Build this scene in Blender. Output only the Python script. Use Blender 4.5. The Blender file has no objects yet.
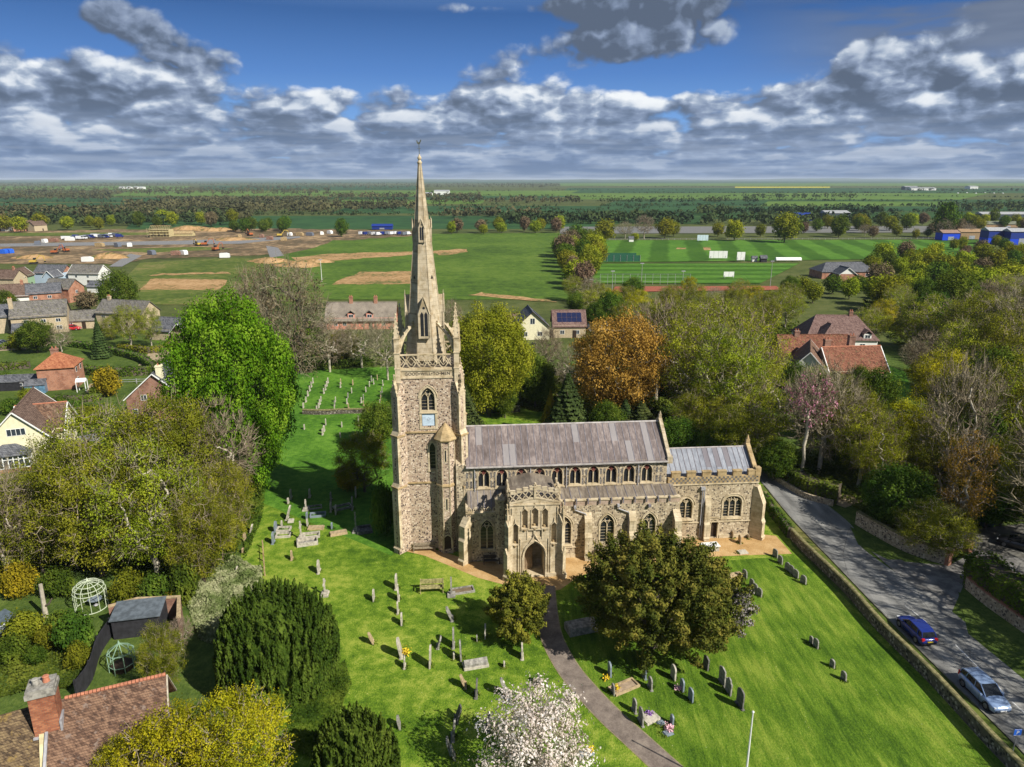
import bpy, bmesh, math, random
import numpy as np
from mathutils import Vector, Matrix, Euler
R = math.radians
PI = math.pi
sc = bpy.context.scene
C = sc.collection

# ------------------------------------------------------------------ camera, sun, sky, exposure
CAM_H = 41.0
FOC = 710.0
PITCH = math.atan((383.5 - 179) / FOC)
cam = bpy.data.cameras.new('camera')
camo = bpy.data.objects.new('camera', cam)
C.objects.link(camo)
camo.location = (0, 0, CAM_H)
camo.rotation_euler = (PI / 2 - PITCH, 0, 0)
cam.sensor_fit = 'HORIZONTAL'
cam.sensor_width = 36
cam.lens = 36 * FOC / 1024
cam.clip_start = 0.5
cam.clip_end = 80000
sc.camera = camo

SUN_EL, SUN_AZ = R(40), R(52)          # azimuth: from behind the camera round to the right
sl = bpy.data.lights.new('sun', 'SUN')
sl.energy = 5.0
sl.angle = R(0.55)
sl.color = (1.0, 0.94, 0.84)
so = bpy.data.objects.new('sun', sl)
C.objects.link(so)
sdir = Vector((math.sin(SUN_AZ) * math.cos(SUN_EL), -math.cos(SUN_AZ) * math.cos(SUN_EL), math.sin(SUN_EL)))
so.rotation_euler = sdir.to_track_quat('Z', 'Y').to_euler()

sc.view_settings.view_transform = 'Standard'
sc.view_settings.look = 'None'
sc.view_settings.exposure = 0.5
sc.view_settings.gamma = 1
sc.view_settings.use_curve_mapping = False
sc.render.engine = 'CYCLES'
cy = sc.cycles
cy.max_bounces = 5
cy.diffuse_bounces = 3
cy.glossy_bounces = 2
cy.transmission_bounces = 2
cy.transparent_max_bounces = 6
cy.use_denoising = True
cy.caustics_reflective = False
cy.caustics_refractive = False


def ray(px, py):
    a = (px - 512) / FOC
    b = (py - 383.5) / FOC
    c, s = math.cos(PITCH), math.sin(PITCH)
    return a, c - b * s, -s - b * c


def G(px, py, z=0.0):
    r = ray(px, py)
    t = (z - CAM_H) / r[2]
    return r[0] * t, r[1] * t


def height_at(X, Y, py):
    """height of a point above ground spot X,Y that is seen at picture row py"""
    r = ray(512, py)
    return CAM_H + Y * r[2] / r[1]


def mpp(X, Y, z=0):
    return (Y * math.cos(PITCH) - (z - CAM_H) * math.sin(PITCH)) / FOC


# ------------------------------------------------------------------ node helpers
class NT:
    def __init__(s, tree):
        s.t = tree
        s.n = tree.nodes
        s.l = tree.links

    def new(s, typ, **kw):
        n = s.n.new(typ)
        for k, v in kw.items():
            setattr(n, k, v)
        return n

    def put(s, sock, v):
        if isinstance(v, bpy.types.NodeSocket):
            s.l.new(v, sock)
        elif v is not None:
            if sock.type == 'RGBA' and not isinstance(v, (int, float)) and len(v) == 3:
                v = (*v, 1)
            sock.default_value = v

    def math(s, op, a, b=None, c=None, clamp=False):
        n = s.new('ShaderNodeMath', operation=op, use_clamp=clamp)
        s.put(n.inputs[0], a)
        if b is not None:
            s.put(n.inputs[1], b)
        if c is not None:
            s.put(n.inputs[2], c)
        return n.outputs[0]

    def mix(s, f, a, b, blend='MIX'):
        n = s.new('ShaderNodeMix', data_type='RGBA', blend_type=blend)
        s.put(n.inputs[0], f)
        s.put(n.inputs[6], a)
        s.put(n.inputs[7], b)
        return n.outputs[2]

    def ramp(s, f, stops, interp='LINEAR'):
        n = s.new('ShaderNodeValToRGB')
        cr = n.color_ramp
        cr.interpolation = interp
        while len(cr.elements) < len(stops):
            cr.elements.new(0.5)
        for e, (p, c) in zip(cr.elements, stops):
            e.position = p
            e.color = (*c, 1) if not isinstance(c, (int, float)) else (c, c, c, 1)
        s.put(n.inputs[0], f)
        return n.outputs[0]

    def noise(s, vec, scale, detail=3, rough=0.55, dist=0.0, out=0):
        n = s.new('ShaderNodeTexNoise')
        s.put(n.inputs['Vector'], vec)
        n.inputs['Scale'].default_value = scale
        n.inputs['Detail'].default_value = detail
        n.inputs['Roughness'].default_value = rough
        n.inputs['Distortion'].default_value = dist
        return n.outputs[out]

    def voronoi(s, vec, scale, feature='F1', out='Color', rnd=1.0):
        n = s.new('ShaderNodeTexVoronoi', feature=feature)
        s.put(n.inputs['Vector'], vec)
        n.inputs['Scale'].default_value = scale
        n.inputs['Randomness'].default_value = rnd
        return n.outputs[out]

    def mapping(s, vec, scale=(1, 1, 1), rot=(0, 0, 0), loc=(0, 0, 0)):
        n = s.new('ShaderNodeMapping')
        s.put(n.inputs['Vector'], vec)
        n.inputs['Scale'].default_value = scale
        n.inputs['Rotation'].default_value = rot
        n.inputs['Location'].default_value = loc
        return n.outputs[0]

    def smooth(s, v, a, b):
        n = s.new('ShaderNodeMapRange', interpolation_type='SMOOTHSTEP')
        s.put(n.inputs[0], v)
        n.inputs[1].default_value = a
        n.inputs[2].default_value = b
        return n.outputs[0]


def bw(nt, col):
    n = nt.new('ShaderNodeSeparateColor')
    nt.put(n.inputs[0], col)
    return n.outputs[0]


# ------------------------------------------------------------------ world: Nishita sky with a bank of cumulus
def build_world():
    w = bpy.data.worlds.new('World')
    sc.world = w
    w.use_nodes = True
    nt = NT(w.node_tree)
    nt.n.clear()
    out = nt.new('ShaderNodeOutputWorld')
    bg = nt.new('ShaderNodeBackground')
    nt.l.new(bg.outputs[0], out.inputs[0])
    sky = nt.new('ShaderNodeTexSky', sky_type='NISHITA')
    sky.sun_disc = False
    sky.sun_elevation = SUN_EL
    sky.sun_rotation = PI - SUN_AZ
    sky.altitude = 50
    sky.air_density = 1.0
    sky.dust_density = 0.3
    sky.ozone_density = 3.0
    tc = nt.new('ShaderNodeTexCoord')
    sep = nt.new('ShaderNodeSeparateXYZ')
    nt.l.new(tc.outputs['Generated'], sep.inputs[0])
    az = nt.math('ARCTAN2', sep.outputs[0], sep.outputs[1])
    hyp = nt.math('SQRT', nt.math('ADD', nt.math('MULTIPLY', sep.outputs[0], sep.outputs[0]),
                                  nt.math('MULTIPLY', sep.outputs[1], sep.outputs[1])))
    el = nt.math('ARCTAN2', sep.outputs[2], hyp)

    def ae(px, py):
        r = ray(px, py)
        return math.atan2(r[0], r[1]), math.atan2(r[2], math.hypot(r[0], r[1]))
    # cloud density as a node group of (azimuth, elevation)
    gt = bpy.data.node_groups.new('cloud_density', 'ShaderNodeTree')
    gt.interface.new_socket('az', in_out='INPUT', socket_type='NodeSocketFloat')
    gt.interface.new_socket('el', in_out='INPUT', socket_type='NodeSocketFloat')
    gt.interface.new_socket('D', in_out='OUTPUT', socket_type='NodeSocketFloat')
    gt.interface.new_socket('N', in_out='OUTPUT', socket_type='NodeSocketFloat')
    g = NT(gt)
    gi = g.new('NodeGroupInput')
    go = g.new('NodeGroupOutput')
    A, E = gi.outputs[0], gi.outputs[1]

    def n2(vec, scale, detail, rough, out=0):
        n = g.new('ShaderNodeTexNoise', noise_dimensions='2D')
        g.put(n.inputs['Vector'], vec)
        n.inputs['Scale'].default_value = scale
        n.inputs['Detail'].default_value = detail
        n.inputs['Roughness'].default_value = rough
        return n.outputs[out]

    def v2(vec, scale):
        v = g.new('ShaderNodeTexVoronoi', feature='F1', voronoi_dimensions='2D')
        g.put(v.inputs['Vector'], vec)
        v.inputs['Scale'].default_value = scale
        d = v.outputs['Distance']
        return g.math('SUBTRACT', 0.45, g.math('MULTIPLY', d, d))
    # the deck is seen ever more edge-on toward the horizon
    e2 = g.math('MULTIPLY', g.math('LOGARITHM', g.math('ADD', g.math('MAXIMUM', E, 0.0), 0.06), math.e), 0.19)
    cb = g.new('ShaderNodeCombineXYZ')
    g.l.new(A, cb.inputs[0])
    g.l.new(e2, cb.inputs[1])
    P = cb.outputs[0]
    wn = n2(P, 26, 1, 0.5, 1)
    wv = g.new('ShaderNodeVectorMath', operation='MULTIPLY_ADD')
    g.l.new(wn, wv.inputs[0])
    wv.inputs[1].default_value = (0.016, 0.013, 0)
    g.l.new(g.mapping(P, (1, 1.7, 1)), wv.inputs[2])
    W = wv.outputs[0]
    big = n2(W, 6.5, 3, 0.5)
    d = g.math('MULTIPLY', g.math('SUBTRACT', big, 0.5), 1.7)
    d = g.math('ADD', d, g.math('MULTIPLY', g.math('SUBTRACT', v2(W, 9.5), .2), 0.95))
    d = g.math('ADD', d, g.math('MULTIPLY', g.math('SUBTRACT', v2(W, 25), .2), 0.55))
    d = g.math('ADD', d, g.math('MULTIPLY', g.math('SUBTRACT', v2(W, 66), .2), 0.22))
    d = g.math('ADD', d, g.math('MULTIPLY', g.math('SUBTRACT', n2(W, 60, 5, 0.62), .5), 0.34))
    g.l.new(d, go.inputs[1])
    bank = g.new('ShaderNodeFloatCurve')
    cm = bank.mapping.curves[0]
    pts = [(0, .75), (ae(512, 150)[1] / .25, .70), (ae(512, 118)[1] / .25, .50), (ae(512, 98)[1] / .25, .12),
           (ae(512, 70)[1] / .25, -.50), (ae(512, 0)[1] / .25, -.62), (1, .35)]  # last point adds overhead cloud, out of view, to lift the shadows
    cm.points[0].location = (pts[0][0], pts[0][1] * .5 + .5)
    cm.points[1].location = (pts[-1][0], pts[-1][1] * .5 + .5)
    for p in pts[1:-1]:
        cm.points.new(p[0], p[1] * .5 + .5)
    bank.mapping.update()
    g.l.new(g.math('MULTIPLY', E, 4.0, clamp=True), bank.inputs['Value'])
    d = g.math('ADD', d, g.math('MULTIPLY', g.math('SUBTRACT', bank.outputs[0], 0.5), 2.0))

    def blob(px, py, rx, ry, amp):
        nonlocal d
        a0, e0 = ae(px, py)
        a1 = ae(px + rx, py)[0]
        e1 = ae(px, py - ry)[1]
        qa = g.math('MULTIPLY_ADD', A, 1 / (a1 - a0), -a0 / (a1 - a0))
        qe = g.math('MULTIPLY_ADD', E, 1 / (e1 - e0), -e0 / (e1 - e0))
        q = g.math('MULTIPLY_ADD', qa, qa, g.math('MULTIPLY', qe, qe))
        # compact bump (1 - q/4)^2
        f = g.math('MAXIMUM', g.math('MULTIPLY_ADD', q, -.25, 1.0), 0.0)
        d = g.math('MULTIPLY_ADD', g.math('MULTIPLY', f, f), amp, d)
    for b in [(20, 82, 75, 34, 1.15), (130, 92, 55, 24, .50), (125, 18, 40, 17, 1.35), (190, 55, 42, 18, 1.2),
              (338, 92, 16, 11, .6), (405, 98, 11, 11, .45), (520, 88, 60, 28, .75), (655, 8, 85, 30, 1.7), (600, 50, 60, 16, 1.1),
              (864, 68, 22, 24, 1.5), (905, 82, 55, 26, .75), (800, 104, 50, 16, .5), (985, 100, 55, 22, .8), (1000, 66, 60, 14, .8), (930, 100, 120, 24, .4),
              (720, 75, 55, 16, -.35), (930, 22, 170, 22, .30), (470, 8, 90, 6, .5), (330, 60, 90, 18, -.3), (650, 100, 60, 9, .3)]:
        blob(*b)
    g.l.new(d, go.inputs[0])

    def dens(da, de):
        n = nt.new('ShaderNodeGroup')
        n.node_tree = gt
        nt.put(n.inputs[0], nt.math('ADD', az, da) if da else az)
        nt.put(n.inputs[1], nt.math('ADD', el, de) if de else el)
        return n.outputs
    D0 = dens(0, 0)
    D1 = dens(0.010, 0.012)
    slope = nt.math('MULTIPLY_ADD', nt.math('SUBTRACT', D0[1], D1[1]), 1.45, nt.math('MULTIPLY', nt.math('SUBTRACT', D0[0], D1[0]), .55))
    alpha = nt.smooth(D0[0], -0.04, 0.42)
    lit = nt.smooth(slope, -0.85, 1.2)
    thick = nt.smooth(D0[0], 0.25, 1.3)
    sunny = 0.0
    for (px, py, rx) in ((20, 90, 110), (880, 85, 130), (560, 60, 90)):
        a0, e0 = ae(px, py)
        qa = nt.math('MULTIPLY', nt.math('SUBTRACT', az, a0), 710 / rx)
        qe = nt.math('MULTIPLY', nt.math('SUBTRACT', el, e0), 710 / 50)
        q = nt.math('MULTIPLY_ADD', qa, qa, nt.math('MULTIPLY', qe, qe))
        sunny = nt.math('ADD', nt.math('MAXIMUM', nt.math('MULTIPLY_ADD', q, -.5, 1.0), 0.0), sunny)
    shade = nt.math('SUBTRACT', nt.math('MULTIPLY_ADD', sunny, .17, lit), nt.math('MULTIPLY_ADD', nt.smooth(el, .095, .17), .34, nt.math('MULTIPLY', thick, 0.20)), clamp=True)
    ccol = nt.ramp(shade, [(0.0, (.11, .145, .21)), (.22, (.18, .235, .34)), (.42, (.27, .34, .48)), (.62, (.42, .50, .63)), (.80, (.72, .78, .86)), (1.0, (.95, .98, 1.0))])
    hz = nt.math('SUBTRACT', 1.0, nt.smooth(el, 0.006, 0.105))
    n = nt.new('ShaderNodeTexNoise', noise_dimensions='2D')
    nt.l.new(nt.mapping(nt_vec(nt, az, el), (6, 70, 1)), n.inputs['Vector'])
    n.inputs['Scale'].default_value = 1.6
    n.inputs['Detail'].default_value = 3
    hcol = nt.mix(nt.smooth(n.outputs[0], .35, .7), (.19, .28, .46), (.34, .43, .60))
    ccol = nt.mix(nt.math('MULTIPLY', hz, 0.80), ccol, hcol)
    hsv = nt.new('ShaderNodeHueSaturation')
    hsv.inputs['Saturation'].default_value = 1.25
    hsv.inputs['Value'].default_value = 0.078
    nt.l.new(sky.outputs[0], hsv.inputs['Color'])
    blue = nt.mix(0.85, hsv.outputs[0], nt.ramp(nt.math('MULTIPLY', el, 4.0, clamp=True), [(0.0, (.28, .42, .68)), (.30, (.17, .38, .82)), (.52, (.09, .235, .62)), (.8, (.04, .12, .36)), (1, (.16, .28, .55))]))  # last stop brightens the unseen upper sky to lift the shadows
    vn = nt.new('ShaderNodeTexNoise', noise_dimensions='2D')
    nt.l.new(nt.mapping(nt_vec(nt, az, el), (3.2, 22, 1), rot=(0, 0, .10)), vn.inputs['Vector'])
    vn.inputs['Scale'].default_value = 1.5
    vn.inputs['Detail'].default_value = 4
    a0 = ae(700, 40)
    veil = nt.math('MULTIPLY', nt.math('MULTIPLY', nt.smooth(az, a0[0], ae(960, 40)[0]), nt.smooth(el, ae(900, 95)[1], ae(900, 45)[1])), nt.smooth(vn.outputs[0], .24, .5))
    blue = nt.mix(nt.math('MULTIPLY', veil, .9), blue, nt.mix(vn.outputs[0], (.07, .10, .17), (.26, .31, .40)))
    col = nt.mix(nt.math('MULTIPLY', alpha, 0.97), blue, ccol)
    nt.l.new(nt.mix(1.0, col, (10, 10, 10), 'MULTIPLY'), bg.inputs[0])
    bg.inputs[1].default_value = 0.07
    w.cycles.sampling_method = 'NONE'


def nt_vec(nt, a, b):
    c = nt.new('ShaderNodeCombineXYZ')
    nt.l.new(a, c.inputs[0])
    nt.l.new(b, c.inputs[1])
    return c.outputs[0]


build_world()

# ------------------------------------------------------------------ materials
MATS = {}


def mat(name, fn, rough=0.9, spec=0.25, bump=None, metallic=0.0, coat=0.0):
    """fn(nt, P) -> colour socket or tuple; P = object-space position"""
    if name in MATS:
        return MATS[name]
    m = bpy.data.materials.new(name)
    m.use_nodes = True
    nt = NT(m.node_tree)
    nt.n.clear()
    out = nt.new('ShaderNodeOutputMaterial')
    b = nt.new('ShaderNodeBsdfPrincipled')
    nt.l.new(b.outputs[0], out.inputs[0])
    tc = nt.new('ShaderNodeTexCoord')
    P = tc.outputs['Object']
    r = fn(nt, P)
    h = None
    if isinstance(r, dict):
        h = r.get('h')
        if 'rough' in r:
            nt.put(b.inputs['Roughness'], r['rough'])
        else:
            b.inputs['Roughness'].default_value = rough
        r = r['c']
    else:
        b.inputs['Roughness'].default_value = rough
    nt.put(b.inputs['Base Color'], r)
    b.inputs['Specular IOR Level'].default_value = spec
    b.inputs['Metallic'].default_value = metallic
    b.inputs['Coat Weight'].default_value = coat
    if bump and h is not None:
        bn = nt.new('ShaderNodeBump')
        bn.inputs['Strength'].default_value = bump[0]
        bn.inputs['Distance'].default_value = bump[1]
        nt.l.new(h, bn.inputs['Height'])
        nt.l.new(bn.outputs[0], b.inputs['Normal'])
    MATS[name] = m
    return m


def plain(name, col, rough=0.7, spec=0.3, var=0.25, scale=2.0, metallic=0.0, coat=0.0):
    def fn(nt, P):
        f = nt.noise(P, scale, 4, 0.6)
        d = tuple(c * (1 - var) for c in col)
        e = tuple(min(1, c * (1 + var * .7)) for c in col)
        return {'c': nt.mix(nt.smooth(f, .35, .65), d, e), 'h': f}
    return mat(name, fn, rough, spec, (0.3, 0.02), metallic, coat)


def leafmat(name, cols, trans=0.35, clump=0.55, tint=0.14):
    """cols: three albedos blended by clump noise, fine noise and a per-plant random tint"""
    if name in MATS:
        return MATS[name]
    m = bpy.data.materials.new(name)
    m.use_nodes = True
    nt = NT(m.node_tree)
    nt.n.clear()
    out = nt.new('ShaderNodeOutputMaterial')
    tc = nt.new('ShaderNodeTexCoord')
    oi = nt.new('ShaderNodeObjectInfo')
    P = tc.outputs['Object']
    n1 = nt.noise(P, clump, 2, 0.5)
    n2 = nt.noise(P, 3.7, 3, 0.7)
    f = nt.math('ADD', nt.math('MULTIPLY', n1, .6), nt.math('MULTIPLY', n2, .4))
    c = nt.ramp(f, [(.40, cols[0]), (.5, cols[1]), (.60, cols[2])])
    hs = nt.new('ShaderNodeHueSaturation')
    nt.put(hs.inputs['Hue'], nt.math('ADD', .5, nt.math('MULTIPLY', nt.math('SUBTRACT', oi.outputs['Random'], .5), tint * .5)))
    r2 = nt.math('FRACT', nt.math('MULTIPLY', oi.outputs['Random'], 17.31))
    nt.put(hs.inputs['Value'], nt.math('ADD', 1 - tint * 1.6, nt.math('MULTIPLY', r2, tint * 3.2)))
    nt.l.new(c, hs.inputs['Color'])
    d = nt.new('ShaderNodeBsdfDiffuse')
    t = nt.new('ShaderNodeBsdfTranslucent')
    nt.l.new(hs.outputs[0], d.inputs[0])
    nt.l.new(nt.mix(1.0, hs.outputs[0], (1.0, 1.0, .55), 'MULTIPLY'), t.inputs[0])
    mx = nt.new('ShaderNodeMixShader')
    mx.inputs[0].default_value = trans
    nt.l.new(d.outputs[0], mx.inputs[1])
    nt.l.new(t.outputs[0], mx.inputs[2])
    nt.l.new(mx.outputs[0], out.inputs[0])
    MATS[name] = m
    return m


def sRGB(r, g, b, k=1.0):
    def f(v):
        v /= 255
        return (v / 12.92 if v < .04045 else ((v + .055) / 1.055) ** 2.4) * k
    return f(r), f(g), f(b)


# grassy fields -------------------------------------------------------
def grass(name, a, b, c, fine=9.0, patch=0.09, stripes=None, daisies=0.0, gain=1.0):
    a, b, c = (tuple(x * gain for x in q) for q in (a, b, c))

    def fn(nt, P):
        n1 = nt.noise(P, patch, 4, 0.6)
        n2 = nt.noise(P, patch * 9, 4, 0.65)
        n3 = nt.noise(nt.mapping(P, (1, .6, 1)), fine, 3, 0.8)
        if stripes and stripes[1] < 1:
            n2 = nt.noise(nt.mapping(P, (1, .10, 1), rot=(0, 0, stripes[0])), 1.5, 4, 0.7)
        f = nt.math('ADD', nt.math('MULTIPLY', n1, .36), nt.math('ADD', nt.math('MULTIPLY', n2, .34), nt.math('MULTIPLY', n3, .30)))
        col = nt.ramp(f, [(.415, a), (.5, b), (.595, c)])
        if stripes:
            ang, wid, k = stripes
            Q = nt.mapping(P, rot=(0, 0, ang))
            sp = nt.new('ShaderNodeSeparateXYZ')
            nt.l.new(Q, sp.inputs[0])
            x = nt.math('ADD', nt.math('MULTIPLY', sp.outputs[0], 1 / wid), nt.math('MULTIPLY', nt.noise(P, .05, 2), .6))
            tri = nt.math('PINGPONG', x, 1.0)
            s = nt.smooth(tri, .38, .62)
            col = nt.mix(s, nt.mix(1.0, col, (1 - k, 1 - k * .9, 1 - k), 'MULTIPLY'), col)
        if daisies:
            v = nt.voronoi(P, 2.3, out='Distance')
            s = nt.math('MULTIPLY', nt.math('LESS_THAN', v, .09), nt.smooth(n2, .5, .6))
            col = nt.mix(nt.math('MULTIPLY', s, daisies), col, (.6, .58, .35))
        return {'c': col, 'h': nt.math('ADD', n3, n2)}
    return mat(name, fn, 0.95, 0.1, (0.7, 0.12))


def flint(name, dark, mid, light, mortar, scale=5.5):
    def fn(nt, P):
        v = nt.new('ShaderNodeTexVoronoi')
        w = nt.new('ShaderNodeVectorMath', operation='MULTIPLY_ADD')
        nt.l.new(nt.noise(P, 6, 2, .5, 0, 1), w.inputs[0])
        w.inputs[1].default_value = (.12, .12, .12)
        nt.l.new(P, w.inputs[2])
        nt.l.new(w.outputs[0], v.inputs['Vector'])
        v.inputs['Scale'].default_value = scale
        r = bw(nt, v.outputs['Color'])
        stone = nt.ramp(r, [(.0, dark), (.22, dark), (.42, mid), (.7, mid), (.85, light), (1, light)])
        edge = nt.smooth(v.outputs['Distance'], .42, .62)
        c = nt.mix(edge, stone, mortar)
        st = nt.noise(nt.mapping(P, (1, 1, .35)), .55, 4, .6)
        c = nt.mix(nt.math('MULTIPLY', nt.smooth(st, .45, .75), .35), c, nt.mix(1.0, c, (.55, .5, .42), 'MULTIPLY'))
        return {'c': c, 'h': nt.math('SUBTRACT', 1, v.outputs['Distance'])}
    return mat(name, fn, 0.85, 0.3, (0.6, 0.04))


def ashlar(name, a, b, stain, course=0.35):
    def fn(nt, P):
        sp = nt.new('ShaderNodeSeparateXYZ')
        nt.l.new(P, sp.inputs[0])
        n = nt.noise(P, 1.1, 5, .65)
        n2 = nt.noise(nt.mapping(P, (2.2, 2.2, .5)), 1.3, 4, .6)
        blk = nt.new('ShaderNodeTexBrick')
        cb = nt.new('ShaderNodeCombineXYZ')
        nt.l.new(nt.math('ADD', sp.outputs[0], sp.outputs[1]), cb.inputs[0])
        nt.l.new(sp.outputs[2], cb.inputs[1])
        nt.l.new(cb.outputs[0], blk.inputs['Vector'])
        blk.inputs['Scale'].default_value = 1
        blk.inputs['Brick Width'].default_value = course * 2
        blk.inputs['Row Height'].default_value = course
        blk.inputs['Mortar Size'].default_value = .012
        blk.inputs['Color1'].default_value = (*a, 1)
        blk.inputs['Color2'].default_value = (*b, 1)
        blk.inputs['Mortar'].default_value = (*[x * .55 for x in a], 1)
        c = nt.mix(nt.smooth(n, .42, .7), blk.outputs[0], nt.mix(1.0, blk.outputs[0], (.62, .58, .5), 'MULTIPLY'))
        c = nt.mix(nt.math('MULTIPLY', nt.smooth(n2, .56, .72), .7), c, stain)
        return {'c': c, 'h': n}
    return mat(name, fn, 0.88, 0.2, (0.5, 0.03))


def tiles(name, cols, row=0.16, wid=0.17, moss=None, rot=0.0, across='auto'):
    """roof tiles; u runs along the ridge (object X), v by height"""
    def fn(nt, P):
        sp = nt.new('ShaderNodeSeparateXYZ')
        nt.l.new(P, sp.inputs[0])
        cb = nt.new('ShaderNodeCombineXYZ')
        nt.l.new(nt.math('ADD', sp.outputs[0], nt.math('MULTIPLY', sp.outputs[1], .001 if across == 'x' else 1.0)), cb.inputs[0])
        nt.l.new(sp.outputs[2], cb.inputs[1])
        blk = nt.new('ShaderNodeTexBrick')
        nt.l.new(cb.outputs[0], blk.inputs['Vector'])
        blk.inputs['Scale'].default_value = 1
        blk.inputs['Brick Width'].default_value = wid
        blk.inputs['Row Height'].default_value = row
        blk.inputs['Mortar Size'].default_value = row * .10
        blk.inputs['Color1'].default_value = (0, 0, 0, 1)
        blk.inputs['Color2'].default_value = (1, 1, 1, 1)
        blk.inputs['Mortar'].default_value = (.5, .5, .5, 1)
        v = bw(nt, nt.voronoi(cb.outputs[0], 1 / wid * .8))
        n = nt.noise(P, .9, 4, .65)
        m = nt.noise(P, 2.6, 3, .7)
        f = nt.math('ADD', nt.math('MULTIPLY', bw(nt, blk.outputs[0]), .16), nt.math('ADD', nt.math('MULTIPLY', n, .28), nt.math('ADD', nt.math('MULTIPLY', v, .18), nt.math('MULTIPLY', m, .38))))
        c = nt.ramp(f, [(.36, cols[0]), (.47, cols[1]), (.60, cols[2])])
        c = nt.mix(nt.math('MULTIPLY', blk.outputs['Fac'], .6), c, tuple(x * .3 for x in cols[0]))
        if moss:
            c = nt.mix(nt.smooth(nt.noise(P, 1.6, 5, .7), .56, .66), c, moss)
        return {'c': c, 'h': nt.math('ADD', n, nt.math('MULTIPLY', bw(nt, blk.outputs[0]), .4))}
    return mat(name, fn, 0.85, 0.2, (0.5, 0.03))


def brick(name, a, b, mortar=(.35, .3, .25), row=0.075, wid=0.225):
    def fn(nt, P):
        sp = nt.new('ShaderNodeSeparateXYZ')
        nt.l.new(P, sp.inputs[0])
        cb = nt.new('ShaderNodeCombineXYZ')
        nt.l.new(nt.math('ADD', sp.outputs[0], sp.outputs[1]), cb.inputs[0])
        nt.l.new(sp.outputs[2], cb.inputs[1])
        blk = nt.new('ShaderNodeTexBrick')
        nt.l.new(cb.outputs[0], blk.inputs['Vector'])
        blk.inputs['Scale'].default_value = 1
        blk.inputs['Brick Width'].default_value = wid
        blk.inputs['Row Height'].default_value = row
        blk.inputs['Mortar Size'].default_value = .009
        blk.inputs['Color1'].default_value = (*a, 1)
        blk.inputs['Color2'].default_value = (*b, 1)
        blk.inputs['Mortar'].default_value = (*mortar, 1)
        n = nt.noise(P, .8, 4, .6)
        return {'c': nt.mix(nt.smooth(n, .4, .7), blk.outputs[0], nt.mix(1.0, blk.outputs[0], (.6, .55, .55), 'MULTIPLY')), 'h': blk.outputs['Fac']}
    return mat(name, fn, 0.85, 0.25)


def leadroof(name, cols, seam=0.62, patches=True, warm=None):
    """rolled lead sheets: seams every `seam` metres along X, lengths joined once down the slope"""
    def fn(nt, P):
        sp = nt.new('ShaderNodeSeparateXYZ')
        nt.l.new(P, sp.inputs[0])
        ix = nt.math('FLOOR', nt.math('MULTIPLY', sp.outputs[0], 1 / seam))
        iy = nt.math('FLOOR', nt.math('MULTIPLY', nt.math('ADD', sp.outputs[1], 50), 1 / 2.35))
        wn = nt.new('ShaderNodeTexWhiteNoise', noise_dimensions='2D')
        cb = nt.new('ShaderNodeCombineXYZ')
        nt.l.new(ix, cb.inputs[0])
        nt.l.new(iy, cb.inputs[1])
        nt.l.new(cb.outputs[0], wn.inputs['Vector'])
        n = nt.noise(nt.mapping(P, (2.6, .5, 1)), 1.6, 5, .7)
        n2 = nt.noise(P, .35, 3, .5)
        f = nt.math('ADD', nt.math('MULTIPLY', n, .6), nt.math('ADD', nt.math('MULTIPLY', n2, .3), nt.math('MULTIPLY', wn.outputs[0], .10)))
        c = nt.ramp(f, [(.36, cols[0]), (.5, cols[1]), (.66, cols[2])])
        if patches:
            p = nt.math('GREATER_THAN', wn.outputs[0], patches)
            c = nt.mix(nt.math('MULTIPLY', p, .8), c, cols[3])
        return {'c': c, 'h': n, 'rough': nt.math('ADD', .42, nt.math('MULTIPLY', n, .3))}
    return mat(name, fn, 0.5, 0.5, (0.25, 0.02))


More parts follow.
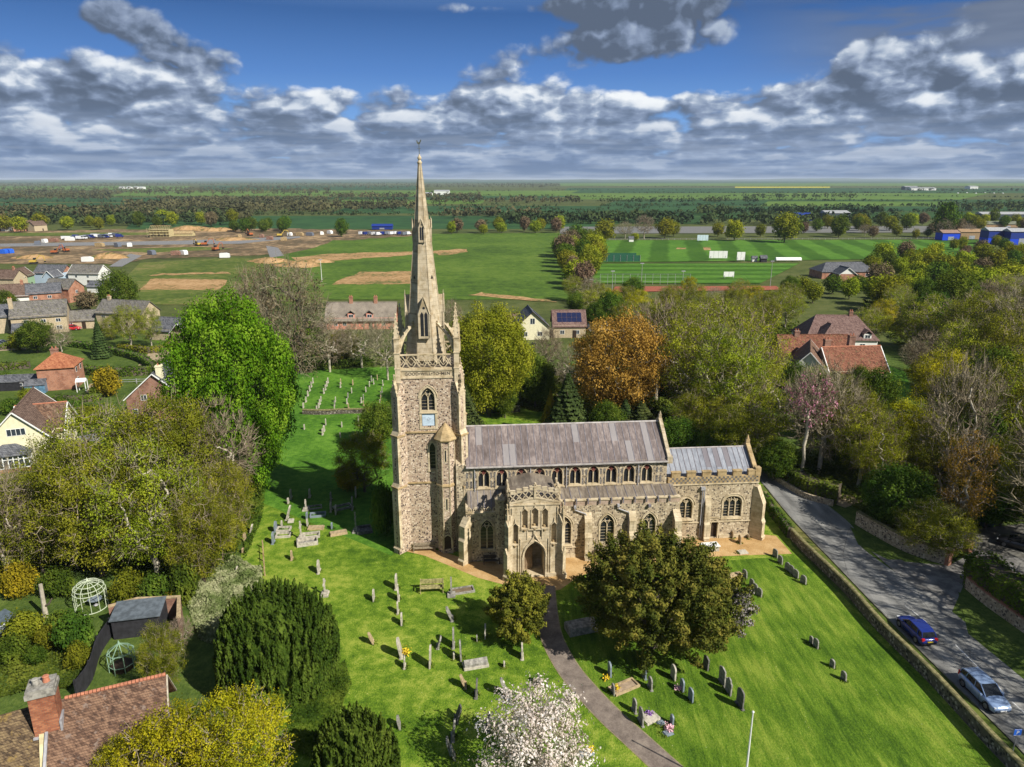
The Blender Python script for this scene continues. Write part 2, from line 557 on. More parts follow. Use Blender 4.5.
# ------------------------------------------------------------------ mesh builder
class MB:
    def __init__(s, M=None):
        s.v, s.f, s.m = [], [], []
        s.M = M or Matrix.Identity(4)

    def add(s, verts, faces, mi=0, M=None):
        T = s.M @ M if M is not None else s.M
        o = len(s.v)
        s.v += [tuple(T @ Vector(p)) for p in verts]
        s.f += [tuple(i + o for i in f) for f in faces]
        s.m += [mi] * len(faces)

    def box(s, x0, x1, y0, y1, z0, z1, mi=0, M=None):
        s.add([(x0, y0, z0), (x1, y0, z0), (x1, y1, z0), (x0, y1, z0), (x0, y0, z1), (x1, y0, z1), (x1, y1, z1), (x0, y1, z1)],
              [(0, 3, 2, 1), (4, 5, 6, 7), (0, 1, 5, 4), (1, 2, 6, 5), (2, 3, 7, 6), (3, 0, 4, 7)], mi, M)

    def prism(s, poly, axis, a, b, mi=0, M=None):
        """poly of 2-D points (counter-clockwise seen from +axis), extruded along axis from a to b"""
        def P(q, t):
            if axis == 'z':
                return (q[0], q[1], t)
            if axis == 'y':
                return (q[0], t, q[1])
            return (t, q[0], q[1])
        n = len(poly)
        vs = [P(q, a) for q in poly] + [P(q, b) for q in poly]
        fs = [tuple(range(n))[::-1], tuple(range(n, 2 * n))] + [(i, (i + 1) % n, n + (i + 1) % n, n + i) for i in range(n)]
        if axis == 'y':
            fs = [f[::-1] for f in fs]
        s.add(vs, fs, mi, M)

    def frustum(s, n, r0, r1, z0, z1, cx=0, cy=0, rot=0, mi=0, cap=True, M=None):
        vs = []
        for r, z in ((r0, z0), (r1, z1)):
            for i in range(n):
                a = rot + 2 * PI * i / n
                vs.append((cx + r * math.cos(a), cy + r * math.sin(a), z))
        fs = [(i, (i + 1) % n, n + (i + 1) % n, n + i) for i in range(n)]
        if cap:
            fs += [tuple(range(n))[::-1], tuple(range(n, 2 * n))]
        s.add(vs, fs, mi, M)

    def tube(s, pts, rad, n=6, mi=0, M=None):
        pts = [Vector(p) for p in pts]
        if not isinstance(rad, (list, tuple)):
            rad = [rad] * len(pts)
        vs, fs = [], []
        for i, p in enumerate(pts):
            d = (pts[min(i + 1, len(pts) - 1)] - pts[max(i - 1, 0)]).normalized()
            a = d.orthogonal().normalized()
            if abs(d.z) < .9:
                a = d.cross(Vector((0, 0, 1))).normalized()
            b = d.cross(a)
            for k in range(n):
                t = 2 * PI * k / n + PI / 4
                vs.append(p + (a * math.cos(t) + b * math.sin(t)) * rad[i])
        for i in range(len(pts) - 1):
            for k in range(n):
                q = (k + 1) % n
                fs.append((i * n + k, i * n + q, (i + 1) * n + q, (i + 1) * n + k))
        fs += [tuple(range(n))[::-1], tuple(range((len(pts) - 1) * n, len(pts) * n))]
        s.add(vs, fs, mi, M)

    def lathe(s, prof, n=12, cx=0, cy=0, mi=0, M=None):
        vs, fs = [], []
        for r, z in prof:
            for k in range(n):
                a = 2 * PI * k / n
                vs.append((cx + r * math.cos(a), cy + r * math.sin(a), z))
        for i in range(len(prof) - 1):
            for k in range(n):
                q = (k + 1) % n
                fs.append((i * n + k, i * n + q, (i + 1) * n + q, (i + 1) * n + k))
        fs += [tuple(range(n))[::-1], tuple(range((len(prof) - 1) * n, len(prof) * n))]
        s.add(vs, fs, mi, M)

    def quad(s, a, b, c, d, mi=0):
        s.add([a, b, c, d], [(0, 1, 2, 3)], mi)

    def build(s, name, mats, parent=None, smooth=False):
        me = bpy.data.meshes.new(name)
        me.from_pydata(s.v, [], s.f)
        if not isinstance(mats, (list, tuple)):
            mats = [mats]
        for m in mats:
            me.materials.append(m)
        me.polygons.foreach_set('material_index', s.m)
        if smooth:
            me.polygons.foreach_set('use_smooth', [True] * len(s.f))
        me.update()
        o = bpy.data.objects.new(name, me)
        C.objects.link(o)
        if parent is not None:
            o.parent = parent
        return o


def npmesh(name, V, F, mats, parent=None, mi=None, smooth=False):
    """V (n,3), F (m,k) numpy -> object"""
    me = bpy.data.meshes.new(name)
    m, k = F.shape
    me.vertices.add(len(V))
    me.vertices.foreach_set('co', V.astype(np.float32).ravel())
    me.loops.add(m * k)
    me.loops.foreach_set('vertex_index', F.astype(np.int32).ravel())
    me.polygons.add(m)
    me.polygons.foreach_set('loop_start', np.arange(0, m * k, k, dtype=np.int32))
    if mi is not None:
        me.polygons.foreach_set('material_index', mi.astype(np.int32))
    if smooth:
        me.polygons.foreach_set('use_smooth', np.ones(m, dtype=bool))
    for x in (mats if isinstance(mats, (list, tuple)) else [mats]):
        me.materials.append(x)
    me.update(calc_edges=True)
    o = bpy.data.objects.new(name, me)
    C.objects.link(o)
    if parent is not None:
        o.parent = parent
    return o


def thing(name, label, cat, loc=(0, 0, 0), rz=0.0, group=None, scale=None):
    o = bpy.data.objects.new(name, None)
    o.empty_display_size = 0.2
    C.objects.link(o)
    o.location = loc
    o.rotation_euler = (0, 0, rz)
    if scale:
        o.scale = scale
    return tag(o, label, cat, group)


def tag(o, label=None, cat=None, group=None, kind=None):
    if label:
        o['label'] = label
    if cat:
        o['category'] = cat
    if group:
        o['group'] = group
    if kind:
        o['kind'] = kind
    return o


KIDS = {}


def children_of(o):
    return [c for c in C.objects if c.parent == o] if o.name not in KIDS else KIDS[o.name]


def dup(root, loc, rz=0.0, scale=None, label=None, group=None, cat=None):
    if root.name not in KIDS:
        def coll(o):
            return [(c, coll(c)) for c in C.objects if c.parent == o]
        KIDS[root.name] = coll(root)

    def cp(tree, par):
        for c, sub in tree:
            n = c.copy()
            C.objects.link(n)
            n.parent = par
            cp(sub, n)
    r = root.copy()
    C.objects.link(r)
    r.location = loc
    r.rotation_euler = (0, 0, rz)
    if scale:
        r.scale = scale
    cp(KIDS[root.name], r)
    return tag(r, label, cat, group)


ORD = 'first second third fourth fifth sixth seventh eighth ninth tenth eleventh twelfth thirteenth fourteenth fifteenth sixteenth seventeenth eighteenth nineteenth twentieth'.split()


def ordinal(i):
    if i < 20:
        return ORD[i]
    t = {2: 'twenty', 3: 'thirty', 4: 'forty', 5: 'fifty'}[(i + 1) // 10]
    r = (i + 1) % 10
    return {'twenty': 'twentieth', 'thirty': 'thirtieth', 'forty': 'fortieth', 'fifty': 'fiftieth'}[t] if r == 0 else t + '-' + ORD[r - 1]


CLUSTERS = {}


def in_cluster(key, o, desc, single=None):
    """key: phrase of where; the ordinal from the left is filled in at the end"""
    CLUSTERS.setdefault(key, []).append((o, desc))


def label_clusters():
    for key, lst in CLUSTERS.items():
        def pxx(o):
            X, Y, Z = o.location
            return X / max(Y * math.cos(PITCH) + 5, 1)
        kinds = {}
        for o, d in lst:
            kinds.setdefault(d, []).append(o)
        for d, os_ in kinds.items():
            os_.sort(key=pxx)
            for i, o in enumerate(os_):
                if len(os_) == 1:
                    o['label'] = '%s, the only one %s' % (d, key)
                elif len(os_) == 2:
                    o['label'] = '%s, %s of two %s' % (d, ('left', 'right')[i], key)
                else:
                    o['label'] = '%s, %s from the left %s' % (d, ordinal(i), key)


# ------------------------------------------------------------------ ground sheets
LAYER = [0]


def sheet(name, pts, m, z=None, px=True, kind='structure', far=False):
    """flat polygon; pts in picture points of the ground (px) or world XY"""
    P = [G(*p) for p in pts] if px else pts
    z = 0.004 if z is None else z
    a = sum(P[i][0] * P[(i + 1) % len(P)][1] - P[(i + 1) % len(P)][0] * P[i][1] for i in range(len(P)))
    if a < 0:
        P = P[::-1]
    from mathutils.geometry import tessellate_polygon
    V = [Vector((p[0], p[1], z)) for p in P]
    T = [t if (V[t[1]] - V[t[0]]).cross(V[t[2]] - V[t[0]]).z > 0 else t[::-1] for t in tessellate_polygon([V])]
    me = bpy.data.meshes.new(name)
    me.from_pydata(V, [], T)
    me.materials.append(m)
    o = bpy.data.objects.new(name, me)
    C.objects.link(o)
    return tag(o, kind=kind)


def spline(pts, n=8):
    """Catmull-Rom through 2-D points"""
    out = []
    P = [pts[0]] + list(pts) + [pts[-1]]
    for i in range(1, len(P) - 2):
        for k in range(n):
            t = k / n
            q = []
            for j in range(len(pts[0])):
                a, b, c, d = (P[i + o][j] for o in (-1, 0, 1, 2))
                q.append(.5 * (2 * b + (c - a) * t + (2 * a - 5 * b + 4 * c - d) * t * t + (3 * b - a - 3 * c + d) * t ** 3))
            out.append(tuple(q))
    out.append(tuple(pts[-1]))
    return out


def ribbon(name, line, w, m, z, kind='structure'):
    """strip of width w (number or list) along a world XY line"""
    n = len(line)
    ws = w if isinstance(w, list) else [w] * n
    mb = MB()
    L, Rr = [], []
    for i, p in enumerate(line):
        a, b = line[max(i - 1, 0)], line[min(i + 1, n - 1)]
        d = Vector((b[0] - a[0], b[1] - a[1])).normalized()
        q = Vector((-d.y, d.x)) * ws[i] / 2
        L.append((p[0] + q.x, p[1] + q.y, z))
        Rr.append((p[0] - q.x, p[1] - q.y, z))
    for i in range(n - 1):
        mb.quad(Rr[i], Rr[i + 1], L[i + 1], L[i])
    o = mb.build(name, m)
    return tag(o, kind=kind)


def strip_wall(line, w, h, mi=0, mb=None, z0=0.0, cap=0.0, jit=0.0, rnd=None):
    """solid wall / hedge body along a line (world XY)"""
    mb = mb or MB()
    n = len(line)
    sec = []
    for i, p in enumerate(line):
        a, b = line[max(i - 1, 0)], line[min(i + 1, n - 1)]
        d = Vector((b[0] - a[0], b[1] - a[1])).normalized()
        q = Vector((-d.y, d.x))
        hh = h[i] if isinstance(h, list) else h
        if rnd:
            hh += rnd.uniform(-jit, jit)
        if cap:
            prof = [(-w / 2, z0), (-w / 2, hh - cap), (-w * .28, hh), (w * .28, hh), (w / 2, hh - cap), (w / 2, z0)]
        else:
            prof = [(-w / 2, z0), (-w / 2, hh), (w / 2, hh), (w / 2, z0)]
        sec.append([(p[0] + q.x * s, p[1] + q.y * s, t) for s, t in prof])
    k = len(sec[0])
    vs = [v for s in sec for v in s]
    fs = []
    for i in range(n - 1):
        for j in range(k):
            jj = (j + 1) % k
            fs.append((i * k + j, (i + 1) * k + j, (i + 1) * k + jj, i * k + jj))
    fs.append(tuple(range(k)))
    fs.append(tuple(range((n - 1) * k, n * k))[::-1])
    mb.add(vs, fs, mi)
    return mb

# ------------------------------------------------------------------ stone, glass and roof materials
M_flint = flint('flint_rubble', (.065, .05, .045), (.35, .255, .19), (.62, .53, .42), (.44, .345, .25), 5.6)
M_flint_dark = flint('knapped_flint', (.03, .03, .035), (.10, .095, .10), (.22, .21, .20), (.20, .18, .15), 7)
M_flint_warm = flint('aisle_rubble', (.11, .09, .07), (.33, .265, .18), (.58, .50, .36), (.42, .345, .235), 4.4)
M_stone = ashlar('limestone', (.61, .515, .36), (.50, .42, .28), (.26, .19, .11))
M_spire = ashlar('spire_stone', (.50, .425, .30), (.42, .36, .26), (.32, .22, .11), 0.45)
M_ochre = ashlar('lichen_stone', (.46, .34, .18), (.38, .29, .16), (.22, .17, .10))
M_pink = ashlar('plastered_parapet', (.46, .34, .26), (.40, .32, .25), (.25, .20, .14))
M_glass = plain('leaded_glass', (.018, .020, .026), 0.25, 0.5, .3, 9)
M_redtr = plain('red_tracery', (.22, .06, .05), .7)
M_lead_nave = leadroof('nave_lead', [(.085, .066, .060), (.15, .12, .112), (.30, .25, .23), (.25, .235, .235)], .74, .94)
M_lead_aisle = leadroof('aisle_lead', [(.09, .075, .06), (.17, .14, .11), (.30, .26, .20)], .74, None)
M_lead_chancel = leadroof('chancel_lead', [(.13, .14, .165), (.22, .24, .28), (.34, .36, .39), (.12, .10, .11)], .62, .82)
M_leadroll = plain('lead_roll', (.17, .16, .18), .5, .5)
M_gutter = plain('pale_gutter', (.42, .39, .37), .5)
M_pipe = plain('grey_pipe', (.33, .33, .35), .5)
M_oak = plain('dark_oak', (.035, .022, .014), .7)
M_bell = plain('blue_panel', (.50, .62, .74), .6, var=.2)
M_ink = plain('ink', (.07, .055, .045), .8, var=.1)
M_white = plain('white_paint', (.75, .76, .74), .55, var=.06)
M_greenbronze = plain('weathered_metal', (.10, .11, .09), .5)


def archpts(w, zs, za, n=7):
    """right half then left half of a pointed (or low) arch head, counter-clockwise from right springing"""
    h = za - zs
    out = []
    if h >= w / 2:
        c = (h * h - w * w / 4) / w
        r = c + w / 2
        t1 = math.asin(min(1, h / r))
        for i in range(n + 1):
            t = t1 * i / n
            out.append((r * math.cos(t) - c, zs + r * math.sin(t)))
    else:
        for i in range(n + 1):
            t = PI / 2 * i / n
            out.append((w / 2 * math.cos(t) ** .85, zs + h * math.sin(t) ** .9))
    out[-1] = (0, za)
    return out + [(-x, z) for x, z in out[:-1][::-1]]


def arch_poly(cx, w, zb, zs, za):
    return [(cx - w / 2, zb), (cx + w / 2, zb)] + [(cx + x, z) for x, z in archpts(w, zs, za)][0:] if False else \
        [(cx - w / 2, zb), (cx + w / 2, zb)] + [(cx + x, z) for x, z in archpts(w, zs, za)]


def cut(obj, cutter_mb):
    """carve pockets out of obj with the solids in cutter_mb, then drop the cutter"""
    c = cutter_mb.build('cutter', [], obj.parent)
    m = obj.modifiers.new('b', 'BOOLEAN')
    m.operation = 'DIFFERENCE'
    m.solver = 'EXACT'
    m.object = c
    # only geometry: evaluate and bake
    bpy.context.view_layer.update()
    dg = bpy.context.evaluated_depsgraph_get()
    me = bpy.data.meshes.new_from_object(obj.evaluated_get(dg))
    obj.modifiers.clear()
    old = obj.data
    obj.data = me
    me.name = old.name
    bpy.data.objects.remove(c)
    return obj


T_FR = 0.17


class Wall:
    """collects openings in the plane local y=const facing -y, under matrix M"""


def window(parent, M, cx, y, zb, zs, za, w, lights=2, t=T_FR, name='window', tracery='y', mats=None, transom=None, hood=True):
    mats = mats or [M_stone, M_glass, M_redtr]
    mb = MB(M)
    out = [(cx + a, b) for a, b in archpts(w + 2 * t, zs, za + t)]
    inn = [(cx + a, b) for a, b in archpts(w, zs, za)]
    O = [(cx - w / 2 - t, zb - t), (cx + w / 2 + t, zb - t)] + out
    I = [(cx - w / 2, zb), (cx + w / 2, zb)] + inn
    n = len(O)
    yf, yr = y - .05, y + .26
    vs = [(p[0], yf, p[1]) for p in O] + [(p[0], yf, p[1]) for p in I] + [(p[0], yr, p[1]) for p in I] + [(p[0], y + .05, p[1]) for p in O]
    fs = []
    for i in range(n):
        j = (i + 1) % n
        fs += [(i, j, n + j, n + i), (n + i, n + j, 2 * n + j, 2 * n + i), (3 * n + i, 3 * n + j, j, i)]
    mb.add(vs, fs, 0)
    mb.add([(p[0], yr - .02, p[1]) for p in I], [tuple(range(n))], 1)
    mb.box(cx - w / 2 - t - .06, cx + w / 2 + t + .06, y - .12, y + .1, zb - t - .1, zb - t + .02, 0)      # sill
    if hood:
        ho = [(cx + a, b) for a, b in archpts(w + 2 * t + .16, zs, za + t + .12)]
        for a, b in zip(ho[:-1], ho[1:]):
            mb.tube([(a[0], y - .06, a[1]), (b[0], y - .06, b[1])], .06, 4, 0)
    bt = .065
    for k in range(1, lights):
        x = cx - w / 2 + w * k / lights
        mb.box(x - bt, x + bt, y + .10, y + .22, zb, zs if tracery != 'perp' else zs + (za - zs) * .55, 0)
    lw = w / lights
    for k in range(lights):
        xc = cx - w / 2 + lw * (k + .5)
        hz = zs - lw * .15 if tracery != 'slit' else zs
        if lights > 1:
            pts = [(xc + a, b) for a, b in archpts(lw - .06, hz, hz + lw * .75, 4)]
            for a, b in zip(pts[:-1], pts[1:]):
                mb.tube([(a[0], y + .16, a[1]), (b[0], y + .16, b[1])], .04, 4, 0)
            if tracery == 'perp' or tracery == 'red':
                mi = 2 if tracery == 'red' else 0
                for s in (-.25, .25):
                    x = xc + s * lw
                    zt = zs + (za - zs) * (.85 - abs(x - cx) / w * .9)
                    mb.box(x - .035, x + .035, y + .11, y + .2, hz + lw * .45, zt, mi)
    if tracery == 'red' and lights > 1:
        mb.box(cx - .04, cx + .04, y + .11, y + .2, zs, za, 2)
    if tracery == 'y' and lights == 2:
        for s in (-1, 1):
            mb.tube([(cx, y + .16, zs - .1), (cx + s * w * .13, y + .16, zs + (za - zs) * .35), (cx + s * w * .22, y + .16, zs + (za - zs) * .52)], .04, 4, 0)
        zc = zs + (za - zs) * .52
        r = w * .17
        ring = [(cx + r * math.cos(a), y + .16, zc + r * math.sin(a)) for a in [i * PI / 4 for i in range(9)]]
        mb.tube(ring, .035, 4, 0)
    if tracery == 'y' or tracery == 'perp':     # leading: a few thin saddle bars
        k = int((zs - zb) / .42)
        for i in range(1, k + 1):
            z = zb + i * (zs - zb) / (k + 1)
            mb.box(cx - w / 2, cx + w / 2, yr - .06, yr - .035, z - .012, z + .012, 0)
    return mb.build(name, mats, parent)


def pocket(mb, cx, y, zb, zs, za, w, t=T_FR, depth=.55, M=None):
    mb.prism(arch_poly(cx, w + 1.2 * t, zb - t * .6, zs, za + t * .6), 'y', y - .6, y + depth, 0, M)


def text_into(parent, name, s, size, M, m, depth=.02, spacing=1.0, align='CENTER', bold=0.0):
    cu = bpy.data.curves.new(name, 'FONT')
    cu.body = s
    cu.size = size
    cu.extrude = depth
    cu.offset = bold
    cu.align_x = align
    cu.space_character = spacing
    o = bpy.data.objects.new(name, cu)
    C.objects.link(o)
    dg = bpy.context.evaluated_depsgraph_get()
    me = bpy.data.meshes.new_from_object(o.evaluated_get(dg))
    bpy.data.objects.remove(o)
    bpy.data.curves.remove(cu)
    me.name = name
    me.materials.clear()
    me.materials.append(m)
    r = bpy.data.objects.new(name, me)
    C.objects.link(r)
    r.parent = parent
    r.matrix_local = M
    return r


def quoins(mb, x, y, z0, z1, sx, sy, mi=1, step=.42, M=None, a=.42, b=.24, pr=.015):
    """alternating corner stones at corner (x,y); sx,sy = direction into the wall"""
    z = z0
    k = 0
    while z < z1 - .1:
        la, lb = (a, b) if k % 2 else (b, a)
        zt = min(z + step - .02, z1)
        xa, xb = sorted((x - sx * pr, x + sx * la))
        ya, yb = sorted((y - sy * pr, y + sy * lb))
        mb.box(xa, xb, ya, yb, z, zt, mi, M)
        z += step
        k += 1


TH = R(4.8)
ORI = (-13.5, 72.5)


def buttress(parent, M, prof, w, mats=None, name='buttress', edge=True):
    """prof in (y,z) with outer side towards -y; extruded over x = +-w/2"""
    mb = MB(M)
    mb.prism(prof, 'x', -w / 2, w / 2, 0)
    if edge:
        for (ya, za), (yb, zb) in zip(prof[:-1], prof[1:]):
            if abs(ya - yb) < .01 and zb - za > .8:
                for s in (-1, 1):
                    quoins(mb, s * w / 2, ya, za + .02, zb, -s, 1, 1, M=None, a=.30, b=.34)
            elif yb > ya + .05 and zb > za:      # weathered slope: dressed stone slab on it
                d = .04
                mb.add([(-w / 2 - .04, ya - .03, za + .005), (w / 2 + .04, ya - .03, za + .005), (w / 2 + .04, yb, zb + d), (-w / 2 - .04, yb, zb + d),
                        (-w / 2 - .04, ya - .03, za - .12), (w / 2 + .04, ya - .03, za - .12), (w / 2 + .04, yb, zb - .1), (-w / 2 - .04, yb, zb - .1)],
                       [(0, 1, 2, 3), (7, 6, 5, 4), (4, 5, 1, 0), (5, 6, 2, 1), (6, 7, 3, 2), (7, 4, 0, 3)], 1)
    return mb.build(name, mats or [M_flint, M_stone], parent)


def pinnacle(mb, x, y, z0, zshaft, ztop, w, mi=0, M=None):
    mb.box(x - w / 2, x + w / 2, y - w / 2, y + w / 2, z0, zshaft, mi, M)
    mb.box(x - w * .62, x + w * .62, y - w * .62, y + w * .62, zshaft - .12, zshaft, mi, M)
    mb.frustum(4, w * .66, .04, zshaft + .002, ztop, x, y, PI / 4, mi, True, M)
    n = max(2, int((ztop - zshaft) / .45))
    for i in range(1, n):       # crockets
        t = i / n
        r = w * .66 * (1 - t) + .05
        for a in range(4):
            an = PI / 4 + a * PI / 2
            cx, cy = x + r * math.cos(an), y + r * math.sin(an)
            mb.box(cx - .05, cx + .05, cy - .05, cy + .05, zshaft + (ztop - zshaft) * t, zshaft + (ztop - zshaft) * t + .12, mi, M)
    mb.frustum(6, .10, .10, ztop - .1, ztop + .08, x, y, 0, mi, True, M)


def openwork(mb, x0, x1, y, z0, z1, bay, M=None, th=.16, mi=0):
    """pierced parapet between two rails on a plane of constant y"""
    mb.box(x0, x1, y - th * .7, y + th * .7, z0 - .003, z0 + .12, mi, M)
    mb.box(x0, x1, y - th * .7, y + th * .7, z1 - .14, z1, mi, M)
    n = max(1, round((x1 - x0) / bay))
    b = (x1 - x0) / n
    za, zb = z0 + .1, z1 - .12
    zm = (za + zb) / 2
    h = (zb - za) / 2
    for i in range(n):
        c = x0 + b * (i + .5)
        for s in (-1, 1):
            for q in (-1, 1):
                pts = []
                for k in range(5):
                    t = k / 4
                    pts.append((c + s * b / 2 * t, y, zm + q * h * math.sin(t * PI / 2)))
                mb.tube(pts, .065, 4, mi, M)
            mb.tube([(c + s * b / 2 - s * .02, y, zm - h * .55), (c + s * b * .22, y, zm), (c + s * b / 2 - s * .02, y, zm + h * .55)], .045, 4, mi, M)
        mb.tube([(c + h * .36 * math.cos(a), y, zm + h * .36 * math.sin(a)) for a in [j * PI / 3 for j in range(7)]], .05, 4, mi, M)


def battlement(mb, x0, x1, y0, y1, z0, zlow, zhigh, pitch, mi=0, M=None):
    mb.box(x0, x1, y0, y1, z0, zlow, mi, M)
    n = max(2, round((x1 - x0) / pitch))
    p = (x1 - x0) / n
    for i in range(n):
        a = x0 + p * (i + .22)
        mb.box(a, a + p * .56, y0, y1, zlow - .01, zhigh, mi, M)
        mb.box(a - .05, a + p * .56 + .05, y0 - .05, y1 + .05, zhigh + .002, zhigh + .1, mi, M)
    return n, p


def Mz(x, y, z=0, a=0):
    return Matrix.Translation((x, y, z)) @ Matrix.Rotation(a, 4, 'Z')


def build_church():
    ch = thing('church', 'medieval flint church with pale stone spire, lead roofs and two-storey porch', 'church', (ORI[0], ORI[1], 0), TH)
    I = Matrix.Identity(4)
    # ---------------- tower
    U0, U1, V0, V1 = 1.3, 7.7, .7, 7.1
    uc, vc = 4.3, 3.9
    mb = MB()
    mb.box(U0, U1, V0, V1, 0, 20.4, 0)
    tower = mb.build('tower', [M_flint, M_stone], ch)
    cm = MB()
    pocket(cm, 4.45, V0, 16.75, 18.2, 19.35, 1.45)
    pocket(cm, 4.75, V0, 9.9, 12.3, 13.0, .62)
    cm.box(3.72, 5.18, V0 - .5, V0 + .35, 14.95, 16.5)
    tower = cut(tower, cm)
    q = MB()
    q.box(U0 - .10, U1 + .10, V0 - .10, V1 + .10, 0, .45)             # plinth
    q.box(U0 - .06, U1 + .06, V0 - .06, V1 + .06, .453, .62)
    q.build('plinth', M_stone, tower)
    for z in (8.2, 14.2):
        s = MB()
        for (a, b, c_, d) in ((U0 - .12, U1 + .12, V0 - .14, V0 + .1), (U0 - .12, U1 + .12, V1 - .1, V1 + .14), (U0 - .14, U0 + .1, V0 + .12, V1 - .12), (U1 - .1, U1 + .14, V0 + .12, V1 - .12)):
            if z < 10 and d < 1:
                a, b = U0 - .12, 4.95
            s.box(a, b, c_, d, z, z + .18)
        s.build('string_course', M_ochre, tower)
    window(tower, I, 4.45, V0, 16.75, 18.2, 19.35, 1.45, 2, .22)
    # tall dressed surround running down past the belfry window, with a blue board below the sill
    q = MB()
    for s in (-1, 1):
        q.box(4.45 + s * .86 - .13, 4.45 + s * .86 + .13, V0 - .05, V0 + .2, 14.75, 16.5)
    q.box(3.46, 5.44, V0 - .08, V0 + .2, 14.6, 14.76)
    q.build('window_surround', M_stone, tower)
    q = MB()
    q.box(3.76, 5.14, V0 + .06, V0 + .2, 14.99, 16.46)
    bp = q.build('blue_board', M_bell, tower)
    q = MB()
    q.tube([(4.45 + .22 * math.cos(t) * (1 - t / 9), V0 + .055, 15.72 + .22 * math.sin(t) * (1 - t / 9)) for t in [i * .6 for i in range(12)]], .02, 4)
    q.build('emblem', M_pipe, bp)
    window(tower, I, 4.75, V0, 9.9, 12.3, 13.0, .62, 1, .2)
    for a, (cx, cyy) in ((PI, (4.5, V1)), (PI / 2, (U1, 3.9)), (-PI / 2, (U0, 3.9))):
        window(tower, Mz(cx, cyy, 0, a), 0, -.12, 15.6, 18.2, 19.35, 1.45, 2, .22)
    # clasping corner buttresses set diagonally
    s2 = math.sqrt(.5)
    for (cx, cyy, a) in ((U0, V0, -PI / 4), (U1, V0, PI / 4), (U0, V1, -3 * PI / 4), (U1, V1, 3 * PI / 4)):
        prof = [(.9, 0), (-1.28, 0), (-1.28, .6), (-1.12, .75), (-1.12, 8.1), (-.86, 8.55), (-.86, 14.1), (-.60, 14.6), (-.60, 18.6), (-.15, 20.0), (.9, 20.0)]
        b = buttress(tower, Mz(cx, cyy, 0, a), prof, .98)
        q = MB(Mz(cx, cyy, 0, a))
        for z, l in ((8.08, 1.2), (14.08, .94)):
            q.box(-.60, .60, -l, .2, z - .1, z + .1)
        q.build('string_course', M_ochre, b)
        q = MB(Mz(cx, cyy, 0, a))     # crocketed gablet where the buttress dies into the corner shaft
        q.prism([(-.5, 18.62), (.5, 18.62), (0, 20.3)], 'y', -.66, -.30)
        for t in (.15, .4, .65, .9):
            for s in (-1, 1):
                q.box(s * .5 * (1 - t) - .07, s * .5 * (1 - t) + .07, -.70, -.50, 18.62 + 1.68 * t, 18.62 + 1.68 * t + .16)
        pinnacle(q, 0, -.52, 18.7, 19.6, 20.9, .2)
        q.build('gablet', M_stone, b)
    # frieze with raised inscription, then pierced parapet
    fr = MB()
    fr.box(U0 - .10, U1 + .10, V0 - .10, V1 + .10, 20.4, 20.58)
    fr.box(U0 - .02, U1 + .02, V0 - .02, V1 + .02, 20.583, 21.25)
    fr.box(U0 - .12, U1 + .12, V0 - .12, V1 + .12, 21.253, 21.43)
    fz = fr.build('frieze', M_stone, tower)
    text_into(fz, 'inscription', 'GOOD\u2022WILL\u2022TO\u2022MEN', .46, Matrix.Translation((4.5, V0 - .035, 20.76)) @ Matrix.Rotation(PI / 2, 4, 'X'), M_ink, .012, 1.08, bold=.004)
    pp = MB()
    for (M, L) in ((Mz(U0, V0 + .02), U1 - U0), (Mz(U1 - .02, V0, 0, PI / 2), V1 - V0), (Mz(U1, V1 - .02, 0, PI), U1 - U0), (Mz(U0 + .02, V1, 0, -PI / 2), V1 - V0)):
        openwork(pp, .35, L - .35, .1, 21.435, 23.05, 1.14, M)
    pp.build('parapet', M_stone, tower)
    pn = MB()
    for i, (cx, cyy) in enumerate(((U0 + .05, V0 + .05), (U1 - .05, V0 + .05), (U0 + .05, V1 - .05), (U1 - .05, V1 - .05))):
        pn = MB()
        pinnacle(pn, cx, cyy, 20.0, 24.9, 27.4, .56)
        for zz in (21.5, 23.2):
            pn.box(cx - .34, cx + .34, cyy - .34, cyy + .34, zz, zz + .14)
        for s in (-1, 1):
            pn.box(cx + s * .36 - .09, cx + s * .36 + .09, cyy - .09, cyy + .09, 23.34, 24.5)
            pn.frustum(4, .13, .02, 24.503, 25.2, cx + s * .36, cyy, PI / 4)
        pn.build('pinnacle', M_stone, tower)
    # flying buttresses to the spire
    for (cx, cyy) in ((U0, V0), (U1, V0), (U0, V1), (U1, V1)):
        a = math.atan2(cyy - vc, cx - uc)
        dist = math.hypot(cx - uc, cyy - vc) - .25
        ri = 1.55
        q = MB(Mz(uc, vc, 0, a))
        top, bot = [], []
        for k in range(9):
            t = k / 8
            r = ri + (dist - ri) * t
            top.append((r, 26.25 - 2.1 * t ** 1.25))
            bot.append((r, 25.75 - 2.9 * t ** 2.2))
        poly = bot + top[::-1]
        # ccw in (x,z) as seen from -y
        q.prism(poly, 'y', -.14, .14)
        for k in (1, 3, 5, 7):
            q.box(top[k][0] - .1, top[k][0] + .1, -.08, .08, top[k][1] - .04, top[k][1] + .22)
        q.build('flying_buttress', M_stone, tower)
    # tower roof behind parapet
    q = MB()
    q.box(U0 + .3, U1 - .3, V0 + .3, V1 - .3, 21.43, 21.6)
    q.build('tower_roof', M_lead_aisle, tower)
    # ---------------- spire
    sp = MB()
    n = 8
    r0 = 2.12 / math.cos(PI / 8)
    zs = [21.6, 25, 29, 33, 37, 41, 42.6]
    prof = [(r0 * (1 - (z - 21.6) / (43.4 - 21.6)) + .08, z) for z in zs]
    sp.M = Mz(uc, vc, 0, PI / 8)
    sp.lathe(prof, 8)
    spire = sp.build('spire', M_spire, ch)
    rb = MB(Mz(uc, vc, 0, PI / 8))
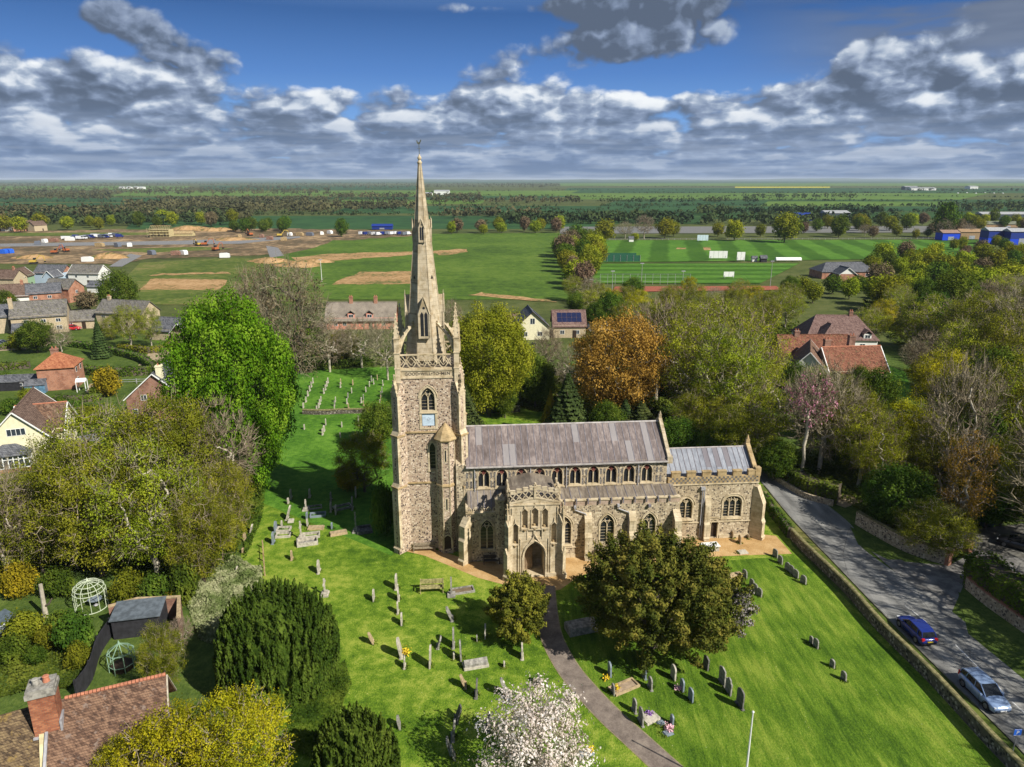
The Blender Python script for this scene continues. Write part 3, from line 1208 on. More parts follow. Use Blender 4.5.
    for i in range(8):
        a = 2 * PI * i / 8
        rb.tube([(prof[0][0] * math.cos(a), prof[0][0] * math.sin(a), 21.6), (prof[-1][0] * math.cos(a), prof[-1][0] * math.sin(a), 42.6)], [.07, .03], 4)
    rb.build('spire_rib', M_spire, spire)

    def lucarne(z, w, h, hs, dep, a, finial=.5):
        rr = r0 * math.cos(PI / 8) * (1 - (z - 21.6) / 22) + .05
        q = MB(Mz(uc, vc, 0, a))
        y = -rr - dep
        q.prism([(-w / 2, z), (w / 2, z), (w / 2, z + hs), (0, z + h), (-w / 2, z + hs)], 'y', y, -rr + .9)
        # gable edges and jambs stand proud
        for s in (-1, 1):
            q.box(s * w / 2 - .06, s * w / 2 + .06, y - .06, y + .12, z, z + hs + .002)
            q.tube([(s * (w / 2 + .05), y - .02, z + hs - .05), (0, y - .02, z + h + .08)], .08, 4)
        q.frustum(4, .07, .02, z + h, z + h + finial, 0, y, PI / 4)
        m2 = 1
        ow = w * .30
        for s in (-1, 1):
            xc = s * w * .19
            pl = [(xc - ow / 2, z + .25), (xc + ow / 2, z + .25), (xc + ow / 2, z + hs), (xc, z + hs + ow * .8), (xc - ow / 2, z + hs)]
            q.add([(p[0], y - .012, p[1]) for p in pl], [tuple(range(5))], m2)
        zc = z + hs + (h - hs) * .38
        q.add([(.13 * w * math.cos(i * PI / 3), y - .012, zc + .13 * w * math.sin(i * PI / 3)) for i in range(6)], [tuple(range(6))], m2)
        q.build('lucarne', [M_spire, M_glass], spire)
    for k in range(4):
        lucarne(24.6, 1.15, 4.4, 2.6, .55 if k == 0 else .18, k * PI / 2, .5)
        lucarne(34.6, .55, 2.3, 1.5, .2 if k == 0 else .05, k * PI / 2, .3)
        q = MB(Mz(uc, vc, 0, k * PI / 2 + PI / 4))
    for k in (-1, 1, 3, 5):
        for z in (30.8,):
            rr = r0 * math.cos(PI / 8) * (1 - (z - 21.6) / 22) + .05
            q = MB(Mz(uc, vc, 0, k * PI / 4))
            q.prism([(-.16, z), (.16, z), (0, z + .35)], 'y', -rr - .06, -rr + .1, 0)
            q.build('vent', M_glass, spire)
    q = MB()
    q.lathe([(.12, 42.4), (.22, 42.5), (.27, 42.65), (.16, 42.8), (.12, 42.9), (.21, 43.0), (.20, 43.15), (.09, 43.3), (.05, 43.45)], 8, uc, vc)
    fin = q.build('finial', M_stone, spire)
    q = MB()
    q.tube([(uc, vc, 43.4), (uc, vc, 44.5)], .035, 5)
    q.tube([(uc - .2, vc, 44.0), (uc + .2, vc, 44.0)], .02, 4)
    # cockerel
    bird = [(-.42, 46.45), (-.30, 46.2), (-.05, 46.1), (.18, 46.2), (.28, 46.45), (.40, 46.62), (.46, 46.80), (.38, 46.93), (.26, 46.86), (.16, 46.6), (-.05, 46.45), (-.2, 46.55), (-.32, 46.8), (-.48, 46.78)]
    q.prism([(uc + x * .55, 44.4 + (z - 46.1) * .6) for x, z in bird], 'y', vc - .03, vc + .03)
    q.build('weather_vane', M_greenbronze, spire)
    # ---------------- stair turret
    tu, tv, tr = 6.2, .45, 1.06
    q = MB(Mz(tu, tv, 0, PI / 8))
    q.lathe([(tr + .12, 0), (tr + .12, .5), (tr, .62), (tr, 13.5)], 8)
    turret = q.build('stair_turret', M_flint, tower)
    q = MB(Mz(tu, tv, 0, PI / 8))
    q.lathe([(tr + .02, 13.45), (tr + .26, 13.6), (tr + .28, 13.72), (.8, 14.5), (.06, 15.35), (.03, 15.5)], 8)
    q.build('turret_cap', M_ochre, turret)
    q = MB(Mz(tu, tv, 0, PI / 8))
    q.lathe([(tr + .01, 8.15), (tr + .15, 8.2), (tr + .13, 8.36), (tr + .01, 8.5)], 8)
    q.build('string_course', M_ochre, turret)
    q = MB(Mz(tu, tv, 0, PI / 8))
    for i in range(8):
        a = 2 * PI * i / 8
        q.tube([((tr + .005) * math.cos(a), (tr + .005) * math.sin(a), .6), ((tr + .005) * math.cos(a), (tr + .005) * math.sin(a), 13.5)], .075, 4)
    q.build('corner_stones', M_stone, turret)
    yy = tv - tr * math.cos(PI / 8)
    for z in (5.4, 11.2):
        q = MB()
        q.box(tu - .19, tu + .19, yy - .03, yy + .1, z - .12, z + 1.42, 0)
        q.box(tu - .08, tu + .08, yy - .04, yy + .1, z, z + 1.3, 1)
        q.build('slit_window', [M_stone, M_glass], turret)
    q = MB()
    ap = arch_poly(tu, .95, .15, 1.6, 2.25)
    q.add([(p[0], yy - .05, p[1]) for p in ap], [tuple(range(len(ap)))], 1)
    oo = archpts(1.06, 1.6, 2.32)
    for a, b in zip(oo[:-1], oo[1:]):
        q.tube([(tu + a[0], yy - .07, a[1]), (tu + b[0], yy - .07, b[1])], .08, 4, 0)
    for s in (-1, 1):
        q.box(tu + s * .53 - .08, tu + s * .53 + .08, yy - .14, yy, .0, 1.6, 0)
    q.build('door', [M_stone, M_oak], turret)

    # ---------------- nave
    N0, N1, NV0, NV1 = 8.3, 31.15, -.4, 8.2
    EA, RI, RV = 10.62, 13.55, 3.9
    q = MB()
    q.prism([(NV0, 0), (NV1, 0), (NV1, EA), (RV, RI - .15), (NV0, EA)], 'x', N0 - 1.0, N1, 0)
    nave = q.build('nave', [M_flint_warm, M_stone], ch)
    cws = [10.36, 12.38, 14.55, 16.6, 18.6, 20.66, 22.72, 24.76, 26.80, 28.86]
    cm = MB()
    for c in cws:
        pocket(cm, c, NV0, 7.95, 9.3, 10.06, 1.2, .1)
    nave = cut(nave, cm)
    for c in cws:
        window(nave, I, c, NV0, 7.95, 9.3, 10.06, 1.2, 2, .13, 'clerestory_window', 'red', hood=False)
    for c in (11, 14.5, 18, 21.5, 25, 28.5):
        window(nave, Mz(c, NV1, 0, PI), 0, -.12, 7.95, 9.3, 10.02, 1.02, 2, .13, 'clerestory_window', 'red')
    fw = MB()
    rnd = random.Random(4)
    mids = [8.95] + [(a + b) / 2 for a, b in zip(cws[:-1], cws[1:])] + [30.1]
    for i, m in enumerate(mids):
        xs = (-.22, .22) if 0 < i < 10 else (-.45, 0, .45)
        if i == 10:
            xs = (-.55, -.1, .35)
        for dx in xs:
            for z0, z1 in ((7.85, 8.75), (9.05, 9.75)):
                fw.prism([(m + dx - .13, z0), (m + dx + .13, z0), (m + dx + .13, z1 - .15), (m + dx, z1), (m + dx - .13, z1 - .15)], 'y', NV0 - .012, NV0 + .02, 0)
            fw.box(m + dx - .12, m + dx + .12, NV0 - .012, NV0 + .02, 10.12, 10.5, 0)
    for c in cws:
        for dx in (-.36, 0, .36):
            fw.box(c + dx - .11, c + dx + .11, NV0 - .012, NV0 + .02, 10.24, 10.5, 0)
    fw.build('flushwork', M_flint_dark, nave)
    q = MB()
    q.box(N0, N1, NV0 - .05, NV0 + .05, 7.62, 7.78)
    q.box(N0, N1, NV0 - .10, NV0 + .05, 10.56, 10.70)
    q.build('string_course', M_stone, nave)

    def lean(name, x0, x1, y0, z0, y1, z1, m, seam, par, th=.12, rolls=True, over=0.0, ridgecap=False):
        q = MB()
        q.add([(x0, y0, z0), (x1, y0, z0), (x1, y1, z1), (x0, y1, z1), (x0, y0, z0 + th), (x1, y0, z0 + th), (x1, y1, z1 + th), (x0, y1, z1 + th)],
              [(0, 3, 2, 1), (4, 5, 6, 7), (0, 1, 5, 4), (1, 2, 6, 5), (2, 3, 7, 6), (3, 0, 4, 7)], 0)
        if rolls:
            x = math.ceil((x0 + .1) / seam) * seam
            while x < x1 - .1:
                q.tube([(x, y0, z0 + th), (x, y1, z1 + th)], .05, 4, 1)
                x += seam
        return q.build(name, [m, M_leadroll], par)
    sl_ = (RI - EA) / (RV - NV0)
    lean('roof', N0 + .1, N1 - .1, NV0 - .28, EA - .28 * sl_ + .02, RV, RI, M_lead_nave, .74, nave)
    lean('roof', N0 + .1, N1 - .1, NV1 + .28, EA - .28 * sl_ + .02, RV + .002, RI, M_lead_nave, .74, nave)
    q = MB()
    q.tube([(N0, RV, RI + .12), (N1, RV, RI + .12)], .11, 8)
    q.build('ridge_roll', M_gutter, nave)
    q = MB()
    q.box(N0 + .1, N1, NV0 - .42, NV0 - .27, EA - .24, EA - .09)
    q.build('gutter', M_gutter, nave)
    for m in (mids[1] - 2.05 + .02, mids[3], mids[5], mids[9]):
        q = MB()
        q.tube([(m, NV0 - .32, EA - .2), (m, NV0 - .12, EA - .5), (m, NV0 - .12, 7.4)], .055, 6)
        q.build('drainpipe', M_pipe, nave)
    # east gable coping with cross
    q = MB()
    for s, y in ((-1, NV0 - .3), (1, NV1 + .3)):
        q.add([(N1 - .06, y, EA - .1), (N1 + .34, y, EA - .1), (N1 + .34, RV, RI + .42), (N1 - .06, RV, RI + .42),
               (N1 - .06, y, EA + .28), (N1 + .34, y, EA + .28), (N1 + .34, RV, RI + .72), (N1 - .06, RV, RI + .72)],
              [(0, 3, 2, 1), (4, 5, 6, 7), (0, 1, 5, 4), (1, 2, 6, 5), (2, 3, 7, 6), (3, 0, 4, 7)] if s < 0 else
              [(0, 1, 2, 3), (7, 6, 5, 4), (4, 5, 1, 0), (5, 6, 2, 1), (6, 7, 3, 2), (7, 4, 0, 3)])
    q.box(N1 - .02, N1 + .3, RV - .2, RV + .2, RI + .6, RI + 1.0)
    q.frustum(6, .16, .05, RI + 1.0, RI + 1.35, N1 + .14, RV)
    q.box(N1 - .1, N1 + .5, NV0 - .35, NV0 + .35, 10.2, 11.0)
    q.build('gable_coping', M_spire, nave)

    # ---------------- south aisle
    A0, A1, AV = 8.3, 32.1, -2.7
    AT = 6.95
    q = MB()
    q.box(12.0, A1, AV, NV0 + .3, 0, AT - .55, 0)
    q.box(12.0, A1, AV, AV + .45, AT - .553, AT, 1)
    aisle = q.build('south_aisle', [M_flint_warm, M_pink], ch)
    aw = [(19.2, 1.75, 3.9, 5.1, 1.45), (24.0, 1.75, 3.9, 5.15, 1.55), (28.75, 1.75, 3.9, 5.15, 1.5)]
    cm = MB()
    for c, zb, zs_, za, w in aw:
        pocket(cm, c, AV, zb, zs_, za, w)
    aisle = cut(aisle, cm)
    for c, zb, zs_, za, w in aw:
        window(aisle, I, c, AV, zb, zs_, za, w, 2, .17)
    q = MB()
    q.box(18.2, A1 + .04, AV - .08, AV + .02, .0, .5)
    q.box(18.2, A1 + .04, AV - .09, AV + .02, 1.28, 1.38)
    q.box(18.2, A1 + .05, AV - .10, AV + .5, AT + .002, AT + .12)
    q.build('string_course', M_stone, aisle)
    lean('roof', 18.2, A1 - .2, AV + .1, AT - .05, NV0, 7.5, M_lead_aisle, 1.05, aisle, .1)
    # little lead spouts over the parapet
    x = 19.1
    k = 0
    while x < 31.3:
        q = MB()
        q.box(x - .07, x + .07, AV - .22, AV + .1, AT + .125, AT + .25)
        q.box(x - .06, x + .06, AV - .26, AV - .12, AT - .32, AT + .12)
        q.build('spout', M_leadroll, aisle)
        x += 1.31
        k += 1
    for i, x in enumerate((20.9, 25.75)):
        q = MB()
        q.box(x - .75, x - .5, AV - .3, AV, 6.15, 6.45)
        q.tube([(x - .62, AV - .15, 6.15), (x - .6, AV - .15, 5.9), (x + .55, AV - .2, 5.45), (x + .62, AV - .2, 5.3), (x + .62, AV - .2, .3)], .07, 6)
        q.build('drainpipe', M_pipe, aisle)
    q = MB()
    q.box(29.0 - .5, 29.0 - .2, AV - .35, AV, 6.0, 6.3)
    q.build('hopper', M_leadroll, aisle)
    for x in (21.75, 26.75, 31.75):
        dep = 1.0 if x < 31 else 1.5
        prof = [(.2, 0), (-dep, 0), (-dep, .5), (-dep + .1, .62), (-dep + .1, 2.9), (-dep + .35, 3.3), (-dep + .35, 4.6), (-.05, 5.5), (.2, 5.5)]
        buttress(aisle, Mz(x, AV, 0, 0), prof, .72, [M_flint_warm, M_stone])
    # west bay of the aisle beside the tower, with its pierced battlement, stair and lean-to roof
    q = MB()
    q.box(A0, 12.4, AV + .02, NV0 + .3, 0, 5.85, 0)
    west = q.build('west_bay', [M_flint_warm, M_stone], ch)
    cm = MB()
    pocket(cm, 10.55, AV + .02, 1.5, 3.9, 5.05, 1.4)
    west = cut(west, cm)
    window(west, I, 10.55, AV + .02, 1.5, 3.9, 5.05, 1.4, 2, .16)
    q = MB()
    q.box(A0 - .05, 12.4, AV - .08, AV + .3, 5.85, 6.0)
    for i in range(5):
        c = 8.6 + i * .72
        q.tube([(c + .26 * math.cos(t), AV + .1, 6.12 + .42 * math.sin(t)) for t in [j * PI / 6 for j in range(7)]], .07, 4)
        q.box(c - .34, c + .34, AV + .0, AV + .2, 6.0, 6.12)
        q.box(c - .03, c + .03, AV + .05, AV + .15, 6.1, 6.5)
    q.box(A0 - .05, A0 + .2, AV, NV0, 5.98, 6.5)
    q.build('parapet', M_stone, west)
    lean('roof', A0 + .2, 12.4, AV + .3, 6.0, NV0, 7.45, M_lead_aisle, .74, west, .1)
    prof = [(.6, 0), (-1.15, 0), (-1.15, .55), (-1.0, .7), (-1.0, 2.9), (-.82, 3.2), (-.82, 4.6), (-.1, 5.5), (.6, 5.5)]
    buttress(west, Mz(A0 + .1, AV + .1, 0, -PI / 4), prof, .75, [M_stone, M_stone])
    q = MB(Mz(12.15, AV + .05, 0, PI / 8))
    q.lathe([(.86, 0), (.86, .5), (.72, .65), (.72, 7.4), (.8, 7.5), (.8, 7.65), (.1, 8.2)], 8)
    q.build('stair_turret', M_flint_warm, west)

    # ---------------- porch
    P0, P1, PV = 12.75, 18.05, -6.45
    q = MB()
    q.box(P0, P1, PV, AV + .2, 0, 8.55, 0)
    q.prism([(P0 + .0, 8.553), (P1 - .0, 8.553), ((P0 + P1) / 2, 9.15)], 'y', PV, AV + .15, 0)
    porch = q.build('porch', [M_stone, M_flint_warm], ch)
    pc = (P0 + P1) / 2
    cm = MB()
    cm.prism(arch_poly(pc, 2.15, .12, 2.5, 4.15), 'y', PV - .5, PV + 2.8)
    NI = [(pc - 1.06, 5.85, 8.05, .62), (pc, 6.0, 8.15, .70), (pc + 1.06, 5.85, 8.05, .62), (pc - 2.05, 4.05, 6.4, .62), (pc + 2.05, 4.05, 6.4, .62)]
    for (x, za, zb, w) in NI:
        cm.prism([(x - w / 2, za), (x + w / 2, za), (x + w / 2, zb - .25), (x, zb), (x - w / 2, zb - .25)], 'y', PV - .5, PV + .38)
    for s in (-1, 1):
        cm.box(pc + s * .42 - .3, pc + s * .42 + .3, PV - .5, PV + .12, 4.75, 5.5)
    porch = cut(porch, cm)
    q = MB()     # side walls in flint panels
    q.box(P0 - .02, P0 + .01, PV + .5, AV, .6, 8.2)
    q.box(P1 - .01, P1 + .02, PV + .5, AV, .6, 8.2)
    q.build('flint_panel', M_flint_warm, porch)
    q = MB()
    ot = archpts(2.5, 2.5, 4.4, 9)
    for r_, yy_ in ((.10, PV - .05), (.07, PV + .12)):
        k = 1.0 if r_ == .1 else .93
        for a, b in zip(ot[:-1], ot[1:]):
            q.tube([(pc + a[0] * k, yy_, a[1] if k == 1 else 2.5 + (a[1] - 2.5) * .95), (pc + b[0] * k, yy_, b[1] if k == 1 else 2.5 + (b[1] - 2.5) * .95)], r_, 5)
    for s in (-1, 1):
        q.box(pc + s * 1.25 - .1, pc + s * 1.25 + .1, PV - .12, PV + .05, 0, 2.5)
        q.box(pc + s * 1.5 - .06, pc + s * 1.5 + .06, PV - .1, PV + .02, .6, 4.6)
        q.box(pc + s * 1.72 - .06, pc + s * 1.72 + .06, PV - .12, PV + .02, .6, 3.9)
        q.box(pc + s * 2.38 - .05, pc + s * 2.38 + .05, PV - .1, PV + .02, .6, 8.2)
        q.box(pc + s * .8 - .0 - .05, pc + s * .8 + .05, PV - .06, PV + .02, 4.55, 5.6)
        q.tube([(pc + s * .62, PV - .06, 4.05), (pc + s * .2, PV - .1, 4.7), (pc, PV - .12, 5.15)], .07, 5)
    for z, h in ((4.5, .1), (5.62, .14), (8.45, .16), (.5, .12)):
        a, b = (P0, P1)
        if z == 4.5:
            continue
        if z == 5.62:
            a, b = pc - 1.5, pc + 1.5
        if z == .5:
            for xa, xb in ((P0, pc - 1.36), (pc + 1.36, P1)):
                q.box(xa, xb, PV - .12, PV + .02, 0, z)
            continue
        q.box(a, b, PV - .1, PV + .02, z, z + h)
    q.build('moulding', M_stone, porch)
    for (x, za, zb, w) in NI:
        q = MB()
        for s in (-1, 1):
            q.box(x + s * (w / 2 + .04) - .04, x + s * (w / 2 + .04) + .04, PV - .07, PV + .02, za, zb - .2)
            q.tube([(x + s * (w / 2 + .06), PV - .05, zb - .28), (x, PV - .08, zb + .12)], .05, 4)
        q.frustum(4, .1, .02, zb + .08, zb + .62, x, PV - .06, PI / 4)
        q.box(x - w / 2 - .05, x + w / 2 + .05, PV - .14, PV + .3, za - .12, za + .002)
        q.frustum(6, .12, .18, za - .34, za - .122, x, PV - .03, 0, 1)
        q.box(x - .1, x + .1, PV + .1, PV + .3, za, za + .22, 1)
        q.build('niche', [M_stone, M_ochre], porch)
    # half-open inner door
    q = MB()
    q.box(pc - 1.06, pc - .05, PV + 1.5, PV + 1.58, .12, 2.9)
    for k in range(5):
        q.box(pc - 1.0 + k * .22, pc - .98 + k * .22, PV + 1.48, PV + 1.5, .2, 2.8)
    q.build('door', plain('pale_oak', (.22, .16, .10), .7), porch)
    q = MB()
    q.box(pc - 1.06, pc + 1.06, PV + .05, PV + 2.6, .0, .13)
    q.build('step', M_stone, porch)
    # corner buttress shafts with pinnacles
    for s in (-1, 1):
        x = pc + s * (P1 - P0) / 2
        q = MB(Mz(x, PV, 0, s * PI / 4))
        q.prism([(.3, 0), (-.85, 0), (-.85, .55), (-.68, .7), (-.68, 3.2), (-.5, 3.5), (-.5, 6.6), (-.1, 7.4), (.3, 7.4)], 'x', -.26, .26)
        for z in (3.3, 6.5):
            q.prism([(-.3, z - .2), (.3, z - .2), (0, z + .5)], 'y', -.74 if z < 4 else -.58, -.4)
        pinnacle(q, 0, -.38, 6.4, 7.6, 8.7, .26)
        q.build('buttress', M_stone, porch)
    # battlement of open tracery following the low gable
    q = MB()
    for s in (-1, 1):
        L = (P1 - P0) / 2
        nb = 4
        for i in range(nb):
            xa, xb = pc + s * L * i / nb, pc + s * L * (i + 1) / nb
            za, zb = 9.3 - .6 * i / nb, 9.3 - .6 * (i + 1) / nb
            q.tube([(xa, PV + .05, za), (xb, PV + .05, zb)], .13, 4)
            q.tube([(xa, PV + .05, za + 1.0), (xb, PV + .05, zb + 1.0)], .09, 4)
            m_, zm = (xa + xb) / 2, (za + zb) / 2
            q.tube([(xa, PV + .05, za + .1), (xb, PV + .05, zb + .95)], .06, 4)
            q.tube([(xa, PV + .05, za + .95), (xb, PV + .05, zb + .1)], .06, 4)
            q.box(m_ - .24, m_ + .24, PV - .03, PV + .13, zm + .95, zm + 1.32)
            q.box(m_ - .28, m_ + .28, PV - .06, PV + .16, zm + 1.32, zm + 1.40)
        xs = pc + s * L
        for i in range(3):
            ya, yb = PV + .1 + i * 1.15, PV + .1 + (i + 1) * 1.15
            q.box(xs - .1, xs + .1, ya, yb, 8.56, 8.75)
            q.tube([(xs, ya, 8.8), (xs, yb, 9.6)], .06, 4)
            q.tube([(xs, yb, 8.8), (xs, ya, 9.6)], .06, 4)
            q.box(xs - .08, xs + .08, ya, yb, 9.6, 9.75)
            q.box(xs - .09, xs + .09, ya + .35, ya + .85, 9.75, 10.05)
    pinnacle(q, pc, PV + .03, 9.2, 10.5, 10.9, .24)
    q.build('parapet', M_stone, porch)
    q = MB()
    for s in (-1, 1):
        q.add([(pc, PV + .3, 9.6), (pc + s * 2.5, PV + .3, 9.0), (pc + s * 2.5, NV0, 9.0), (pc, NV0, 9.6), (pc, PV + .3, 9.2), (pc + s * 2.5, PV + .3, 8.6), (pc + s * 2.5, NV0, 8.6), (pc, NV0, 9.2)],
              [(0, 1, 2, 3), (7, 6, 5, 4), (4, 5, 1, 0), (5, 6, 2, 1), (6, 7, 3, 2), (7, 4, 0, 3)])
    q.build('roof', M_lead_aisle, porch)
    q = MB()
    q.box(P0, P1, AV + .1, NV0 + .1, 6.5, 8.6)
    q.build('upper_wall', M_flint_warm, porch)

    # ---------------- chancel
    C0, C1, CV0, CV1 = 31.3, 42.4, .3, 7.7
    CE = 7.15
    q = MB()
    q.prism([(CV0, 0), (CV1, 0), (CV1, CE), (3.9, 9.95), (CV0, CE)], 'x', C0, C1, 0)
    chan = q.build('chancel', [M_flint_warm, M_stone], ch)
    cm = MB()
    pocket(cm, 33.95, CV0, 2.75, 4.5, 5.35, 1.5)
    pocket(cm, 39.55, CV0, 2.75, 4.5, 5.4, 2.2)
    cm.prism(arch_poly(37.55, .85, .1, 1.9, 2.4), 'y', CV0 - .5, CV0 + .5)
    chan = cut(chan, cm)
    window(chan, I, 33.95, CV0, 2.75, 4.5, 5.35, 1.5, 2, .2, 'window', 'perp')
    window(chan, I, 39.55, CV0, 2.75, 4.5, 5.4, 2.2, 3, .2, 'window', 'perp')
    window(chan, Mz(C1, 3.9, 0, PI / 2), 0, -.1, 2.8, 6.0, 8.0, 3.2, 5, .22, 'window', 'perp')
    q = MB()
    ap = arch_poly(37.55, .85, .1, 1.9, 2.4)
    q.add([(p[0], CV0 + .3, p[1]) for p in ap], [tuple(range(len(ap)))], 1)
    oo = archpts(.98, 1.9, 2.5)
    for a, b in zip(oo[:-1], oo[1:]):
        q.tube([(37.55 + a[0], CV0 - .04, a[1]), (37.55 + b[0], CV0 - .04, b[1])], .09, 4, 0)
    for s in (-1, 1):
        q.box(37.55 + s * .5 - .09, 37.55 + s * .5 + .09, CV0 - .06, CV0 + .2, 0, 1.95, 0)
    q.box(36.95, 38.1, CV0 - .09, CV0 + .02, 2.68, 2.8, 0)
    q.build('door', [M_stone, M_oak], chan)
    q = MB()
    q.box(C0 + .8, C1 + .05, CV0 - .1, CV0 + .02, 2.15, 2.27)
    q.box(C0 + .8, 36.9, CV0 - .12, CV0 + .02, 0, .45)
    q.box(38.2, C1 + .05, CV0 - .12, CV0 + .02, 0, .45)
    q.box(C0 + .8, C1 + .05, CV0 - .12, CV0 + .02, 7.0, 7.14)
    q.build('string_course', M_stone, chan)
    # embattled parapet with chequer flushwork
    q = MB()
    n_, p_ = battlement(q, C0 + .3, C1 + .1, CV0 - .05, CV0 + .35, 7.15, 7.95, 8.55, 1.95)
    q.build('parapet', M_ochre, chan)
    q = MB()
    x = C0 + .5
    k = 0
    while x < C1 - .1:
        for r_ in range(3):
            if (k + r_) % 2:
                q.box(x, x + .24, CV0 - .062, CV0, 7.2 + r_ * .25, 7.44 + r_ * .25)
        x += .25
        k += 1
    q.build('chequer', M_flint_dark, chan)
    q = MB()
    battlement(q, C0 + .3, C1 + .1, CV1 - .3, CV1 + .08, 7.15, 7.95, 8.55, 1.95)
    q.build('parapet', M_ochre, chan)
    lean('roof', C0 + .1, C1 - .4, CV0 + .25, 7.55, 3.9, 10.05, M_lead_chancel, .62, chan)
    lean('roof', C0 + .1, C1 - .4, CV1 - .25, 7.55, 3.902, 10.05, M_lead_chancel, .62, chan)
    q = MB()
    q.tube([(C0, 3.9, 10.17), (C1 - .4, 3.9, 10.17)], .09, 8)
    q.build('ridge_roll', M_gutter, chan)
    q = MB()
    for s, y in ((-1, CV0), (1, CV1)):
        q.add([(C1 - .42, y, 7.6), (C1 + .06, y, 7.6), (C1 + .06, 3.9, 10.3), (C1 - .42, 3.9, 10.3), (C1 - .42, y, 8.0), (C1 + .06, y, 8.0), (C1 + .06, 3.9, 10.75), (C1 - .42, 3.9, 10.75)],
              [(0, 3, 2, 1), (4, 5, 6, 7), (0, 1, 5, 4), (1, 2, 6, 5), (2, 3, 7, 6), (3, 0, 4, 7)] if s < 0 else
              [(0, 1, 2, 3), (7, 6, 5, 4), (4, 5, 1, 0), (5, 6, 2, 1), (6, 7, 3, 2), (7, 4, 0, 3)])
    q.box(C1 - .4, C1 + .04, 3.7, 4.1, 10.7, 11.1)
    q.frustum(6, .2, .06, 11.1, 11.6, C1 - .18, 3.9)
    q.box(C1 - .5, C1 + .15, CV0 - .1, CV0 + .5, 7.9, 8.9)
    q.build('gable_coping', M_ochre, chan)
    prof = [(.2, 0), (-.75, 0), (-.75, .4), (-.65, .5), (-.65, 2.1), (-.5, 2.35), (-.5, 4.5), (-.05, 5.6), (.2, 5.6)]
    buttress(chan, Mz(36.45, CV0, 0, 0), prof, .62, [M_flint_warm, M_stone])
    for (x, y, a) in ((C1, CV0, PI / 4), (C1, CV1, 3 * PI / 4)):
        prof = [(.6, 0), (-1.25, 0), (-1.25, .4), (-1.12, .5), (-1.12, 2.2), (-.95, 2.6), (-.95, 4.6), (-.1, 6.6), (.6, 6.6)]
        buttress(chan, Mz(x, y, 0, a), prof, .8, [M_stone, M_stone])
    for x, m in ((35.75, M_pipe), (35.98, M_pipe)):
        q = MB()
        if x < 35.8:
            q.box(x - .25, x + .25, CV0 - .35, CV0 - .02, 6.4, 6.75)
        q.tube([(x, CV0 - .16, 6.5), (x, CV0 - .16, .2)], .07, 6)
        q.build('drainpipe', m, chan)
    # ---------------- north aisle (unseen side, kept plain but whole)
    q = MB()
    q.box(A0, 31.0, NV1 - .3, 11.5, 0, 6.9, 0)
    north = q.build('north_aisle', [M_flint_warm, M_stone], ch)
    lean('roof', A0, 31.0, 11.6, 6.9, NV1, 7.5, M_lead_aisle, 1.05, north, .1)
    for x in (11, 15, 19, 23, 27):
        window(north, Mz(x, 11.5, 0, PI), 0, -.1, 1.75, 3.9, 5.1, 1.5, 2, .17)
    for x in (13, 17, 21, 25, 29):
        prof = [(.2, 0), (-1.0, 0), (-1.0, 2.9), (-.7, 3.3), (-.7, 4.6), (-.05, 5.5), (.2, 5.5)]
        buttress(north, Mz(x, 11.5, 0, PI), prof, .7, [M_flint_warm, M_stone])
    return ch


church = build_church()
def CL(u, v):
    return ORI[0] + u * math.cos(TH) - v * math.sin(TH), ORI[1] + u * math.sin(TH) + v * math.cos(TH)

# ------------------------------------------------------------------ plants
L_lime = leafmat('leaf_bright_green', [(.05, .12, .006), (.125, .245, .012), (.25, .38, .03)], .30, .5, .05)
L_yellowgreen = leafmat('leaf_yellow_green', [(.13, .17, .012), (.22, .26, .018), (.33, .35, .035)], .3, .4, .05)
L_orange = leafmat('leaf_copper', [(.20, .12, .025), (.38, .22, .04), (.58, .36, .08)], .25, .5, .05)
L_olive = leafmat('leaf_olive', [(.085, .105, .010), (.18, .195, .016), (.32, .315, .03)], .3, .35, .06)
L_spring = leafmat('leaf_spring', [(.12, .155, .012), (.24, .29, .018), (.40, .43, .035)], .3, .35, .06)
L_green = leafmat('leaf_mid_green', [(.035, .07, .010), (.08, .135, .016), (.16, .22, .028)], .3, .4, .08)
L_yew = leafmat('leaf_yew', [(.028, .052, .008), (.055, .09, .012), (.105, .15, .022)], .12, .5, .05)
L_yewbrown = leafmat('leaf_bronze_yew', [(.045, .062, .012), (.105, .12, .020), (.23, .205, .038)], .15, .45, .06)
L_gold = leafmat('leaf_gold', [(.14, .12, .01), (.26, .21, .015), (.40, .30, .02)], .25, .5, .06)
L_conifer = leafmat('leaf_blue_conifer', [(.03, .045, .016), (.05, .075, .022), (.09, .12, .035)], .12, .5, .1)
L_twig = leafmat('twigs', [(.16, .13, .085), (.25, .21, .145), (.36, .31, .22)], .05, .5, .10)
L_twigbrown = leafmat('red_brown_buds', [(.09, .065, .04), (.16, .115, .07), (.24, .18, .11)], .1, .5, .10)
L_white = leafmat('blossom_white', [(.45, .38, .33), (.70, .62, .58), (.85, .80, .78)], .25, .8, .04)
L_pink = leafmat('blossom_pink', [(.35, .12, .20), (.50, .20, .32), (.65, .35, .45)], .25, .8, .04)
L_ivy = leafmat('leaf_undergrowth', [(.04, .065, .010), (.085, .12, .016), (.17, .20, .03)], .25, .25, .08)
M_bark = plain('bark', (.12, .10, .075), .9, .1)
M_palebark = plain('pale_bark', (.42, .38, .30), .9, .1)


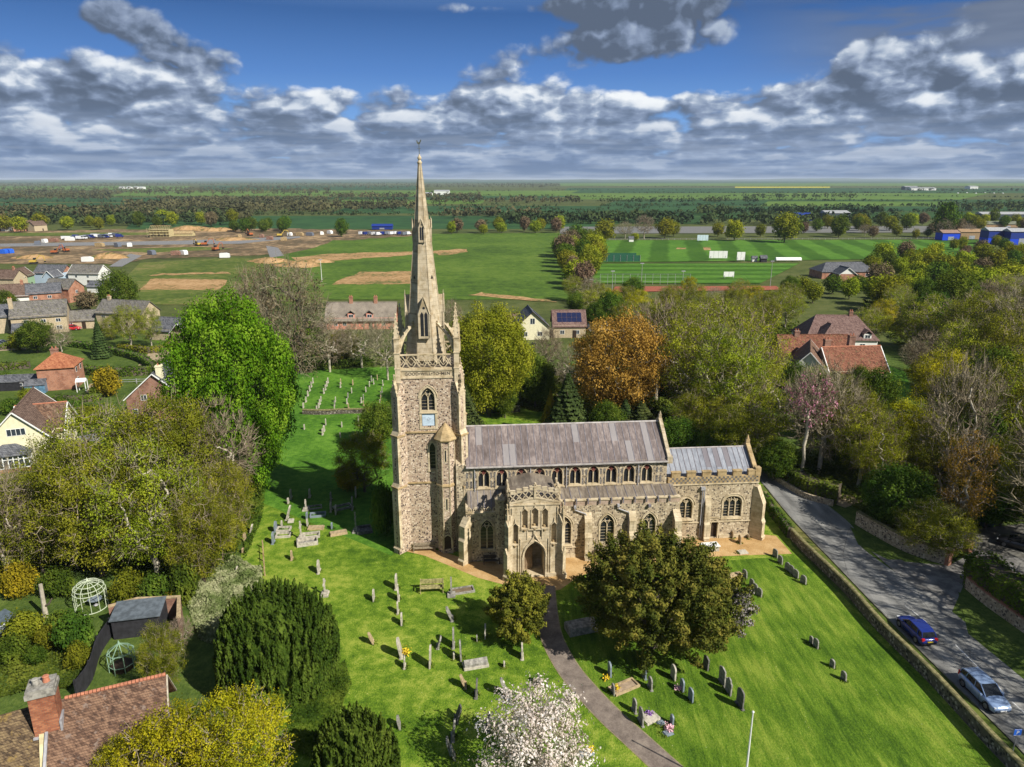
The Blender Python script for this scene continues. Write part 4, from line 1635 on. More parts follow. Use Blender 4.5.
def leaf_quads(c, nrm, rng, size, aspect=.62, up=0.0):
    """diamond-shaped leaf sprays; c (n,3), nrm (n,3)"""
    n = len(c)
    r = rng.normal(size=(n, 3))
    if up:
        r = r * (1 - up) + np.array([0, 0, 1.0]) * up * 2
    t = np.cross(nrm, r)
    t /= np.linalg.norm(t, axis=1)[:, None] + 1e-9
    b = np.cross(nrm, t)
    if up:      # long axis upward
        t, b = b, t
        t[t[:, 2] < 0] *= -1
    s = size * rng.uniform(.65, 1.3, (n, 1))
    V = np.stack([c - t * s, c + b * s * aspect, c + t * s, c - b * s * aspect], 1).reshape(-1, 3)
    F = np.arange(n * 4).reshape(-1, 4)
    return V, F


def tubes_np(segs, nside):
    """segs: list of (p0,p1,r0,r1)"""
    P0 = np.array([s[0] for s in segs])
    P1 = np.array([s[1] for s in segs])
    R0 = np.array([s[2] for s in segs])[:, None]
    R1 = np.array([s[3] for s in segs])[:, None]
    d = P1 - P0
    d /= np.linalg.norm(d, axis=1)[:, None] + 1e-9
    h = np.where(np.abs(d[:, 2:3]) > .9, np.array([[1.0, 0, 0]]), np.array([[0, 0, 1.0]]))
    a = np.cross(d, h)
    a /= np.linalg.norm(a, axis=1)[:, None] + 1e-9
    b = np.cross(d, a)
    m = len(segs)
    V = np.zeros((m, 2 * nside, 3))
    for k in range(nside):
        t = 2 * PI * k / nside
        o = a * math.cos(t) + b * math.sin(t)
        V[:, k] = P0 + o * R0
        V[:, nside + k] = P1 + o * R1
    F = np.zeros((m, nside, 4), dtype=int)
    base = np.arange(m) * 2 * nside
    for k in range(nside):
        q = (k + 1) % nside
        F[:, k] = np.stack([base + k, base + q, base + nside + q, base + nside + k], 1)
    return V.reshape(-1, 3), F.reshape(-1, 4)


def skeleton(rng, h, w, npts, base=.28, trunkr=.3, lean=0.0, shape='round', twin=False):
    """grow limbs from a trunk to points that fill the crown; returns nodes, parent, radius"""
    cz = h * (base + (1 - base) / 2)
    rz = h * (1 - base) / 2
    nodes = [np.array([0, 0, 0.0])]
    par = [-1]
    k = 6
    for i in range(1, k + 1):
        z = h * (base + .15) * i / k
        nodes.append(np.array([lean * z + rng.normal() * .08, rng.normal() * .08, z]))
        par.append(i - 1)
    pts = []
    while len(pts) < npts:
        d = rng.normal(size=3)
        d /= np.linalg.norm(d)
        r = rng.uniform(.15, 1) ** .45
        p = d * r
        if shape == 'spread' and p[2] < -.2:
            p[2] *= .6
        q = np.array([p[0] * w / 2, p[1] * w / 2, cz + p[2] * rz])
        if shape == 'cone':
            t = (q[2] - h * base) / (h * (1 - base))
            q[:2] *= (1.15 - t)
        pts.append(q + np.array([lean * q[2], 0, 0]))
    pts = np.array(pts)
    top = nodes[-1]
    order = np.argsort(np.linalg.norm(pts - top, axis=1))
    for i in order:
        p = pts[i]
        N = np.array(nodes[2:])
        dd = N - p
        dist = np.linalg.norm(dd, axis=1)
        pen = np.where(N[:, 2] > p[2] + .3, 1.7, 1.0)
        j = int(np.argmin(dist * pen)) + 2
        a = nodes[j]
        L = np.linalg.norm(p - a)
        m = (a + p) / 2 + rng.normal(size=3) * L * .10 + np.array([0, 0, -L * .06])
        nodes.append(m)
        par.append(j)
        nodes.append(p)
        par.append(len(nodes) - 2)
    nodes = np.array(nodes)
    par = np.array(par)
    cnt = np.zeros(len(nodes))
    for i in range(len(nodes) - 1, 0, -1):
        if cnt[i] == 0:
            cnt[i] = 1
        cnt[par[i]] += cnt[i]
    rad = trunkr * (cnt / cnt[1]) ** .46
    return nodes, par, np.maximum(rad, .018)


def bare_parts(rng, nodes, par, rad, thick=.09):
    big, small = [], []
    for i in range(1, len(nodes)):
        s = (nodes[par[i]], nodes[i], min(rad[par[i]], rad[i] * 1.5), rad[i])
        (big if rad[i] > thick else small).append(s)
    return big, small


TREEKIND = {}


def make_tree(kind, seed=0):
    """build one tree of a kind at its natural size; returns (root, height, width)"""
    rng = np.random.default_rng(hash_(kind) + seed * 101)
    K = dict(
        lush=dict(name='broadleaf_tree', h=20, w=18, base=.06, n=120, leaf=L_lime, nl=95000, ls=.145, br=1.7),
        yellowdome=dict(name='broadleaf_tree', h=14, w=13, base=.08, n=90, leaf=L_yellowgreen, nl=56000, ls=.12, br=1.35),
        copper=dict(name='copper_tree', h=15, w=14, base=.10, n=90, leaf=L_orange, nl=22000, ls=.13, br=1.25, sk=260),
        spring=dict(name='spring_tree', h=13, w=11, base=.2, n=0, leaf=L_spring, nl=17000, ls=.095, sk=420, spread=.55, twigs=900),
        olive=dict(name='olive_tree', h=13, w=12, base=.12, n=0, leaf=L_olive, nl=30000, ls=.10, sk=420, spread=.62, twigs=900),
        bare=dict(name='bare_tree', h=13, w=11, base=.2, n=0, leaf=L_twig, nl=0, ls=.2, sk=560, twigs=3000),
        brown=dict(name='bare_tree', h=13, w=12, base=.15, n=0, leaf=L_twigbrown, nl=3500, ls=.12, sk=560, twigs=2400, spread=.6),
        green=dict(name='broadleaf_tree', h=12, w=11, base=.1, n=50, leaf=L_green, nl=17000, ls=.18, br=1.5),
        ochre=dict(name='birch_tree', h=13, w=8, base=.2, n=0, leaf=leafmat('leaf_ochre', [(.14, .12, .015), (.26, .20, .025), (.38, .27, .04)], .3, .35, .1), nl=7000, ls=.11, sk=300, spread=.5, twigs=700),
        yellowspring=dict(name='spring_tree', h=13, w=11, base=.12, n=0, leaf=leafmat('leaf_yellow_spring', [(.16, .17, .008), (.32, .31, .012), (.52, .46, .025)], .3, .35, .04), nl=24000, ls=.105, sk=420, spread=.55, twigs=500),
        conifer=dict(name='conifer', h=12, w=5.5, base=.04, n=0, leaf=L_conifer, nl=9000, ls=.26, cone=True),
        goldcone=dict(name='golden_conifer', h=9, w=4.5, base=.03, n=0, leaf=L_gold, nl=5000, ls=.22, cone=True),
        shrub=dict(name='shrub', h=3, w=4, base=.0, n=14, leaf=L_green, nl=3200, ls=.15, br=.9),
        goldshrub=dict(name='golden_shrub', h=4, w=4.5, base=.0, n=14, leaf=L_gold, nl=4200, ls=.15, br=1.0),
        oliveshrub=dict(name='shrub', h=3.5, w=4.5, base=.0, n=14, leaf=L_olive, nl=3400, ls=.16, br=1.0),
        whiteshrub=dict(name='blossom_tree', h=6, w=6, base=.08, n=0, leaf=L_white, nl=9000, ls=.085, sk=300, spread=.38),
        pink=dict(name='magnolia_tree', h=11, w=8, base=.58, n=0, leaf=L_pink, nl=1300, ls=.13, sk=260, spread=.35, twigs=1300),
        far=dict(name='tree', h=12, w=11, base=.06, n=30, leaf=L_green, nl=2600, ls=.40, br=1.9),
        farolive=dict(name='tree', h=12, w=11, base=.08, n=30, leaf=L_olive, nl=2600, ls=.40, br=1.9),
        farbrown=dict(name='tree', h=12, w=11, base=.08, n=30, leaf=L_twigbrown, nl=2600, ls=.40, br=1.9),
        farspring=dict(name='tree', h=11, w=10, base=.08, n=30, leaf=L_spring, nl=2600, ls=.40, br=1.9),
    )[kind]
    h, w = K['h'], K['w']
    root = thing(K['name'], None, None)
    tr = h * .022 + .03
    leafV, leafF = [], []
    if K.get('sk'):
        nodes, par, rad = skeleton(rng, h, w, K['sk'], K['base'], tr, shape='round')
        big, small = bare_parts(rng, nodes, par, rad)
        V, F = tubes_np(big, 6)
        pale = kind in ('bare', 'pink', 'spring', 'ochre')
        npmesh('trunk', V, F, M_palebark if pale else M_bark, root, smooth=True)
        V1, F1 = tubes_np(small, 3)
        parts = [(V1, F1, 1)]
        tips = nodes[8::2]
        if K.get('twigs'):
            m = K['twigs']
            b = tips[rng.integers(0, len(tips), m)] + rng.normal(size=(m, 3)) * .12
            ctr = np.array([0, 0, h * .42])
            d = (b - ctr)
            d /= np.linalg.norm(d, axis=1)[:, None] + 1e-9
            d = d + rng.normal(size=(m, 3)) * .55 + np.array([0, 0, .25])
            d /= np.linalg.norm(d, axis=1)[:, None]
            e = b + d * rng.uniform(.5, 1.35, (m, 1))
            s = np.cross(d, rng.normal(size=(m, 3)))
            s /= np.linalg.norm(s, axis=1)[:, None] + 1e-9
            wd = .030
            Vt = np.stack([b - s * wd, b + s * wd, e + s * .008, e - s * .008], 1).reshape(-1, 3)
            parts.append((Vt, np.arange(m * 4).reshape(-1, 4), 1))
        if K['nl']:
            m = K['nl']
            sel = tips[rng.permutation(len(tips))[:int(len(tips) * .55)]]
            wt = rng.uniform(.2, 1, len(sel)) ** 2
            t = sel[rng.choice(len(sel), m, p=wt / wt.sum())]
            off = rng.normal(size=(m, 3)) * K.get('spread', .7) * np.array([1, 1, .6])
            c = t + off
            c[:, 2] = np.maximum(c[:, 2], .1)
            nrm = rng.normal(size=(m, 3)) * .45 + off / (K.get('spread', .7) * 1.6) + np.array([0, 0, .55])
            nrm /= np.linalg.norm(nrm, axis=1)[:, None]
            Vl, Fl = leaf_quads(c, nrm, rng, K['ls'])
            parts.append((Vl, Fl, 0))
        V = np.concatenate([p[0] for p in parts])
        o = 0
        Fs, ms = [], []
        for v, f, mi in parts:
            Fs.append(f + o)
            ms.append(np.full(len(f), mi))
            o += len(v)
        if not K['n']:
            npmesh('crown', V, np.concatenate(Fs), [K['leaf'], L_twig], root, np.concatenate(ms))
            return root, h, w
        extra = (V, np.concatenate(Fs), np.concatenate(ms))
    else:
        extra = None
        segs = [(np.array([0, 0, 0.0]), np.array([.1, 0, h * .5]), tr, tr * .6), (np.array([.1, 0, h * .5]), np.array([0, .1, h * .85]), tr * .6, tr * .15)]
        for i in range(6):
            a = i * 1.05
            segs.append((np.array([.05, 0, h * (.2 + .08 * i)]), np.array([math.cos(a) * w * .3, math.sin(a) * w * .3, h * (.45 + .07 * i)]), tr * .45, tr * .1))
        V, F = tubes_np(segs, 6)
        if 'shrub' not in kind:
            npmesh('trunk', V, F, M_bark, root, smooth=True)
    if K.get('cone'):
        m = K['nl']
        t = rng.uniform(0, 1, m) ** 1.35
        tier = np.floor(t * 16) / 16
        rr = w / 2 * (1 - t) * (.82 + .3 * rng.uniform(0, 1, m)) * (1 + .22 * np.sin(t * 16 * 2 * PI)) + .05
        an = rng.uniform(0, 2 * PI, m)
        lob = 1 + .14 * np.sin(an * 5 + tier * 9) + .08 * np.sin(an * 11 + tier * 23)
        c = np.stack([np.cos(an) * rr * lob, np.sin(an) * rr * lob, h * K['base'] + t * h * (1 - K['base'])], 1)
        nrm = np.stack([np.cos(an), np.sin(an), np.full(m, .6)], 1) + rng.normal(size=(m, 3)) * .45
        nrm /= np.linalg.norm(nrm, axis=1)[:, None]
        Vl, Fl = leaf_quads(c, nrm, rng, K['ls'])
    else:
        # clumps over the crown; every clump is a lobe of leaf sprays lit from outside
        nb = K['n']
        cz = h * (K['base'] + (1 - K['base']) / 2)
        rz = h * (1 - K['base']) / 2
        cs, rs = [], []
        for i in range(nb):
            f = (i + .5) / nb
            ph = math.acos(1 - 2 * f)
            th = PI * (1 + 5 ** .5) * i
            d = np.array([math.cos(th) * math.sin(ph), math.sin(th) * math.sin(ph), math.cos(ph)])
            r = K['br'] * rng.uniform(.75, 1.25)
            k = rng.uniform(.74, 1.06) * (1 + .07 * math.sin(2.3 * th + nb) + .05 * math.cos(3 * th + ph * 4))
            widen = 1.0 if d[2] > 0 else 1.0 + .12 * d[2]
            cs.append(np.array([d[0] * (w / 2 - r * .8) * k * widen, d[1] * (w / 2 - r * .8) * k * widen, cz + d[2] * (rz - r * .75) * k]))
            rs.append(r)
        cs = np.array(cs)
        rs = np.array(rs)
        m = K['nl']
        idx = rng.choice(nb, m, p=rs ** 2 / (rs ** 2).sum())
        d = rng.normal(size=(m, 3))
        d /= np.linalg.norm(d, axis=1)[:, None]
        rad_ = rs[idx][:, None] * (rng.uniform(.55, 1.12, (m, 1)))
        rad_ *= (1 + .16 * np.sin(d[:, :1] * 9 + idx[:, None]) * np.sin(d[:, 1:2] * 8 + 2 * idx[:, None]) * 1.4)
        c = cs[idx] + d * rad_
        c[:, 2] = np.maximum(c[:, 2], .05)
        nrm = d * .95 + rng.normal(size=(m, 3)) * .42 + np.array([0, 0, .25])
        nrm /= np.linalg.norm(nrm, axis=1)[:, None]
        Vl, Fl = leaf_quads(c, nrm, rng, K['ls'])
    if extra is not None:
        V = np.concatenate([Vl, extra[0]])
        F = np.concatenate([Fl, extra[1] + len(Vl)])
        mi = np.concatenate([np.zeros(len(Fl), int), extra[2]])
        npmesh('crown', V, F, [K['leaf'], L_twig], root, mi)
    else:
        npmesh('crown' if 'shrub' not in kind else 'foliage', Vl, Fl, [K['leaf']], root)
    return root, h, w


def hash_(s):
    return sum((i + 1) * ord(c) for i, c in enumerate(s))


PROTO = {}
VARIANTS = dict(spring=3, olive=3, bare=3, brown=2, green=2, far=2, farolive=2, farbrown=2, farspring=2)
DESC = dict(yellowspring='yellow-leafed tree', ochre='ochre-leafed birch', lush='huge domed tree in fresh bright green leaf', yellowdome='round yellow-green leafed tree', copper='round tree in coppery orange young leaf',
            spring='half-leafed yellow-green tree', olive='bushy olive-green tree', bare='bare grey-brown twiggy tree', brown='bare reddish-brown budding tree',
            green='dense mid-green tree', conifer='pointed dark conifer', goldcone='small pointed golden conifer', shrub='rounded green shrub', goldshrub='golden yellow rounded shrub',
            oliveshrub='olive-green shrub', whiteshrub='white blossoming tree', pink='twiggy magnolia with pink blossom', far='dark green tree', farolive='olive tree', farbrown='brown leafless tree', farspring='pale spring-green tree')
CATS = dict(shrub='shrub', goldshrub='shrub', oliveshrub='shrub', conifer='conifer', goldcone='conifer')
prnd = random.Random(11)


def plant(kind, X, Y, h=None, w=None, label=None, cluster=None, group=None, z=0.0):
    v = prnd.randrange(VARIANTS.get(kind, 1))
    key = (kind, v)
    first = key not in PROTO
    if first:
        PROTO[key] = make_tree(kind, v)
    root, h0, w0 = PROTO[key]
    h = h or h0
    w = w or w0
    s = (w / w0, w / w0 * prnd.uniform(.92, 1.08), h / h0)
    rz = prnd.uniform(0, 2 * PI)
    if first:
        root.location = (X, Y, z)
        root.rotation_euler = (0, 0, rz)
        root.scale = s
        o = root
    else:
        o = dup(root, (X, Y, z), rz, s)
    o['category'] = CATS.get(kind, 'tree')
    if group:
        o['group'] = group
    if label:
        o['label'] = label
        if 'group' in o.keys() and not group:
            del o['group']
    if cluster:
        in_cluster(cluster, o, DESC[kind])
        o['group'] = group or 'trees ' + cluster
    return o


def plant_px(kind, px, pbase, ptop, pw, **kw):
    """foot of the plant at picture point (px,pbase), its top on row ptop, crown pw pixels wide"""
    X, Y = G(px, pbase)
    h = height_at(X, Y, ptop)
    m = mpp(X, Y, h / 2)
    X, Y = X, Y
    return plant(kind, X, Y, h, pw * m, **kw)


def sprays(name, rng, n, sampler, size, m, kind='stuff', up=0.0, parent=None):
    """loose mass of leaf sprays; sampler(n) -> points, normals"""
    c, nrm = sampler(n)
    V, F = leaf_quads(c, nrm, rng, size, up=up)
    o = npmesh(name, V, F, [m], parent)
    if kind:
        o['kind'] = kind
    return o


def hedge(line, w, h, leaf, label, cluster=None, dens=120, size=.13, name='hedge', top_round=.3, seed=1):
    """clipped hedge along a world line: leaf sprays over a closed rounded section"""
    rng = np.random.default_rng(seed + int(abs(line[0][0] * 7)))
    L = [0]
    for a, b in zip(line[:-1], line[1:]):
        L.append(L[-1] + math.dist(a, b))
    n = int(dens * L[-1] * (w + 2 * h) / 3)
    t = rng.uniform(0, L[-1], n)
    i = np.clip(np.searchsorted(L, t) - 1, 0, len(line) - 2)
    A = np.array(line)[i]
    B = np.array(line)[i + 1]
    Ls = np.array(L)
    f = ((t - Ls[i]) / (Ls[i + 1] - Ls[i]))[:, None]
    p = A + (B - A) * f
    d = (B - A) / (np.linalg.norm(B - A, axis=1)[:, None] + 1e-9)
    q = np.stack([-d[:, 1], d[:, 0]], 1)
    an = rng.uniform(-.15, PI + .15, n)
    hh = h * (1 + .06 * np.sin(t * 1.3) + .05 * np.sin(t * 3.1))
    sx = np.sign(np.cos(an)) * np.abs(np.cos(an)) ** .45 * w / 2
    sz = np.maximum(np.abs(np.sin(an)) ** .45 * hh * np.sign(np.sin(an)), 0) * rng.uniform(.93, 1.04, n)
    low = rng.uniform(0, 1, n) < .35
    sz = np.where(low, rng.uniform(0, 1, n) * hh, sz)
    sx = np.where(low, np.sign(sx) * w / 2, sx) * rng.uniform(.9, 1.06, n)
    c = np.stack([p[:, 0] + q[:, 0] * sx, p[:, 1] + q[:, 1] * sx, sz], 1)
    nrm = np.stack([q[:, 0] * np.cos(an), q[:, 1] * np.cos(an), np.sin(an) + .2], 1) + rng.normal(size=(n, 3)) * .45
    nrm /= np.linalg.norm(nrm, axis=1)[:, None]
    V, F = leaf_quads(c, nrm, rng, size)
    # inner twiggy body keeps it opaque
    mb = strip_wall(line, w * .8, h * .88)
    V2 = np.array(mb.v)
    F2 = [f_ for f_ in mb.f if len(f_) == 4]
    root = thing(name, label, 'hedge')
    o = npmesh('foliage', V, F, [leaf], root)
    core = mb.build('stems', M_bark, root)
    if cluster:
        in_cluster(cluster, root, label)
    return root


def point_in(poly, x, y):
    c = False
    j = len(poly) - 1
    for i in range(len(poly)):
        if (poly[i][1] > y) != (poly[j][1] > y) and x < (poly[j][0] - poly[i][0]) * (y - poly[i][1]) / (poly[j][1] - poly[i][1]) + poly[i][0]:
            c = not c
        j = i
    return c


def scatter(poly_px, spacing, seed, maxn=400, world=False):
    """Poisson-like ground points inside a polygon given in picture points"""
    P = poly_px if world else [G(*p) for p in poly_px]
    rnd = random.Random(seed)
    xs = [p[0] for p in P]
    ys = [p[1] for p in P]
    out = []
    for _ in range(maxn * 40):
        x, y = rnd.uniform(min(xs), max(xs)), rnd.uniform(min(ys), max(ys))
        if point_in(P, x, y) and all((x - a) ** 2 + (y - b) ** 2 > spacing ** 2 for a, b in out):
            out.append((x, y))
            if len(out) >= maxn:
                break
    return out


def undergrowth(name, poly_px, n, hmax, leaf, size=.22, seed=3, world=False, up=0.0, scale=.35):
    """low bushes and ground cover filling a patch, bumpy in height"""
    P = poly_px if world else [G(*p) for p in poly_px]
    rng = np.random.default_rng(seed)
    xs = np.array([p[0] for p in P])
    ys = np.array([p[1] for p in P])
    pts = np.zeros((0, 2))
    while len(pts) < n:
        q = np.stack([rng.uniform(xs.min(), xs.max(), n * 2), rng.uniform(ys.min(), ys.max(), n * 2)], 1)
        inside = np.zeros(len(q), bool)
        j = len(P) - 1
        for i in range(len(P)):
            yi, yj, xi, xj = P[i][1], P[j][1], P[i][0], P[j][0]
            cnd = ((yi > q[:, 1]) != (yj > q[:, 1])) & (q[:, 0] < (xj - xi) * (q[:, 1] - yi) / (yj - yi + 1e-12) + xi)
            inside ^= cnd
            j = i
        pts = np.concatenate([pts, q[inside]])
    pts = pts[:n]
    x, y = pts[:, 0], pts[:, 1]
    s = scale
    hgt = (np.sin(x * s * 2.1 + 1.3 * np.sin(y * s * 1.7)) * np.sin(y * s * 2.3 + 1.1 * np.sin(x * s * 1.9 + 2)) * .5 + .5) ** 1.2
    hgt = hgt * (.75 + .25 * np.sin(x * s * 6 + y * s * 5)) * hmax
    z = hgt * rng.uniform(.55, 1.05, n)
    c = np.stack([x, y, np.maximum(z, .04)], 1)
    nrm = rng.normal(size=(n, 3)) * .6 + np.array([0, 0, 1.0])
    nrm /= np.linalg.norm(nrm, axis=1)[:, None]
    V, F = leaf_quads(c, nrm, rng, size, up=up)
    o = npmesh(name, V, F, [leaf])
    o['kind'] = 'stuff'
    return o

# ------------------------------------------------------------------ ground, fields, roads
G_base = grass('rough_ground', (.045, .06, .018), (.075, .095, .025), (.11, .12, .04), 1.5, .02)
G_yard = grass('churchyard_grass', (.045, .10, .008), (.125, .215, .016), (.30, .35, .055), 9, .10, daisies=.5)
G_lawnr = grass('mown_grass', (.04, .09, .008), (.10, .185, .014), (.22, .29, .038), 9, .12, stripes=(R(-24), .8, .12), daisies=.5)
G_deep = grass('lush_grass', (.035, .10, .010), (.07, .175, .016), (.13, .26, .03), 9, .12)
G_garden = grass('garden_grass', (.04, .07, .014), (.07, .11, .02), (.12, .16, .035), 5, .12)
G_field = grass('field_grass', (.045, .085, .014), (.075, .135, .018), (.115, .175, .028), .5, .02)
G_fieldr = grass('rough_field', (.055, .085, .016), (.095, .13, .024), (.19, .17, .06), .4, .03)
G_dark = grass('dark_crop', (.020, .055, .020), (.030, .080, .026), (.045, .105, .034), .05, .004)
G_darker = grass('darker_crop', (.02, .05, .014), (.03, .075, .02), (.05, .10, .026), .05, .004)  # deep green of some far fields and the hills
G_light = grass('light_crop', (.06, .12, .02), (.09, .16, .026), (.13, .20, .04), .05, .003)
G_rape = grass('rape_crop', (.30, .28, .02), (.42, .38, .03), (.5, .46, .05), .05, .004)
G_cricket = grass('cricket_grass', (.055, .14, .016), (.075, .175, .02), (.10, .21, .028), .6, .03, stripes=(R(12), 10.5, .42))
G_pitch2 = grass('striped_pitch', (.055, .14, .016), (.075, .175, .02), (.10, .21, .028), .6, .03, stripes=(R(90), 7.5, .38))
G_soil = grass('bare_soil', (.08, .11, .03), (.33, .20, .09), (.46, .30, .15), .5, .05)
G_site = grass('site_earth', (.075, .065, .035), (.15, .105, .06), (.38, .27, .15), .15, .025)
G_court = plain('red_court', (.30, .09, .05), .9)


def fmat_gravel(nt, P):
    n = nt.noise(P, 14, 3, .8)
    n2 = nt.noise(P, .6, 4, .6)
    f = nt.math('ADD', nt.math('MULTIPLY', n, .5), nt.math('MULTIPLY', n2, .5))
    return {'c': nt.ramp(f, [(.36, (.30, .18, .075)), (.5, (.44, .28, .12)), (.64, (.56, .40, .21))]), 'h': n}


def fmat_road(nt, P):
    n = nt.noise(P, 11, 3, .8)
    n2 = nt.noise(nt.mapping(P, (1, .22, 1), rot=(0, 0, R(-4.8))), .8, 5, .6)
    sp = nt.new('ShaderNodeSeparateXYZ')
    nt.l.new(nt.mapping(P, rot=(0, 0, R(-4.8))), sp.inputs[0])
    w = nt.math('SINE', nt.math('MULTIPLY', sp.outputs[0], 3.4))
    f = nt.math('ADD', nt.math('MULTIPLY', n, .3), nt.math('ADD', nt.math('MULTIPLY', n2, .62), nt.math('MULTIPLY', w, .045)))
    crack = nt.voronoi(nt.mapping(P, (1, .5, 1)), .22, 'DISTANCE_TO_EDGE', 'Distance')
    c = nt.ramp(f, [(.34, (.12, .12, .115)), (.47, (.20, .20, .19)), (.62, (.30, .295, .275))])
    c = nt.mix(nt.math('MULTIPLY', nt.math('LESS_THAN', crack, .006), .5), c, (.05, .05, .05))
    return {'c': c, 'h': n}


def fmat_path(nt, P):
    n = nt.noise(P, 9, 3, .8)
    n2 = nt.noise(P, .9, 4, .6)
    f = nt.math('ADD', nt.math('MULTIPLY', n, .4), nt.math('MULTIPLY', n2, .6))
    return {'c': nt.ramp(f, [(.36, (.11, .09, .075)), (.5, (.19, .155, .13)), (.64, (.28, .235, .19))]), 'h': n}


M_gravel = mat('orange_gravel', fmat_gravel, .95, .1, (.6, .04))
M_road = mat('worn_asphalt', fmat_road, .9, .25, (.4, .03))
M_path = mat('path_asphalt', fmat_path, .9, .2, (.4, .03))
M_drive = plain('pale_drive', (.34, .27, .17), .95)
M_edge = plain('path_edging', (.24, .20, .12), .9)

sheet('ground', [(-30000, -400), (30000, -400), (45000, 60000), (-45000, 60000)], G_base, 0.0, px=False)
# far country (distance falls off row by row)
FZ = [0.02]


def field(pts, m, name='field'):
    if name in ('bare_soil', 'building_site'):
        rn = random.Random(len(pts) + int(pts[0][0]))
        q = []
        for i in range(len(pts)):
            a, b = pts[i], pts[(i + 1) % len(pts)]
            n = max(2, int(math.dist(a, b) / 7))
            for k in range(n):
                t = k / n
                q.append((a[0] + (b[0] - a[0]) * t + rn.uniform(-2.5, 2.5), a[1] + (b[1] - a[1]) * t + rn.uniform(-.55, .55)))
        pts = q
    FZ[0] += 0.006
    return sheet(name, pts, m, FZ[0])


def field_px(x0, x1, y0, y1, m, sk=0, name='field'):
    return field([(x0, y1), (x1, y1), (x1 + sk, y0), (x0 + sk, y0)], m, name)


field_px(-100, 1150, 181, 183.2, G_dark)
field_px(560, 1150, 183.2, 186.0, G_light)
field_px(735, 830, 186.6, 187.8, G_rape)
field_px(560, 1150, 188.0, 193.0, G_dark, 8)
field_px(480, 960, 193.2, 199.5, G_light, 30)
field_px(600, 1150, 199.5, 206, G_darker, 20)
field_px(330, 700, 206, 213.5, G_dark, 20)
field_px(700, 1150, 206.5, 211.5, G_dark, 14)
field_px(-60, 124, 203, 210, G_dark)
field_px(126, 600, 216, 229, G_dark, 10)
field_px(520, 700, 213.5, 224, G_darker, 0)
field_px(110, 560, 190.6, 196, G_light, 20)
field_px(-60, 200, 197.5, 202, G_dark, 10)
field_px(200, 420, 185.6, 190, G_dark, 0)
field_px(-60, 180, 186, 190, G_light, 12)
field_px(420, 560, 196, 200, G_dark, 6)
field_px(330, 480, 200, 204, G_light, 8)
field_px(600, 760, 201.5, 206, G_dark, 14)
field_px(760, 940, 201.5, 206, G_light, 8)
field_px(560, 1150, 212, 219, G_darker, 0)
field_px(180, 420, 197, 199.5, G_darker, 0)
field([(280, 300), (600, 300), (566, 233), (412, 234), (330, 238), (284, 247), (262, 262)], G_field)
field([(100, 305), (330, 305), (300, 262), (235, 258), (140, 263)], G_fieldr)
field([(-60, 264), (120, 264), (150, 259), (235, 256), (290, 254), (335, 241), (420, 235.5), (420, 231), (300, 229), (200, 229), (-60, 232)], G_site, 'building_site')
field([(-60, 236.5), (110, 236), (180, 234), (180, 232.6), (-60, 233)], G_fieldr)
field([(90, 250), (200, 247), (235, 249), (150, 253)], G_fieldr)
field([(138, 290), (222, 290), (226, 280), (150, 279)], G_soil, 'bare_soil')
field([(330, 285), (414, 284), (410, 272), (362, 272)], G_soil, 'bare_soil')
field([(300, 263), (460, 252), (462, 250), (330, 254), (290, 258)], G_soil, 'bare_soil')
field([(440, 256), (470, 252), (466, 249), (430, 252)], G_soil, 'bare_soil')
field([(470, 296), (556, 303), (552, 300.5), (480, 293)], G_soil, 'bare_soil')
field([(150, 276), (232, 274), (230, 272.5), (160, 274)], G_soil, 'bare_soil')
M_newroad = plain('new_road', (.20, .20, .20), .9)
field([(109, 267), (122, 267), (142, 256), (130, 254)], M_newroad, 'new_road')
field([(0, 247), (240, 244), (300, 238), (300, 236.5), (180, 241), (0, 244)], M_newroad, 'new_road')
field([(270, 258), (284, 256), (278, 248), (266, 246)], M_newroad, 'new_road')
# sports ground
field([(592, 263), (1000, 258), (985, 240), (606, 240.5)], G_cricket, 'cricket_field')
field([(588, 284), (760, 284), (800, 263.5), (592, 264)], G_pitch2, 'sports_pitch')
field([(612, 292.5), (782, 290.5), (776, 286.5), (615, 287)], G_court, 'tennis_court')
field([(676, 249.5), (686, 249.5), (686, 248), (677, 248)], G_soil, 'cricket_square')
field([(704, 250.5), (711, 250.5), (710, 247.5), (703, 247.5)], G_soil, 'cricket_square')
field([(560, 234), (1100, 232), (1100, 226), (560, 227)], plain('by_road', (.16, .16, .15), .9), 'far_road')

# churchyard and gardens
NZ = [0.012]


def near(name, pts, m, px=True, z=None):
    NZ[0] += 0.004
    return sheet(name, pts, m, NZ[0] if z is None else z, px)


near('garden_lawn', [(-300, 330), (170, 330), (300, 345), (400, 352), (600, 352), (760, 360), (900, 345), (1100, 400), (1300, 700), (1300, 1200), (-600, 1200), (-600, 400)], G_garden)
near('churchyard_grass', [(262, 480), (292, 372), (400, 366), (580, 380), (700, 425), (762, 470), (792, 545), (1010, 765), (1120, 900), (330, 900), (262, 780), (225, 640), (240, 560)], G_yard)
near('churchyard_grass', [(568, 590), (592, 574), (650, 566), (792, 556), (1008, 768), (1120, 900), (800, 900), (680, 775), (600, 700), (552, 630)], G_lawnr)
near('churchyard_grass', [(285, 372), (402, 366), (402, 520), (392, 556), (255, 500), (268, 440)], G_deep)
near('gravel_path', [(392, 548), (425, 556), (452, 567), (478, 578), (508, 586), (536, 593), (560, 590), (578, 577), (604, 568), (650, 564.5), (700, 557.5), (745, 555.5), (792, 554), (776, 536), (700, 528), (600, 540), (560, 552), (500, 560), (478, 562), (455, 556), (430, 548)], M_gravel)
pl = [G(*p) for p in [(545, 586), (547, 612), (552, 638), (567, 667), (588, 693), (612, 718), (645, 748), (700, 800), (740, 850)]]
pl = spline(pl)
